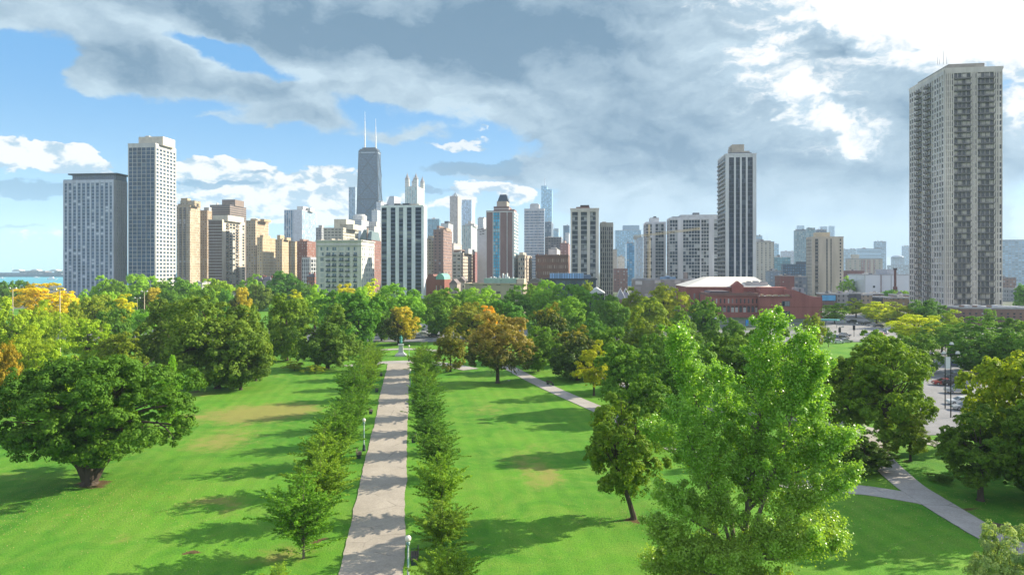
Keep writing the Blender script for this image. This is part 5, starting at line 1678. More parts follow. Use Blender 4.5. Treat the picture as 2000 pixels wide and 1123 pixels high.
# grey stone houses between the white striped tower and the low beige building
for a, c, y, d, col, lab in ((878, 893, 556, 430, (0.34, 0.28, 0.25), 'brown stone house right of the chapel'), (893, 908, 551, 470, (0.42, 0.38, 0.34), 'pale stone house left of the low beige building'), (1028, 1064, 553, 480, (0.22, 0.13, 0.11), 'brick house between the low beige and the blue roofed building')):
    b = simple('townhouse', lab, 'house', a, a, c - 0.4, y, d, facade(col, (0.1, 0.09, 0.09), 2.8, 3.2, 0.35, 0.5), 'L', deep=12, roof=(0.25, 0.2, 0.19))
    b.part('gable_roof', MB().extrude_xz([(-b.W / 2, b.H + 0.9), (b.W / 2, b.H + 0.9), (0, b.H + 3.5)], -6, 6), plain((0.17, 0.14, 0.14)))

# ---- tower crane
D = 600
cr = empty('tower_crane', (kx(1259.5) * D, D - 18, 0))
tag(cr, 'pale lattice construction crane with a long jib crossing the grey apartment slabs', 'crane')
ym = plain((0.55, 0.48, 0.33))


def lattice(p, q, wd, n, r=0.12):
    p, q = Vector(p), Vector(q)
    t = (q - p).normalized()
    side = t.cross(Vector((0, 1, 0))).normalized() * wd / 2
    dep = Vector((0, wd / 2, 0))
    mb = MB()
    cs = [side + dep, side - dep, -side - dep, -side + dep]
    for c in cs:
        mb.tube([p + c, q + c], r, 4)
    for i in range(n):
        a, e = p.lerp(q, i / n), p.lerp(q, (i + 1) / n)
        for k in range(4):
            mb.tube([a + cs[k], e + cs[(k + 1) % 4]], r * 0.8, 3)
    return mb


zj = zat(461, D)
lattice((0, 0, 0), (0, 0, zj), 1.7, 36, 0.14).build('mast', ym, cr)
xe = (1358 - 1259.5) / FOC * D
lattice((0, 0, zj), (xe, 2, zat(449, D)), 1.6, 30, 0.18).build('jib', ym, cr)
lattice((0, 0, zj), (-13, 0, zat(464, D)), 1.5, 8, 0.18).build('counter_jib', ym, cr)
lattice((0, 0, zj), (0, 0, zj + 9), 1.2, 5, 0.14).build('tower_peak', ym, cr)
MB().box(-13, -10, -1.2, 1.2, zat(470, D), zat(464, D)).build('counterweight', plain((0.4, 0.4, 0.38)), cr)
MB().box(0.8, 2.8, -1.2, 0.8, zj - 2.6, zj - 0.2).build('cab', plain((0.6, 0.6, 0.6)), cr)
mb = MB()
mb.tube([(0, 0, zj + 9), (xe * 0.6, 1.2, zat(453, D) + 0.6)], 0.08, 4).tube([(0, 0, zj + 9), (-12, 0, zat(463, D) + 0.6)], 0.08, 4)
mb.build('stay_cable', plain((0.2, 0.2, 0.2)), cr)

# ---- the pier on the lake and three boats
D = 2475
pr_root = empty('pier', (kx(56) * D, D, 0))
tag(pr_root, 'long lake pier with sheds and arched white roofs at the left horizon', 'pier')


def qx(px):
    return (px - 56) / FOC * D


MB().box(qx(-60), qx(135), 0, 60, 0, zat(536, D)).build('quay', plain((0.075, 0.10, 0.13)), pr_root)
MB().box(qx(-60), qx(118), 5, 50, zat(536, D), zat(532.5, D)).build('long_shed', facade((0.17, 0.18, 0.20), (0.06, 0.08, 0.1), 12, 5, 0.6, 0.5), pr_root)
MB().box(qx(35), qx(85), 8, 46, zat(532.5, D), zat(529, D)).build('hall', facade((0.20, 0.165, 0.15), (0.09, 0.09, 0.1), 10, 5, 0.5, 0.5), pr_root)
MB().box(qx(105), qx(122), 3, 46, zat(532.5, D), zat(529, D)).build('hall', facade((0.26, 0.2, 0.17), (0.09, 0.09, 0.1), 10, 5, 0.5, 0.5), pr_root)
for px in (26, 61, 99):
    z0_ = zat(531, D)
    MB().extrude_xz([(qx(px) + 17 * math.cos(t * math.pi / 10), z0_ + 9 * math.sin(t * math.pi / 10)) for t in range(0, 11)], 15, 40).build('arched_roof', plain((0.55, 0.54, 0.5)), pr_root)
MB().tube([(qx(17), 20, zat(531, D)), (qx(17), 20, zat(519, D))], [0.9, 0.4], 5).build('mast', plain((0.5, 0.5, 0.5)), pr_root)
for px, py, s, lab in ((71, 543, 1.5, 'white motor boat on the lake nearest the pier'), (102, 546.5, 2.2, 'larger white motor boat on the lake nearest the grey slab tower'), (4, 544, 1.3, 'white motor boat on the lake at the left edge')):
    x, y = gp(px, py)
    r = empty('motor_boat', (x, y, 0.05), R(8))
    tag(r, lab, 'boat')
    MB().extrude_xz([(-5 * s, 0), (4 * s, 0), (6.5 * s, 1.9 * s), (-5 * s, 1.6 * s)], -1.8 * s, 1.8 * s).build('hull', plain((0.75, 0.75, 0.75)), r)
    MB().frustum((-3 * s, 2 * s, -1.3 * s, 1.3 * s), (-2.4 * s, 0.8 * s, -1.1 * s, 1.1 * s), 1.7 * s, 3.2 * s).build('cabin', plain((0.65, 0.66, 0.68)), r)
# ---------------------------------------------------------------- trees: tapered trunk and limbs, crowns of single leaves
def unit(a):
    return a / np.maximum(np.linalg.norm(a, axis=1, keepdims=True), 1e-9)


def leaf_mesh(name, C, N, size, rnd, asp, mat, rng, fold=0.25):
    n = len(C)
    t = unit(np.cross(N, rng.normal(size=(n, 3))))
    bt = np.cross(N, t)
    s = size[:, None]
    V = np.empty((n, 4, 3), dtype=np.float32)
    V[:, 0] = C + t * s
    V[:, 1] = C + bt * s * asp + N * s * fold
    V[:, 2] = C - t * s
    V[:, 3] = C - bt * s * asp + N * s * fold
    me = bpy.data.meshes.new(name)
    me.vertices.add(n * 4)
    me.vertices.foreach_set('co', V.ravel())
    me.loops.add(n * 4)
    me.loops.foreach_set('vertex_index', np.arange(n * 4, dtype=np.int32))
    me.polygons.add(n)
    me.polygons.foreach_set('loop_start', np.arange(0, n * 4, 4, dtype=np.int32))
    at = me.attributes.new('rnd', 'FLOAT', 'POINT')
    at.data.foreach_set('value', np.repeat(np.clip(rnd, 0, 1).astype(np.float32), 4))
    me.materials.append(mat)
    me.update()
    me.validate()
    return me


def lumpy(rng, amt=0.16, k=7):
    dirs = unit(rng.normal(size=(k, 3)))
    fr = rng.uniform(2.0, 5.0, k)
    ph = rng.uniform(0, 6.28, k)

    def f(d):
        return 1 + amt * np.sin(d @ dirs.T * fr + ph).sum(axis=1) / math.sqrt(k) * 1.3
    return f


def bez(p, q, r, n=6):
    p, q, r = Vector(p), Vector(q), Vector(r)
    return [p * (1 - t) ** 2 + q * 2 * t * (1 - t) + r * t * t for t in [i / (n - 1) for i in range(n)]]


def make_tree(seed, W, H, z0, n_puffs=70, leaves=24000, leaf=0.30, puff=0.15, asp=0.62, mat=LEAF, bark=BARK, shape='dome', flat=0.8, limbs=9, trunk_r=None, lean=(0, 0), droop=0.0, inner=0.2, gap=0.10, jit=0.32, cover=1.0, split=0.42, layer=0.0, sub=14, subr=0.34):
    """crown W wide reaching from z0 to H; returns trunk and crown meshes"""
    rng = np.random.default_rng(seed)
    a = W / 2
    zc = z0 + (H - z0) * (0.36 if shape == 'dome' else 0.45 if shape == 'oval' else 0.55)
    cu, cd = H - zc, zc - z0
    lump = lumpy(rng, 0.2)
    i = np.arange(n_puffs) + 0.5
    phi = np.arccos(1 - 2 * i / n_puffs)
    th = math.pi * (1 + 5 ** 0.5) * i + rng.uniform(0, 6)
    d = np.stack([np.cos(th) * np.sin(phi), np.sin(th) * np.sin(phi), np.cos(phi)], 1)
    d = unit(d + rng.normal(size=d.shape) * 0.16)
    c = np.where(d[:, 2] > 0, cu, cd)
    rad = 1 / np.sqrt((d[:, 0] ** 2 + d[:, 1] ** 2) / a ** 2 + d[:, 2] ** 2 / c ** 2) * lump(d)
    fr = rng.uniform(0.66, 0.97, n_puffs)
    ins = rng.random(n_puffs) < inner
    fr = np.where(ins, rng.uniform(0.25, 0.6, n_puffs), fr)
    pc = d * (rad * fr)[:, None]
    if shape == 'vase':
        k = 0.55 + 0.45 * np.clip((pc[:, 2] + cd) / (cu + cd), 0, 1)
        pc[:, :2] *= k[:, None]
    pc[:, 2] += zc
    if layer:
        pc[:, 2] = np.round(pc[:, 2] / layer) * layer + rng.normal(size=n_puffs) * layer * 0.15
    pc[:, 0] += lean[0] * (pc[:, 2] / H)
    pc[:, 1] += lean[1] * (pc[:, 2] / H)
    keep = rng.random(n_puffs) >= gap
    pr_ = W * puff * rng.uniform(0.6, 1.35, n_puffs)
    out = unit(pc - np.array([0, 0, zc - cd * 0.4]))
    # every limb end carries a clump, every clump a dozen sprays
    ns = n_puffs * sub
    kp = rng.choice(np.nonzero(keep)[0], ns)
    ds = unit(rng.normal(size=(ns, 3)) + 0.6 * out[kp] + np.array([0, 0, 0.45]))
    rs = pr_[kp] * (0.55 + 0.5 * rng.random(ns) + 0.35 * rng.random(ns) ** 6)
    sc = pc[kp] + ds * rs[:, None] * np.array([1, 1, flat])
    sc[:, 2] -= droop * (rs / (W * puff)) ** 2
    sr = pr_[kp] * subr * rng.uniform(0.6, 1.4, ns)
    j = rng.integers(0, ns, leaves)
    k = kp[j]
    dd = unit(rng.normal(size=(leaves, 3)) + 0.35 * ds[j] + np.array([0, 0, 0.5]))
    r = sr[j] * (0.35 + 0.65 * np.sqrt(rng.random(leaves)))
    P = sc[j] + dd * r[:, None] * np.array([1, 1, flat])
    N = unit(dd + 0.5 * ds[j] + jit * rng.normal(size=(leaves, 3)))
    # bring the finished crown to its measured size
    zhi, zlo = np.percentile(P[:, 2], 99.7), np.percentile(P[:, 2], 0.5)
    fz = (H - z0) / (zhi - zlo)
    wid = np.percentile(np.hypot(P[:, 0] - lean[0] * 0.6, P[:, 1]), 98.5) * 2
    fw = W / wid
    for q in (P, pc):
        q[:, 2] = z0 + (q[:, 2] - zlo) * fz
        q[:, :2] *= fw
    ok = P[:, 2] > max(0.5, z0 - 1.0)
    P, N, k = P[ok], N[ok], k[ok]
    n = len(P)
    tone, tone2 = rng.random(n_puffs), rng.random(ns)
    rnd = 0.3 * tone[k] + 0.3 * tone2[j[ok]] + 0.4 * rng.random(n)
    cm = leaf_mesh('crown', P, N, leaf * rng.uniform(0.7, 1.3, n), rnd, asp, mat, rng)
    # trunk and limbs
    rr = random.Random(seed)
    tr = trunk_r or W * 0.024
    mb = MB()
    zs = max(z0 + 0.6, H * split * 0.6)
    fork = Vector((lean[0] * 0.3, lean[1] * 0.3, zs))
    mb.tube([(0, 0, -0.1), (0, 0, 0.35), (fork.x * 0.4, fork.y * 0.4, zs * 0.5), fork], [tr * 1.7, tr * 1.15, tr * 0.95, tr * 0.9], 8)
    top = Vector((lean[0], lean[1], z0 + (H - z0) * 0.82))
    mb.tube(bez(fork, (fork.x * 1.2 + rr.uniform(-.6, .6), fork.y + rr.uniform(-.6, .6), (fork.z + top.z) / 2), top, 6), [tr * 0.88, tr * 0.7, tr * 0.52, tr * 0.36, tr * 0.22, tr * 0.08], 7)
    idx = list(range(n_puffs))
    rr.shuffle(idx)
    for q in idx[:limbs]:
        e = Vector(pc[q])
        s = fork.lerp(top, rr.uniform(0, 0.5)) if e.z > fork.z else fork * rr.uniform(0.85, 1.0)
        mid = s.lerp(e, 0.5) + Vector((0, 0, (e - s).length * rr.uniform(0.05, 0.22)))
        r0 = tr * rr.uniform(0.36, 0.55)
        mb.tube(bez(s, mid, e, 6), [r0, r0 * 0.85, r0 * 0.68, r0 * 0.5, r0 * 0.32, r0 * 0.1], 6)
        for _ in range(2):
            m = mid.lerp(e, rr.uniform(0.1, 0.8))
            e2 = e + Vector((rr.uniform(-1, 1), rr.uniform(-1, 1), rr.uniform(-0.3, 0.8))) * (W * 0.12)
            mb.tube([m, m.lerp(e2, 0.5) + Vector((0, 0, 0.3)), e2], [r0 * 0.4, r0 * 0.26, r0 * 0.06], 5)
    tm = mb.mesh('trunk', bark, True)
    return tm, cm, W, H


def spray_tree(seed, stems, arcs, mat, leaf, asp, bark, per, spread, up=(45, 70), length=(2.0, 3.5), t0=0.2, trunk_r=0.12, droop=0.25, clump=0, jit=0.9, taper=lambda t: 1.15 - 0.75 * t):
    """tree of arching sprays: stems are lists of points; twigs arc up and out of them and carry the leaves"""
    rng = np.random.default_rng(seed)
    rr = random.Random(seed)
    mb = MB()
    CP, CN, CR = [], [], []
    for stem, r0, na, lk in stems:
        st = smooth_line3(stem)
        n = len(st)
        mb.tube(st, [r0 * (1 - 0.93 * i / (n - 1)) for i in range(n)], 7)
        for a in range(na):
            t = t0 + (1 - t0) * (a + rr.random()) / na
            i = min(int(t * (n - 1)), n - 2)
            s = st[i].lerp(st[i + 1], t * (n - 1) - i)
            az_ = a * 2.399 + rr.uniform(-0.5, 0.5)
            e_ = R(rr.uniform(*up))
            ln = rr.uniform(*length) * lk * taper(t)
            h = Vector((math.cos(az_), math.sin(az_), 0))
            p1 = s + (h * math.cos(e_) + Vector((0, 0, math.sin(e_)))) * ln * 0.55
            p2 = p1 + (h * math.cos(e_ * 0.75) + Vector((0, 0, math.sin(e_ * 0.75) - droop))) * ln * 0.5
            pts = bez(s, p1, p2, 7)
            rb = max(0.012, r0 * (1 - 0.9 * t) * 0.35)
            mb.tube(pts, [rb * (1 - 0.9 * q / 6) for q in range(7)], 5, False)
            m = int(per * ln / length[1])
            tt = rng.random(m) ** 0.8 * 0.92 + 0.10
            if clump:
                nc = max(3, int(ln * clump))
                tt = np.clip(rng.uniform(0.2, 1.03, nc)[rng.integers(0, nc, m)] + rng.normal(size=m) * 0.045, 0.05, 1.08)
            arr = np.array([list(p) for p in pts])
            f = np.clip(tt, 0, 0.999) * 6
            k = f.astype(int)
            base = arr[k] + (arr[k + 1] - arr[k]) * (f - k)[:, None]
            base += (tt > 1.0)[:, None] * (arr[6] - arr[5]) * (tt - 1.0)[:, None] * 3
            o = rng.normal(size=(m, 3)) * (spread * np.clip(1.25 - tt, 0.22, 1.0))[:, None] * lk
            CP.append(base + o)
            CN.append(unit(unit(o) * 0.6 + np.array([0, 0, 0.5]) + jit * rng.normal(size=(m, 3)) * 0.6))
            tone = rr.random()
            CR.append(0.45 * tone + 0.55 * rng.random(m))
    P, N, Rn = np.concatenate(CP), np.concatenate(CN), np.concatenate(CR)
    ok = P[:, 2] > 0.3
    P, N, Rn = P[ok], N[ok], Rn[ok]
    cm = leaf_mesh('crown', P, N, leaf * rng.uniform(0.65, 1.3, len(P)), Rn, asp, mat, rng, 0.2)
    return mb.mesh('trunk', bark, True), cm


def smooth_line3(pts, n=5):
    out = []
    P = [Vector(p) for p in pts]
    for i in range(len(P) - 1):
        p0, p1, p2, p3 = P[max(i - 1, 0)], P[i], P[i + 1], P[min(i + 2, len(P) - 1)]
        for k in range(n):
            t = k / n
            out.append(0.5 * ((2 * p1) + (p2 - p0) * t + (2 * p0 - 5 * p1 + 4 * p2 - p3) * t * t + (3 * p1 - p0 - 3 * p2 + p3) * t ** 3))
    out.append(P[-1])
    return out


def turnmat(name, green, gold, axis, lo, hi, trans=0.45):
    """a crown turning colour from one side: where the leaves have turned is fixed in the tree's own space"""
    m, g_, out = new_mat(name)
    at = g_.node('ShaderNodeAttribute', attribute_name='rnd').outputs['Fac']
    tc = g_.node('ShaderNodeTexCoord').outputs['Object']
    s = g_.sep(tc)
    v = g_.m('ADD', g_.m('ADD', g_.m('MULTIPLY', s[0], axis[0]), g_.m('MULTIPLY', s[1], axis[1])), g_.m('MULTIPLY', s[2], axis[2]))
    v = g_.m('ADD', v, g_.m('MULTIPLY', g_.m('SUBTRACT', g_.noise(tc, 0.28, 3), 0.5), (hi - lo) * 1.6))
    v = g_.m('ADD', v, g_.m('MULTIPLY', g_.m('SUBTRACT', at, 0.5), (hi - lo) * 1.1))
    f = g_.ramp(v, lo, hi)
    c1 = g_.mix(at, tuple(x * 0.7 for x in green), tuple(x * 1.35 for x in green))
    c2 = g_.mix(at, tuple(x * 0.75 for x in gold), tuple(x * 1.2 for x in gold))
    c = g_.mix(f, c1, c2)
    p = principled(g_, out, c, 0.55, 0.3)
    t = g_.node('ShaderNodeBsdfTranslucent')
    g_.put(t.inputs['Color'], g_.mix(1.0, c, (1.2, 1.1, 0.5), 'MULTIPLY'))
    mx = g_.node('ShaderNodeMixShader')
    mx.inputs[0].default_value = trans
    g_.nt.links.new(p.outputs[0], mx.inputs[1])
    g_.nt.links.new(t.outputs[0], mx.inputs[2])
    g_.nt.links.new(mx.outputs[0], out.inputs['Surface'])
    return m


TURN_SIDE = turnmat('half_turned_leaves', (0.085, 0.125, 0.025), (0.58, 0.50, 0.03), (1.0, -0.2, 0.35), 1.0, 6.0)
TURN_TOP = turnmat('top_turned_leaves', (0.085, 0.155, 0.028), (0.48, 0.42, 0.03), (0.1, 0.0, 1.0), 11.5, 18.5)
TURN_RUST = turnmat('rust_leaves', (0.105, 0.135, 0.024), (0.38, 0.315, 0.06), (0.0, 0.0, 1.0), 5.0, 11.5)

KIND = {}
for k, s in (('oak', 1), ('oak_b', 2), ('oak_c', 3)):
    KIND[k] = make_tree(s, 21, 17.5, 1.2, 105, 40000, 0.27, 0.115, 0.62, limbs=14, trunk_r=0.5)
for k, s in (('dome', 11), ('dome_b', 12), ('dome_c', 13), ('dome_d', 14)):
    KIND[k] = make_tree(s, 17, 17.0, 1.4, 80, 24000, 0.30, 0.13, 0.6, shape='oval' if s % 2 else 'dome')
for k, s in (('locust', 21), ('locust_b', 22)):
    KIND[k] = make_tree(s, 17, 14, 2.6, 90, 30000, 0.24, 0.12, 0.42, shape='dome', flat=0.45, layer=1.5, droop=0.4, gap=0.12)
KIND['willow'] = make_tree(31, 14, 15, 0.9, 70, 30000, 0.22, 0.13, 0.3, shape='oval', flat=1.25, droop=1.2, jit=0.8)
KIND['dense_oval'] = make_tree(41, 8.2, 12.5, 0.6, 70, 20000, 0.17, 0.15, 0.6, shape='oval')
KIND['half_gold'] = make_tree(51, 15, 15, 2.2, 75, 24000, 0.26, 0.13, 0.6, mat=TURN_SIDE)
KIND['gold_top'] = make_tree(52, 17, 17, 1.4, 85, 28000, 0.27, 0.125, 0.6, mat=TURN_TOP)
KIND['rust'] = make_tree(53, 16.5, 17, 3.4, 85, 34000, 0.22, 0.125, 0.6, mat=TURN_RUST, shape='dome', limbs=14, trunk_r=0.42, gap=0.08)
KIND['open_oak'] = make_tree(61, 15, 19, 2.8, 95, 52000, 0.17, 0.105, 0.62, shape='oval', limbs=26, trunk_r=0.42, gap=0.18, inner=0.12)
KIND['open_oak_b'] = make_tree(62, 15, 18, 2.8, 95, 52000, 0.165, 0.105, 0.62, shape='oval', limbs=26, trunk_r=0.38, gap=0.18, inner=0.12)
KIND['shrub_tree'] = make_tree(71, 6, 6, 1.3, 34, 7000, 0.12, 0.14, 0.5, shape='oval', gap=0.25, trunk_r=0.1, limbs=14)

TREE_LABELS = {}


def place_tree(kind, px, ytop, wpx, D, label, tint=(1, 1, 1), yaw=None, group=None, name='tree', cat='tree', x=None):
    tm, cm, W0, H0 = KIND[kind]
    h = zat(ytop, D)
    w = wpx / FOC * D
    r = empty(name, (kx(px) * D if x is None else x, D, 0), (px * 1.37 + D) % 6.28 if yaw is None else yaw)
    tag(r, label, cat, group)
    t = link_mesh('trunk', tm, r)
    c = link_mesh('crown', cm, r)
    c.color = (*tint, 1.0)
    r.scale = (w / W0, w / W0, h / H0)
    return r


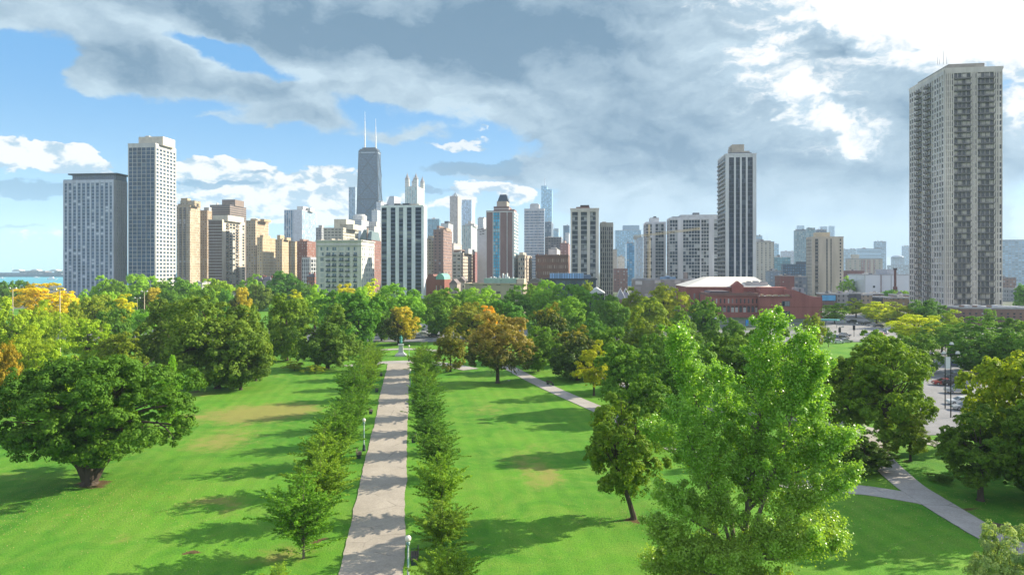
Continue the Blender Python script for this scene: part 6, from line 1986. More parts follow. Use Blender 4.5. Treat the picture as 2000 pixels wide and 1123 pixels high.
GRN, DRK, LIT, OLV, YEL, GLD, ORG = (1.1, 1.15, 0.95), (0.70, 0.85, 0.9), (1.5, 1.55, 1.1), (1.4, 1.1, 0.8), (3.0, 1.75, 0.8), (4.6, 1.9, 0.7), (4.4, 1.55, 0.9)
PAL, DUL = (2.0, 1.6, 1.5), (0.9, 0.78, 0.9)
TABLE = [
    # left, far rows
    ('dome', 8, 549, 40, 470, 'dark tree against the lake at the left edge', DRK), ('dome_b', 36, 548, 42, 480, 'dark green tree standing against the turquoise lake', DRK), ('dome_c', 58, 553, 26, 440, 'small reddish brown tree touching the wide golden tree', (1.6, .7, .8)),
    ('locust', 78, 554, 105, 330, 'wide golden orange tree in front of the lake', (3.7, 1.75, 0.6)), ('locust_b', 128, 563, 82, 320, 'golden tree leaning out right of the wide golden orange tree', (3.7, 1.9, 0.6)),
    ('dome_d', 205, 540, 70, 420, 'light green tree below the grey slab tower', LIT), ('dome', 228, 546, 45, 400, 'green tree between the grey slab tower and the tallest left tower', GRN),
    ('dome_b', 275, 537, 76, 430, 'broad light green tree below the tallest left tower', LIT), ('dome_c', 318, 548, 50, 430, 'green tree at the lit foot of the tallest left tower', GRN), ('dome', 355, 543, 64, 420, 'green tree below the tan stepped tower', (0.8, 1.0, 0.9)),
    ('dome_d', 163, 566, 40, 380, 'small bright green tree right of the two golden trees', LIT), ('locust', 242, 575, 42, 300, 'small pure yellow tree below the tallest left tower', (3.3, 1.95, 0.6)), ('half_gold', 296, 563, 48, 350, 'half yellow half green tree below the tan stepped tower', GRN),
    ('dome_b', 185, 577, 85, 268, 'olive yellow tree right of the tall beige light pole', OLV), ('dome', 215, 570, 55, 300, 'light green tree behind the olive yellow tree', LIT), ('willow', 280, 592, 62, 255, 'soft light green tree left of the big dark oaks', (1.2, 1.5, 1.3)),
    ('dome_c', 330, 566, 66, 330, 'dark tree right of the half yellow half green tree', DRK), ('dome_d', 385, 553, 56, 380, 'light green tree below the brown balcony tower', LIT), ('dome', 425, 545, 66, 400, 'yellowish green tree below the lit side of the brown balcony tower', (1.7, 1.5, .9)),
    ('dome_b', 398, 563, 60, 320, 'mid green tree left of the small yellow and green tree', GRN), ('half_gold', 468, 563, 50, 300, 'small yellow tree with a green left half before the sunlit tan tower', GRN), ('dome_c', 440, 566, 40, 330, 'blue green tree beside the small yellow and green tree', (.7, 1.0, 1.2)),
    ('dome_d', 492, 537, 62, 520, 'light green domed tree below the sunlit tan tower', (1.2, 1.3, .9)), ('oak', 556, 531, 84, 540, 'tallest dark green dome tree below the wide tan block', (.55, .8, .75)), ('dome', 556, 547, 76, 450, 'second dark green dome in front of the tallest dark dome', (.55, .8, .75)),
    ('dome_b', 505, 556, 60, 430, 'dull green tree below the slate roofed townhouse', DUL), ('dome_c', 593, 552, 50, 440, 'dark tree left of the foot of the cream apartment block', DRK), ('locust_b', 580, 566, 46, 360, 'yellow brown tree among the dark domes', (2.8, 1.8, .7)),
    ('dome_d', 615, 558, 84, 300, 'light green tree at the left foot of the cream apartment block', LIT), ('dome', 655, 567, 78, 280, 'deep green layered tree below the cream apartment block', (.75, 1.05, .9)), ('locust', 678, 555, 52, 350, 'orange tree in front of the cream apartment block', (3.2, 1.8, .7)),
    ('locust_b', 722, 545, 58, 370, 'bright yellow tree between cream block and white striped tower', (3.0, 2.1, .7)), ('dome_b', 700, 562, 60, 310, 'pale green tree below the bright yellow tree', LIT), ('oak_b', 788, 557, 104, 268, 'large bright green tree in front of the white striped tower', (1.05, 1.3, 1.0)),
    ('dome_c', 745, 570, 60, 290, 'green tree left of the large bright green tree', GRN), ('half_gold', 778, 601, 82, 238, 'golden tree with a dark green left half beside the statue', GRN),
    # left, nearer
    ('oak_c', 25, 584, 130, 190, 'tall yellow green tree at the left edge behind the big oak', (1.75, 1.5, .9)), ('willow', 98, 588, 96, 205, 'soft pale green willowy tree left of the tall beige light pole', (2.0, 1.65, 1.2)), ('dome_d', 148, 590, 60, 240, 'brownish green tree right of the tall beige light pole', OLV),
    ('open_oak_b', 170, 624, 88, 182, 'small yellow green tree with a visible trunk behind the big oak', (1.9, 1.7, .9)), ('dome', 232, 649, 84, 165, 'olive tree with yellowing top behind the big oak', OLV), ('dome_b', 225, 604, 70, 225, 'dark tree below the olive yellow tree', DRK),
    ('willow', 60, 640, 120, 150, 'pale yellow green tree over the left half of the big oak', (1.9, 1.55, .9)), ('dome_c', 12, 672, 70, 122, 'rusty brown tree at the left edge over the big oak', (2.2, 1.0, .8)), ('dome_d', 110, 668, 110, 128, 'yellow tinged tree directly behind the crown of the big oak', (1.8, 1.6, .9)),
    ('oak', 330, 588, 150, 178, 'dark oak standing left in the grove of big dark oaks', (.75, .72, .8)), ('oak_b', 425, 584, 215, 150, 'huge dark green oak in the middle of the left grove', (.85, .82, .8)), ('oak_c', 500, 600, 90, 160, 'right flank oak of the huge dark green oak', (.85, .85, .8)),
    ('oak', 560, 577, 130, 196, 'yellowish topped oak behind the round grey green oak', (.95, .95, .8)), ('oak_c', 640, 598, 150, 180, 'round grey green oak at the right end of the left grove', (.78, .82, 1.0)), ('dome', 700, 572, 112, 225, 'deep green tree behind the round grey green oak', (.6, .9, .85)),
    ('dome_c', 745, 605, 70, 250, 'dark tree left of the golden half green tree', DRK), ('willow', 330, 698, 52, 106, 'small soft light green tree at the right shoulder of the big oak', (1.3, 1.6, 1.2)), ('dome_b', 470, 660, 120, 148, 'low dark tree between the huge oak and the round oak', (.7, .72, .8)),
    ('shrub_tree', 575, 706, 46, 176, 'thin bare looking sapling on the lawn edge', (1.6, 1.1, 1.0)), ('shrub_tree', 615, 713, 52, 172, 'many stemmed yellowish shrub tree on the lawn edge', (2.0, 1.5, 1.0)),
    ('dome_d', 690, 655, 60, 200, 'grey green tree at the left end of the cross path', (1.0, 1.0, 1.1)),
    # middle
    ('dome', 862, 563, 84, 300, 'green tree below the chapel', GRN), ('dome_b', 905, 566, 60, 330, 'green tree below the pale stone house', (.8, 1.0, .9)), ('dome_c', 945, 562, 84, 320, 'light green tree below the low beige building', LIT), ('dome_d', 1003, 560, 96, 315, 'dark green tree below the green rooftop screens', (.65, .85, .85)),
    ('oak_b', 1072, 549, 80, 330, 'tall bright green tree left of the blue roofed building', (1.1, 1.3, .9)), ('dome', 1045, 556, 60, 360, 'pointed green tree beside the tall bright green tree', GRN), ('dome_b', 1130, 557, 80, 320, 'green tree in front of the blue roofed building', (.9, 1.15, .9)), ('dome_c', 1146, 551, 38, 350, 'small olive tree left of the glass pavilion', OLV),
    ('dome_d', 862, 590, 70, 265, 'dark green tree behind the dense brownish oval tree', DRK), ('dome', 915, 592, 90, 248, 'brownish green tree behind the rust topped tree', (1.35, .9, .8)), ('dome_b', 985, 588, 90, 262, 'blue green tree behind the rust topped tree', (.55, .85, .9)), ('locust', 950, 597, 44, 250, 'small orange tree touching the brownish green tree', ORG),
    ('dense_oval', 880, 634, 66, 175, 'dense brownish oval tree on the lawn right of the statue', (1.25, .8, .85)), ('rust', 972, 611, 142, 157, 'rust and orange topped tree with a bare trunk on the right lawn', GRN), ('gold_top', 1075, 596, 100, 195, 'green tree with yellow crown right of the rust topped tree', GRN),
    ('dome_c', 1110, 581, 96, 262, 'bright green tree behind the yellow crowned tree', (1.05, 1.2, .9)), ('dome_d', 1160, 612, 80, 222, 'dark blue green tree in the middle of the right grove', (.6, .85, .9)), ('gold_top', 1128, 640, 118, 161, 'broad tree with yellowing top beside the diagonal path', GRN),
    ('locust_b', 1160, 666, 84, 141, 'small yellow feathery tree beside the diagonal path', (2.6, 1.7, .8)), ('dome', 1225, 672, 128, 127, 'dense green tree left of the bright poplar', (.85, 1.05, .9)), ('oak_c', 1258, 602, 128, 190, 'olive oak behind the bright poplar', (1.1, .95, .8)),
    ('dome_b', 1205, 590, 80, 255, 'dark green tree right of the bright green tree in the right grove', DRK), ('dome_c', 1300, 557, 90, 300, 'yellow olive tree left of the red brick hall', (1.9, 1.3, .8)), ('dome_d', 1240, 563, 76, 320, 'olive tree right of the glass pavilion', OLV), ('dome', 1268, 580, 80, 270, 'light olive tree below the yellow olive tree', (1.3, 1.1, .8)),
    ('dome_b', 1187, 577, 60, 290, 'dark green tree below the glass pavilion', DRK), ('dome_c', 1378, 585, 84, 242, 'dark round street tree in front of the red brick hall', (.7, .85, .85)), ('dome_d', 1330, 600, 70, 228, 'grey green tree left of the dark round street tree', (.9, .95, .9)), ('dome', 1432, 622, 46, 225, 'small dark tree in front of the arched annex', DRK),
    ('dome_b', 1405, 645, 80, 170, 'dark tree behind the left top of the bright poplar', (.6, .7, .8)),
    # right
    ('locust', 1630, 592, 54, 330, 'small green street tree at the right end of the red brick wing', GRN), ('locust_b', 1672, 583, 58, 370, 'yellow olive street tree below the blue billboard', (1.9, 1.4, .8)), ('locust', 1712, 589, 66, 330, 'yellow street tree in front of the rowhouses', (2.9, 2.0, .7)), ('locust_b', 1757, 590, 78, 305, 'olive street tree left of the huge right tower', (1.6, 1.2, .8)),
    ('dome_c', 1812, 586, 84, 300, 'dark green tree at the foot of the huge right tower', (.6, .8, .85)), ('locust', 1788, 614, 112, 232, 'flat topped golden yellow tree in front of the huge right tower', (2.9, 2.0, .7)), ('locust_b', 1900, 620, 150, 195, 'wide flat layered green tree before the low brick building', (.75, .95, .9)),
    ('dome_d', 1855, 606, 60, 260, 'yellowish tree between the golden tree and the low brick building', (1.7, 1.4, .8)), ('dome', 1985, 622, 110, 215, 'green tree at the right edge beside the layered green tree', (.8, .95, .9)), ('dome_b', 1932, 604, 26, 300, 'small pointed green tree in front of the low brick building', GRN), ('dome_c', 1998, 556, 40, 430, 'round tree at the far right edge above the low brick building', (.8, 1.1, .9)),
    ('dome_d', 1655, 540, 44, 620, 'small bright green tree right of the beige slab tower', LIT), ('dome', 1737, 566, 36, 520, 'small bush like tree in front of the grey theatre', (.7, 1.1, 1.0)), ('dome_b', 1765, 568, 40, 500, 'yellow green small tree left of the huge right tower foot', LIT), ('dome_c', 1590, 615, 50, 215, 'olive tree behind the right top of the bright poplar', OLV), ('shrub_tree', 1618, 640, 30, 230, 'low dark shrub on the corner of the avenue', DRK),
    ('open_oak', 1662, 674, 175, 104, 'dark limbed oak just right of the bright poplar', (.95, .95, .75)), ('open_oak_b', 1730, 660, 195, 98, 'tall spreading oak with visible limbs over the curved path', (1.05, 1.08, .75)), ('dome', 1725, 648, 100, 150, 'light green tree behind the spreading oak', (1.2, 1.25, .9)),
    ('open_oak', 1915, 788, 190, 77, 'dark drooping oak beside the curved path', (.7, .75, .72)), ('dome_b', 1990, 688, 205, 86, 'tall yellow green tree with orange tints at the right edge', (1.7, 1.35, .8)), ('open_oak_b', 1778, 800, 92, 93, 'small tree with a thin trunk on the right lawn', (1.1, 1.0, .8)),
    ('dome_d', 1688, 845, 135, 88, 'low dark tree under the spreading oak', (.55, .6, .65)), ('locust_b', 1935, 735, 90, 100, 'orange tinged tree behind the dark drooping oak', (2.0, 1.25, .8)),
    ('dome', 1700, 700, 130, 120, 'dark tree filling the gap between the two limbed oaks', (.75, .8, .75)), ('oak_b', 2020, 800, 170, 76, 'dark green tree cut by the right edge beside the drooping oak', (.8, .85, .75)),
    ('dome_c', 1335, 668, 165, 122, 'dark tree seen behind the left half of the poplar', (.75, .95, .85)), ('dome_d', 1545, 650, 170, 128, 'dark tree seen behind the right half of the poplar', (.7, .8, .75)), ('dome', 1450, 648, 150, 136, 'green tree seen between the two tops of the poplar', (.85, .95, .85)),
    ('dome_d', 1342, 628, 92, 205, 'grey green tree right of the olive oak behind the poplar', (.85, .95, .85)), ('oak', 1443, 668, 100, 152, 'dark oak low between the two tops of the poplar', (.65, .75, .7)), ('dome_b', 1285, 655, 96, 150, 'dark green tree below the olive oak behind the poplar', (.75, .95, .85)),
    ('dome_c', 1090, 655, 70, 185, 'dark green tree behind the broad yellowing tree', (.75, .9, .85)), ('oak_c', 1590, 690, 110, 140, 'olive oak right behind the poplar top', (1.0, .95, .75)),
    ('dome', 1785, 652, 96, 172, 'green tree below the flat topped golden yellow tree', (.95, 1.05, .85)), ('dome_b', 1915, 652, 120, 172, 'dark green tree in front of the wide flat layered tree', (.65, .85, .85)), ('dome_c', 1985, 648, 110, 165, 'dark green tree at the right edge behind the tall yellow green tree', (.7, .9, .8)), ('locust', 1840, 632, 80, 215, 'dull green layered tree right of the flat topped golden yellow tree', (.9, 1.0, .9)),
    ('dome_c', 1262, 735, 135, 98, 'dark green tree filling the gap between the slender tree and the poplar', (.72, .88, .8)), ('oak_b', 1052, 640, 90, 175, 'mid green tree standing right behind the rust topped tree', (.8, .95, .85)), ('dome_b', 1190, 640, 90, 165, 'green tree behind the small yellow feathery tree', (.85, 1.0, .85)),
    ('oak_c', 2125, 640, 300, 74, 'large tree just outside the right edge above the silvery bush', GRN),
    ('oak', 2290, 660, 300, 84, 'second large tree outside the right edge', GRN),
    ('shrub_tree', 1835, 925, 62, 84, 'dark low shrub left of the drooping oak trunk', (.6, .65, .7)),
]
for row in TABLE:
    kind, px, ytop, wpx, D, label = row[:6]
    f = 1.0 + 0.22 * min(1, max(0, (D - 160) / 120))
    place_tree(kind, px, ytop, wpx, D, label, tuple(v * f for v in row[6]), yaw=0.3 if kind in ('half_gold', 'rust', 'gold_top') else None)

# ---- the big oak on the left lawn
rng_seed = 101
tm, cm, W0, H0 = make_tree(101, 27, 15.8, 3.3, 190, 150000, 0.165, 0.075, 0.66, shape='dome', limbs=40, trunk_r=0.72, gap=0.22, inner=0.2, split=0.33, lean=(0.6, 0), sub=14, subr=0.34)
x, y = gp(175, 945)
r = empty('oak_tree', (x, y, 0), 0.6)
r.scale = (0.94, 0.94, 0.97)
tag(r, 'big spreading dark green oak with a forked trunk on the left lawn', 'tree')
link_mesh('trunk', tm, r)
c = link_mesh('crown', cm, r)
c.color = (0.55, 0.72, 0.62, 1)
mb = MB()
for a, b_ in (((0.3, 0, 0.2), (2.2, -0.6, 3.2)), ((-0.2, 0.1, 0.3), (-1.8, 0.4, 3.4)), ((0.1, -0.2, 0.3), (0.9, 0.5, 3.8))):
    mb.tube([a, Vector(a).lerp(Vector(b_), 0.5) + Vector((0, 0, 0.4)), b_, Vector(b_) * 1.9], [0.62, 0.5, 0.38, 0.15], 8)
mb.build('stem', BARK, r, True)

# ---- the bright poplar in the right foreground
Dp = 56.5
cpx = 1445


def pp(px, py, dy=0.0):
    return ((px - cpx) / FOC * Dp, dy, zat(py, Dp))


x0 = kx(cpx) * Dp
stems = [
    ([(0, 0, -0.1), pp(1462, 1000, 0.3), pp(1482, 850, 0.4), pp(1496, 720, 0.2), pp(1508, 622)], 0.30, 66, 1.0),
    ([(0, 0, 0), pp(1480, 990, -0.6), pp(1520, 860, -1.2), pp(1545, 740, -1.4), pp(1560, 660, -1.2)], 0.22, 52, 0.95),
    ([(0, 0, 0), pp(1425, 980, 0.8), pp(1385, 840, 1.2), pp(1345, 730, 0.8), pp(1325, 655, 0.5)], 0.24, 60, 0.95),
    ([(0, 0, 0), pp(1410, 1020, -0.8), pp(1370, 930, -1.6), pp(1335, 850, -2.0), pp(1310, 790, -2.2)], 0.18, 40, 1.0),
    ([pp(1462, 1000, 0.3), pp(1530, 940, 1.0), pp(1590, 860, 1.4), pp(1612, 790, 1.4)], 0.15, 36, 1.05),
    ([pp(1455, 1060), pp(1530, 1010, -0.8), pp(1590, 960, -1.6), pp(1640, 925, -1.8)], 0.13, 36, 1.1),
    ([pp(1440, 1080), pp(1380, 1030, -0.6), pp(1320, 990, -1.4), pp(1285, 960, -1.6)], 0.12, 30, 1.0),
    ([pp(1450, 1090), pp(1510, 1075, -1.6), pp(1570, 1050, -2.6), pp(1605, 1035, -3.2)], 0.11, 26, 1.0),
    ([pp(1440, 1090), pp(1390, 1085, -1.4), pp(1340, 1070, -2.4), pp(1305, 1060, -2.8)], 0.11, 24, 1.0),
    ([pp(1462, 1000, 0.3), pp(1460, 900, 1.8), pp(1440, 800, 2.6), pp(1425, 735, 2.6)], 0.15, 34, 0.9),
    ([pp(1440, 1100), pp(1520, 1100, 1.5), pp(1600, 1080, 2.2), pp(1650, 1050, 2.4)], 0.11, 30, 1.1),
    ([pp(1455, 1040), pp(1400, 960, 2.0), pp(1330, 900, 2.8), pp(1290, 860, 3.0)], 0.12, 34, 1.05),
    ([pp(1440, 1120), pp(1370, 1130, 0.5), pp(1310, 1120, 0.2), pp(1270, 1110)], 0.10, 26, 1.05),
    ([pp(1450, 1100), pp(1420, 1090, -2.0), pp(1400, 1080, -3.4), pp(1385, 1060, -4.4)], 0.09, 30, 1.05),
    ([pp(1455, 1080), pp(1490, 1060, -2.2), pp(1520, 1040, -3.6), pp(1540, 1010, -4.4)], 0.09, 30, 1.05),
    ([pp(1440, 1130), pp(1360, 1100, -1.4), pp(1300, 1050, -2.0), pp(1268, 1010, -2.2)], 0.10, 30, 1.0),
    ([pp(1450, 1120), pp(1480, 1140, -2), pp(1500, 1130, -3.2)], 0.08, 22, 1.0),
    ([pp(1530, 940, 1.0), pp(1600, 900, -0.4), pp(1650, 850, -0.8)], 0.1, 30, 1.0),
    ([pp(1482, 850, 0.4), pp(1540, 800, -0.6), pp(1575, 750, -1.0), pp(1590, 700, -1.0)], 0.12, 30, 0.85),
]
tm, cm = spray_tree(202, stems, 0, LEAF_GLOSSY, 0.092, 0.8, BARK_PALE, 620, 0.46, up=(32, 70), length=(2.2, 4.2), t0=0.26, droop=0.14, clump=1.5)
r = empty('poplar_tree', (x0, Dp, 0))
tag(r, 'tall bright green poplar with glittering leaves in the right foreground', 'tree')
link_mesh('trunk', tm, r)
c = link_mesh('crown', cm, r)
c.color = (1.22, 1.32, 1.15, 1)

# ---- the tree with a single trunk left of the poplar
x, y = gp(1237, 1013)
tm, cm, W0, H0 = make_tree(303, 10.6, 13.2, 2.4, 100, 52000, 0.11, 0.11, 0.6, shape='oval', limbs=30, trunk_r=0.26, gap=0.25, inner=0.12, lean=(-3.0, 0.0), split=0.4, droop=0.5)
r = empty('tree', (x, y, 0))
tag(r, 'slender tree with one bare trunk standing in bark mulch left of the poplar', 'tree')
link_mesh('trunk', tm, r)
link_mesh('crown', cm, r).color = (1.0, 1.0, 0.8, 1)

# ---- foreground bushes
def bush(px, ytop, wpx, D, seed, label, tint, n=16000, leaf=0.08):
    h, w = zat(ytop, D), wpx / FOC * D
    tm, cm, W0, H0 = make_tree(seed, w, h, 0.6, 60, n, leaf, 0.15, 0.6, shape='dome', limbs=20, trunk_r=0.12, gap=0.02)
    r = empty('bush', (kx(px) * D, D, 0))
    tag(r, label, 'bush')
    link_mesh('trunk', tm, r)
    link_mesh('crown', cm, r).color = (*tint, 1)


bush(1975, 1030, 190, 46, 404, 'pale silvery green bush top in the lower right corner', (2.0, 1.6, 4.5), 60000, 0.065)

# ---- the two rows of young elms along the promenade
ELM = []
for s in range(6):
    hh = 9.6
    stem = [(0, 0, -0.05), (0.05, 0.03, 2.0), (-0.05, 0.08, 4.6), (0.1, 0.0, hh - 1.2)]
    st2 = [(0, 0, 1.6), (0.9, 0.4, 3.6), (1.7, 0.8, 6.2)]
    st3 = [(0, 0, 1.7), (-0.9, 0.3, 3.8), (-1.7, 0.5, 6.4)]
    st4 = [(0, 0, 1.8), (0.1, -1.0, 4.0), (0.3, -1.8, 6.2)]
    st5 = [(0, 0, 1.8), (-0.3, 1.0, 3.9), (-0.4, 1.8, 6.3)]
    ELM.append(spray_tree(500 + s, [(stem, 0.11, 64, 1.0), (st2, 0.06, 34, 0.95), (st3, 0.06, 34, 0.95), (st4, 0.06, 34, 0.95), (st5, 0.06, 34, 0.95)], 0, LEAF, 0.115, 0.5, BARK_PALE, 105, 0.17, up=(24, 72), length=(1.3, 3.3), t0=0.08, droop=0.22, taper=lambda t: 0.55 + 0.75 * math.sin(math.pi * min(1, 0.22 + 0.68 * t)) - 0.25 * t))
ROWL = [(60.5, 1.0, 'front tree of the left elm row, full crown on a pale trunk', (.85, 1.12, .85)), (71, 1.0, 'second elm in the left promenade row', (1.15, 1.15, .9)), (80, .95, 'third elm in the left row, paler and yellowish', (1.12, 1.16, .9)), (91, 1.02, 'fourth elm in the left row, dark, behind the paler third one', (.75, .95, .85)),
        (101, 1.0, 'fifth elm in the left row, dark, by the left globe lamp', (.7, .92, .85)), (111, .98, 'sixth elm in the left row, just past the left globe lamp', (.75, .95, .85)), (123, .95, 'seventh elm in the left promenade row, midway along', (.7, .92, .9)), (137, .97, 'eighth elm in the left row, where the green gets lighter', (.95, 1.05, .9)),
        (150, 1.0, 'ninth elm in the left row, light green', (1.15, 1.15, .95)), (164, 1.0, 'tenth elm in the left row, next to last before the cross path', (1.05, 1.1, 1.0)), (177, 1.02, 'last elm of the left row by the cross path', (1.0, 1.05, 1.0))]
ROWR = [(52, .90, 'front tree of the right elm row beside the nearest lamp', (1.2, 1.2, .9)), (62, .92, 'second elm in the right promenade row', (1.0, 1.0, .85)), (72, 1.0, 'third elm in the right row, tinted bright as if sunlit', (1.15, 1.25, .9)), (85, .97, 'fourth elm in the right promenade row, short of the dark bench', (.75, .92, .85)),
        (97, 1.0, 'fifth elm in the right row, dark blue green beside the dark bench', (.62, .85, .9)), (109, .97, 'sixth elm in the right row, past the dark bench', (.62, .85, .9)), (122, .95, 'seventh elm in the right promenade row', (.75, .95, .92)),
        (136, .97, 'eighth elm in the right row, pale feathery green', (1.0, 1.1, 1.0)), (149, .98, 'ninth elm in the right row, near the far right lamp', (1.0, 1.1, 1.0)), (163, 1.0, 'tenth elm in the right row, short of the cross path', (1.1, 1.12, 1.05)), (176, 1.0, 'last elm of the right row by the cross path', (1.0, 1.05, 1.0))]
rr = random.Random(8)
for rows, side in ((ROWL, -1), (ROWR, 1)):
    for i, (d, s, lab, tint) in enumerate(rows):
        tm, cm = ELM[(i * 5 + (side > 0) * 2) % 6]
        x = (pl(d) - 3.4 if side < 0 else pr(d) + 3.4) + rr.uniform(-0.5, 0.5)
        d += rr.uniform(-1.2, 1.2)
        r = empty('young_elm', (x, d, 0), rr.uniform(0, 6.28))
        tag(r, lab, 'tree', 'young elms along the promenade')
        link_mesh('trunk', tm, r)
        link_mesh('crown', cm, r).color = (*tint, 1)  # the brighter row tints put sunlight into the crown colour
        q = s * rr.uniform(0.86, 1.10)
        r.scale = (q * 1.15, q * 1.15, q * rr.uniform(0.80, 0.98) * (0.9 if side > 0 else 1.0))
        r.rotation_euler = (rr.uniform(-0.05, 0.05), rr.uniform(-0.05, 0.05), rr.uniform(0, 6.28))
# a small sapling at the lower edge, left of the first elm
tm, cm = ELM[1]
x, y = -17.6, 51.5
r = empty('sapling', (x, y, 0), 1.0)
tag(r, 'small sapling at the bottom edge left of the front elm', 'tree')
link_mesh('trunk', tm, r)
link_mesh('crown', cm, r).color = (1.3, 1.3, .95, 1)
r.scale = (0.55, 0.55, 0.42)
# ---------------------------------------------------------------- statue, lamps, benches, poles, cars
IRON, STONE = plain((0.03, 0.045, 0.05), 0.5), wallmat((0.42, 0.43, 0.44))
xs_, ys_ = gp(783, 695)
ped = empty('pedestal', (xs_, ys_, 0), 0.1)
tag(ped, 'pale grey stepped stone pedestal under the green statue', 'pedestal')
mb = MB()
mb.box(-1.7, 1.7, -1.7, 1.7, 0, 0.35).box(-1.4, 1.4, -1.4, 1.4, 0.353, 0.65)
mb.build('steps', STONE, ped)
MB().frustum((-1.15, 1.15, -1.15, 1.15), (-0.85, 0.85, -0.85, 0.85), 0.653, 1.1).frustum((-0.72, 0.72, -0.72, 0.72), (-0.6, 0.6, -0.6, 0.6), 1.103, 3.1).build('shaft', STONE, ped)
MB().frustum((-0.62, 0.62, -0.62, 0.62), (-0.85, 0.85, -0.85, 0.85), 3.103, 3.3).box(-0.85, 0.85, -0.85, 0.85, 3.303, 3.5).build('cap', STONE, ped)
# bronze figure: one continuous skinned body, standing with one leg forward, cloak and book
VERD = plain((0.07, 0.27, 0.23), 0.6, 0.3, 0.2)
sk = bpy.data.meshes.new('statue')
P = {'hip': (0, 0, 1.02), 'waist': (0, 0.0, 1.22), 'chest': (0, 0.02, 1.48), 'neck': (0, 0.01, 1.66), 'head': (0.01, -0.03, 1.80), 'crown': (0.01, -0.02, 1.92),
     'shl': (-0.20, 0.02, 1.56), 'ell': (-0.30, -0.02, 1.28), 'wrl': (-0.20, -0.22, 1.16), 'hal': (-0.12, -0.30, 1.17),
     'shr': (0.20, 0.02, 1.56), 'elr': (0.29, 0.06, 1.27), 'wrr': (0.30, -0.02, 1.02), 'har': (0.30, -0.04, 0.92),
     'thl': (-0.10, 0.0, 0.95), 'knl': (-0.13, -0.08, 0.53), 'anl': (-0.14, 0.0, 0.09), 'tol': (-0.17, -0.18, 0.04),
     'thr': (0.10, 0.0, 0.95), 'knr': (0.11, 0.02, 0.52), 'anr': (0.12, 0.07, 0.09), 'tor': (0.16, -0.12, 0.04)}
RD = {'hip': .17, 'waist': .155, 'chest': .19, 'neck': .07, 'head': .115, 'crown': .085, 'shl': .09, 'ell': .065, 'wrl': .048, 'hal': .045, 'shr': .09, 'elr': .065, 'wrr': .048, 'har': .045,
      'thl': .115, 'knl': .08, 'anl': .055, 'tol': .05, 'thr': .115, 'knr': .08, 'anr': .055, 'tor': .05}
E = [('hip', 'waist'), ('waist', 'chest'), ('chest', 'neck'), ('neck', 'head'), ('head', 'crown'), ('chest', 'shl'), ('shl', 'ell'), ('ell', 'wrl'), ('wrl', 'hal'), ('chest', 'shr'), ('shr', 'elr'), ('elr', 'wrr'), ('wrr', 'har'),
     ('hip', 'thl'), ('thl', 'knl'), ('knl', 'anl'), ('anl', 'tol'), ('hip', 'thr'), ('thr', 'knr'), ('knr', 'anr'), ('anr', 'tor')]
ks = list(P)
sk.from_pydata([P[k] for k in ks], [(ks.index(a), ks.index(b_)) for a, b_ in E], [])
sk.materials.append(VERD)
so_ = bpy.data.objects.new('statue', sk)
COL.objects.link(so_)
so_.location = (xs_, ys_, 3.503)
so_.rotation_euler = (0, 0, 0.25)
so_.scale = (1.45, 1.45, 1.45)
tag(so_, 'green bronze statue of a standing man on the stone pedestal', 'statue')
mod = so_.modifiers.new('skin', 'SKIN')
for i, k in enumerate(ks):
    sv = sk.skin_vertices[0].data[i]
    sv.radius = (RD[k], RD[k])
    sv.use_root = (k == 'hip')
so_.modifiers.new('smooth', 'SUBSURF').render_levels = 2
mb = MB()
mb.lathe([(0.20, 1.62), (0.25, 1.5), (0.255, 1.2), (0.27, 0.8), (0.32, 0.36)], 12)
cl = mb.build('coat', VERD, so_, True)
MB().box(-0.22, -0.02, -0.38, -0.26, 1.13, 1.26).build('book', VERD, so_)

# ---- globe lamps
def post_material():
    m, g_, out = new_mat('weathered_lamp_paint')
    pos = g_.node('ShaderNodeTexCoord').outputs['Object']
    n = g_.noise(pos, 3.0, 4, 0.7)
    c = g_.mix(g_.ramp(n, 0.45, 0.58), (0.16, 0.30, 0.29), (0.55, 0.56, 0.54))
    principled(g_, out, c, 0.6, 0.3)
    return m


POST = post_material()
GLOBE = plain((0.72, 0.66, 0.55), 0.25, 0.5, var=0.05)


def make_lamp():
    r = empty('path_lamp')
    base = MB().lathe([(0.24, 0), (0.24, 0.25), (0.19, 0.35), (0.17, 0.75), (0.11, 0.85)], 12).build('base', IRON, r)
    MB().lathe([(0.085, 0.85), (0.08, 2.0), (0.065, 3.55), (0.12, 3.62), (0.15, 3.78), (0.10, 3.86)], 10).build('pole', POST, r, True)
    MB().lathe([(0.23 * math.sin(math.pi * t / 12) + 0.001, 4.08 - 0.25 * math.cos(math.pi * t / 12)) for t in range(13)], 16).build('globe', GLOBE, r, True)
    MB().lathe([(0.05, 4.32), (0.035, 4.40), (0.005, 4.46)], 8).build('finial', IRON, r)
    return r


def copy_tree_(o, parent=None):
    c = o.copy()
    COL.objects.link(c)
    c.parent = parent
    for ch in kids(o):
        copy_tree_(ch, c)
    return c


LAMPS = [(797, 1158, 'nearest globe lamp at the bottom edge beside the promenade'), (711, 880, 'globe lamp on the left side of the promenade beside a bench'), (801, 763, 'far globe lamp on the right side of the promenade'), (799, 706, 'thin globe lamp near the statue at the end of the promenade')]
lamp0 = make_lamp()
for i, (px, py, lab) in enumerate(LAMPS):
    o = lamp0 if i == 0 else copy_tree_(lamp0)
    x, y = gp(px, py)
    o.location = (x, y, 0)
    o.scale = (1.08,) * 3
    tag(o, lab, 'lamp', 'globe lamps along the promenade')

# ---- benches
WOOD = plain((0.11, 0.085, 0.065), 0.7)


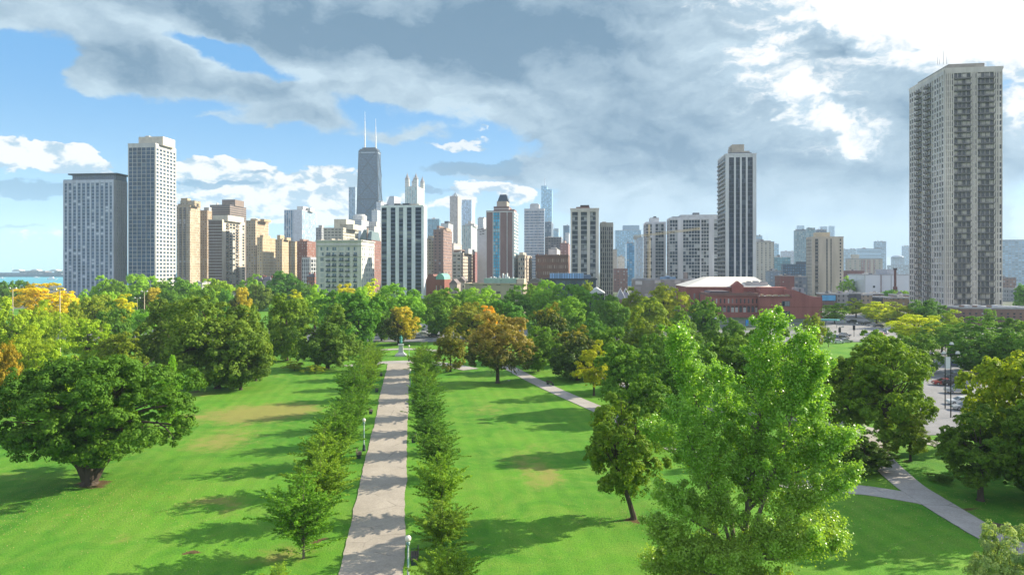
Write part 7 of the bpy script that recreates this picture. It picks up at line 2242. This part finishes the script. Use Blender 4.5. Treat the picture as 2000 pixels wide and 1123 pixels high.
def make_bench():
    r = empty('park_bench')
    mb = MB()
    for k in range(4):
        mb.box(-0.9, 0.9, -0.22 + k * 0.13, -0.22 + k * 0.13 + 0.10, 0.43, 0.47)
    mb.build('seat', WOOD, r)
    mb = MB()
    for k in range(3):
        mb.box(-0.9, 0.9, 0.30 + k * 0.03, 0.34 + k * 0.03, 0.56 + k * 0.13, 0.66 + k * 0.13)
    mb.build('backrest', WOOD, r)
    for sx in (-0.8, 0.74):
        MB().box(sx, sx + 0.06, -0.20, 0.30, 0.0, 0.428).box(sx, sx + 0.06, 0.27, 0.295, 0.43, 0.95).box(sx, sx + 0.06, -0.2, 0.26, 0.62, 0.66).build('leg', IRON, r)
    return r


bench0 = make_bench()
BEN = [(61, 'R', 'bench beside the lower right promenade edge'), (103.5, 'R', 'dark bench at the right promenade edge opposite the first left lamp'), (133, 'R', 'pale looking bench on the right promenade edge farther up'), (95, 'L', 'bench beside the left globe lamp'), (124, 'L', 'bench on the left promenade edge beyond the left globe lamp'), (146, 'L', 'bench on the left promenade edge two thirds of the way up'), (168, 'L', 'farthest bench on the left promenade edge'), (160, 'R', 'farthest bench on the right promenade edge')]
first = True
for d, s, lab in BEN:
    o = bench0 if first else copy_tree_(bench0)
    first = False
    o.location = ((pl(d) - 0.9 if s == 'L' else pr(d) + 0.9), d, 0)
    o.rotation_euler = (0, 0, R(90 + 8.4) if s == 'L' else R(-90 + 8.4))
    o.scale = (1.15,) * 3
    tag(o, lab, 'bench', 'benches along the promenade')
for px, py, lab, rz in ((1075, 752, 'dark bench beside the diagonal path', 2.2), (1962, 1042, 'dark bench beside the curved path near the lower right corner', 2.5)):
    o = copy_tree_(bench0)
    x, y = gp(px, py)
    o.location = (x, y, 0)
    o.rotation_euler = (0, 0, rz)
    tag(o, lab, 'bench', 'benches beside the paths')

# ---- tall poles and street lights
def light_pole(px, ytop, D, lab, col=(0.50, 0.42, 0.30), arms=2, r=0.22, name='light_pole', heads=True):
    h = zat(ytop, D)
    o = empty(name, (kx(px) * D, D, 0))
    tag(o, lab, 'light pole')
    m = plain(col)
    MB().tube([(0, 0, 0), (0, 0, h * 0.5), (0, 0, h)], [r, r * 0.8, r * 0.55], 8).build('pole', m, o)
    MB().box(-1.5 if arms > 1 else -0.1, 1.5, -0.08, 0.08, h - 0.25, h - 0.1).build('crossarm', m, o)
    for sx in ((-1.2, -0.4, 0.4, 1.2) if arms > 2 else (-1.2, 1.2) if arms == 2 else (1.2,)):
        MB().frustum((sx - 0.3, sx + 0.3, -0.25, 0.25), (sx - 0.18, sx + 0.18, -0.2, 0.12), h - 0.08, h + 0.35).build('floodlight', plain((0.55, 0.55, 0.54)), o)
    return o


light_pole(117, 566, 205, 'tall beige floodlight pole rising from the left trees')
light_pole(25, 563, 265, 'pale floodlight pole with two heads at the left edge', arms=2)
light_pole(282, 569, 300, 'floodlight pole standing in the half yellow tree')
light_pole(268, 582, 320, 'thin floodlight pole left of the half yellow tree', r=0.14, arms=2)
light_pole(1390, 622, 205, 'black street lamp left of the bright poplar top', (0.02, 0.02, 0.022), 1, 0.12, 'street_lamp')
light_pole(1846, 672, 128, 'black pole carrying a white banner in the parking lot', (0.02, 0.02, 0.022), 1, 0.10, 'banner_pole')
pole_b = [o for o in bpy.data.objects if o.name == 'banner_pole'][0]
zb = zat(720, 128)
MB().box(-0.08, 1.05, -0.02, 0.02, zb, zat(697, 128)).build('banner', plain((0.62, 0.64, 0.66)), pole_b)
light_pole(1640, 638, 255, 'black traffic light pole in the middle of the avenue', (0.02, 0.02, 0.022), 1, 0.12, 'traffic_pole')
light_pole(1668, 632, 265, 'black traffic light pole nearest the white cars on the avenue', (0.02, 0.02, 0.022), 1, 0.12, 'traffic_pole')
for o in [q for q in bpy.data.objects if q.name.startswith('traffic_pole')]:
    MB().box(-0.35, 0.35, -0.3, 0.3, 2.6, 4.4).build('signal_box', plain((0.025, 0.025, 0.03)), o)
light_pole(1857, 690, 120, 'second black lamp pole behind the banner pole', (0.02, 0.02, 0.022), 2, 0.10, 'street_lamp')
light_pole(984, 738, 160, 'small sign post in front of the rust topped tree', (0.35, 0.35, 0.33), 1, 0.05, 'sign_post').scale = (1, 1, 0.14)
o = empty('park_kiosk', (*gp(1037, 707), 0), 0.3)
tag(o, 'small dark green kiosk beside the diagonal path', 'kiosk')
MB().box(-0.9, 0.9, -0.7, 0.7, 0, 2.3).build('wall', plain((0.03, 0.10, 0.10)), o)
MB().frustum((-1.1, 1.1, -0.9, 0.9), (-0.3, 0.3, -0.2, 0.2), 2.303, 2.8).build('roof', plain((0.05, 0.12, 0.12)), o)
MB().box(-0.5, 0.5, -0.75, -0.7, 1.0, 1.9).build('notice_board', plain((0.4, 0.45, 0.5)), o)
# the green canopy at the corner of the avenue
o = empty('entrance_canopy', (*gp(1606, 640), 0), -0.5)
tag(o, 'teal edged curved entrance canopy right of the bright poplar top', 'canopy')
MB().prism([(-5, -1.2), (3, -1.2), (6, 0.2), (7, 2.2), (5, 2.4), (2, 1.2), (-5, 1.2)], 3.3, 3.9).build('roof', plain((0.10, 0.33, 0.32)), o)
for x, y in ((-4.5, -0.9), (-4.5, 0.9), (2, -0.9), (5.8, 1.0)):
    MB().tube([(x, y, 0), (x, y, 3.3)], 0.12, 6).build('post', plain((0.3, 0.3, 0.3)), o)
o = empty('blue_banner', (*gp(1456, 648), 0))
tag(o, 'blue hanging banner on a post in front of the arched annex', 'banner')
MB().tube([(0, 0, 0), (0, 0, 5.2)], 0.07, 6).build('post', IRON, o)
MB().box(0.1, 1.2, -0.02, 0.02, 2.6, 5.0).build('cloth', plain((0.04, 0.22, 0.50)), o)

# ---- cars
def carmat():
    m, g_, out = new_mat('car_paint')
    c = g_.node('ShaderNodeObjectInfo').outputs['Color']
    p = principled(g_, out, c, 0.28, 0.5)
    p.inputs['Coat Weight'].default_value = 0.6
    return m


PAINT, TYRE, RIM = carmat(), plain((0.018, 0.018, 0.02), 0.8), plain((0.4, 0.4, 0.42), 0.3, 0.5, 0.8)
CARG = plain((0.014, 0.018, 0.022), 0.06, 0.8, var=0.0)


def make_car(kind):
    r = empty('parked_car')
    if kind == 'sedan':
        body = [(-2.25, 0.28), (2.25, 0.28), (2.32, 0.55), (2.2, 0.78), (1.1, 0.95), (-1.75, 0.98), (-2.28, 0.88), (-2.32, 0.5)]
        cab = [(-1.75, 0.97), (1.05, 0.94), (0.25, 1.42), (-1.05, 1.44)]
    else:
        body = [(-2.3, 0.36), (2.3, 0.36), (2.36, 0.7), (2.25, 0.98), (1.2, 1.1), (-2.2, 1.12), (-2.36, 0.9), (-2.36, 0.55)]
        cab = [(-2.22, 1.11), (1.15, 1.09), (0.45, 1.68), (-2.0, 1.72)]
    w = 0.9
    bo = MB()
    bo.extrude_xz(body, -w, w)
    b_ = bo.build('body', PAINT, r)
    # cabin glass, narrower at the roof, with a painted roof
    g_ = MB()
    n = len(cab)
    yb, yt = w - 0.03, w - 0.2
    yy = [yb, yb, yt, yt]
    L_ = [(p[0], -y, p[1]) for p, y in zip(cab, yy)]
    Rr = [(p[0], y, p[1]) for p, y in zip(cab, yy)]
    for i in range(n):
        j = (i + 1) % n
        g_.poly([L_[i], Rr[i], Rr[j], L_[j]][::-1])
    g_.poly(L_)
    g_.poly(Rr[::-1])
    gl = g_.build('window', CARG, r)
    a, e = cab[2], cab[3]
    MB().frustum((e[0] - 0.06, a[0] + 0.06, -yt - 0.05, yt + 0.05), (e[0] + 0.1, a[0] - 0.1, -yt + 0.08, yt - 0.08), e[1] - 0.03, e[1] + 0.06).build('roof', PAINT, r)
    for sy in (-1, 1):
        mb = MB()
        for (p, q) in ((cab[0], cab[3]), (cab[1], cab[2]), ((-0.35, cab[0][1]), (-0.35, cab[3][1]))):
            mb.tube([(p[0], sy * (yb + 0.005), p[1]), (q[0], sy * (yt + 0.005), q[1])], 0.045, 4)
        mb.build('pillar', PAINT, r)
    for sx in (-1.42, 1.42):
        for sy in (-1, 1):
            wh = MB()
            wh.tube([(sx, sy * (w - 0.18), 0.33), (sx, sy * (w + 0.02), 0.33)], 0.33, 12)
            t = wh.build('wheel', TYRE, r)
            MB().tube([(sx, sy * (w + 0.021), 0.33), (sx, sy * (w + 0.03), 0.33)], 0.2, 10).build('rim', RIM, t)
    for sy in (-0.62, 0.62):
        MB().box(2.18, 2.345, sy - 0.18, sy + 0.18, 0.58, 0.74).build('headlight', plain((0.7, 0.7, 0.68), 0.15), r)
        MB().box(-2.37, -2.2, sy - 0.16, sy + 0.16, 0.64, 0.84).build('tail_light', plain((0.30, 0.02, 0.02), 0.25), r)
    return r


PROTO = {'sedan': make_car('sedan'), 'suv': make_car('suv')}
USED = set()
WH, SI, BK, GY, RD_, BL = (0.62, 0.63, 0.64), (0.34, 0.35, 0.36), (0.02, 0.02, 0.024), (0.12, 0.125, 0.13), (0.28, 0.03, 0.03), (0.03, 0.06, 0.14)
CARS = [
    ('suv', 1870, 768, SI, 'silver estate car with roof rails in the parking lot', 2.95), ('suv', 1860, 753, BK, 'black off road car behind the silver estate car', 2.95), ('sedan', 1867, 738, GY, 'grey green car behind the black off road car', 2.95), ('sedan', 1876, 790, WH, 'white car in front of the silver estate car', 2.95), ('sedan', 1886, 801, SI, 'pale car half hidden at the front of the parking row', 2.95),
    ('sedan', 1843, 752, RD_, 'dark red car left of the black off road car', 2.95), ('sedan', 1862, 715, BL, 'dark blue car at the back of the parking row', 2.95), ('suv', 1895, 722, WH, 'white car parked under the layered green tree', 2.95), ('sedan', 1920, 745, BK, 'black car parked under the yellow green right tree', 2.95), ('sedan', 1815, 698, WH, 'white car half hidden behind the spreading oak', 0.3),
    ('suv', 1634, 662, WH, 'white van like car at the head of the avenue queue', 0.2), ('sedan', 1622, 667, WH, 'white saloon nearest the bright poplar top', 0.2), ('sedan', 1650, 657, SI, 'silver saloon behind the white van like car', 0.2), ('suv', 1645, 664, GY, 'grey car beside the white van like car', 0.2), ('sedan', 1626, 658, BK, 'dark saloon behind the white cars at the corner', 0.2), ('sedan', 1636, 671, WH, 'lowest white saloon of the corner cluster', 0.2), ('sedan', 1652, 669, SI, 'pale saloon at the right of the corner cluster', 0.2),
    ('sedan', 1691, 655, WH, 'white saloon driving alone on the avenue', 0.15), ('suv', 1708, 655, WH, 'white car beside the red car on the avenue', 0.9), ('sedan', 1722, 656, RD_, 'red and bright car at the right of the avenue', 0.9), ('sedan', 1730, 652, SI, 'silver car just behind the red avenue car', 0.9),
    ('suv', 1664, 631, BK, 'first dark car parked under the yellow street trees', 2.5), ('sedan', 1678, 633, GY, 'second dark car parked under the yellow street trees', 2.5), ('suv', 1692, 635, BK, 'third dark car parked under the yellow street trees', 2.5), ('sedan', 1704, 637, SI, 'silver car parked in the row under the yellow street trees', 2.5), ('sedan', 1716, 639, BK, 'dark car parked last under the yellow street trees', 2.5),
    ('sedan', 1738, 645, WH, 'white car parked left of the golden yellow tree', 2.5),
    ('sedan', 829, 655, WH, 'white car on the park drive behind the statue', 0.05), ('suv', 843, 653, WH, 'second white car on the park drive, beside the oval tree', 0.05), ('sedan', 848, 658, BK, 'dark car on the park drive left of the oval tree', 0.05), ('sedan', 818, 660, SI, 'silver car on the park drive nearest the golden tree', 0.05),
    ('sedan', 1413, 660, WH, 'pale car glimpsed below the black street lamp', 0.1), ('suv', 1400, 668, SI, 'silver car glimpsed left of the poplar top', 0.1), ('sedan', 170, 606, WH, 'pale car glimpsed among the left trees', 0.1),
]
for kind, px, py, colr, lab, rz in CARS:
    o = PROTO[kind] if kind not in USED else copy_tree_(PROTO[kind])
    USED.add(kind)
    x, y = gp(px, py)
    o.location = (x, y, 0.055)
    o.rotation_euler = (0, 0, rz)
    o.scale = (1.0, 1.0, 1.0)
    tag(o, lab, 'car', 'cars parked and driving by the park')
    for ch in kids(o):
        if ch.name.split('.')[0] in ('body', 'roof', 'pillar'):
            ch.color = (*colr, 1)

# ---- fallen leaves on the lawn: nobody could count them
rng = np.random.default_rng(77)
n = 4000
d = rng.uniform(52, 130, n)
px = rng.uniform(-40, 2040, n)
keep = (px < 640) | (px > 880)
X = (px - 1000) / FOC * d
cl = np.concatenate([np.stack([X[keep], d[keep]], 1), np.array(gp(175, 985)) + rng.normal(size=(2500, 2)) * (9, 5), np.array(gp(1237, 1013)) + rng.normal(size=(500, 2)) * (3, 2.5), np.array(gp(1800, 1000)) + rng.normal(size=(1200, 2)) * (6, 6)])
n = len(cl)
C = np.column_stack([cl, np.full(n, 0.035)])
N = unit(np.array([0, 0, 1.0]) + 0.35 * rng.normal(size=(n, 3)))
lm, g_, out = new_mat('fallen_leaf')
at = g_.node('ShaderNodeAttribute', attribute_name='rnd').outputs['Fac']
principled(g_, out, g_.mix(at, (0.26, 0.18, 0.05), (0.44, 0.40, 0.16)), 0.8)
o = link_mesh('fallen_leaves', leaf_mesh('fallen_leaves', C, N, rng.uniform(0.03, 0.07, n), rng.random(n), 0.6, lm, rng))
tag(o, kind='stuff')

# ---- the air
hz = MB().box(-7600, 7600, -900, 7600, -1.2, 480).build('haze')
hm, g_, out = new_mat('haze_air')
v = g_.node('ShaderNodeVolumePrincipled')
g_.put(v.inputs['Color'], (0.66, 0.82, 1.0))
v.inputs['Density'].default_value = 0.00010
v.inputs['Anisotropy'].default_value = 0.0
g_.nt.links.new(v.outputs[0], out.inputs['Volume'])
hz.data.materials.append(hm)
tag(hz, kind='stuff')
scene.cycles.use_denoising = True
scene.cycles.max_bounces = 6
scene.cycles.diffuse_bounces = 3
scene.cycles.glossy_bounces = 2
scene.cycles.transmission_bounces = 3
scene.cycles.volume_bounces = 1
scene.cycles.sample_clamp_indirect = 6.0
world.cycles.sampling_method = 'MANUAL'
world.cycles.sample_map_resolution = 512
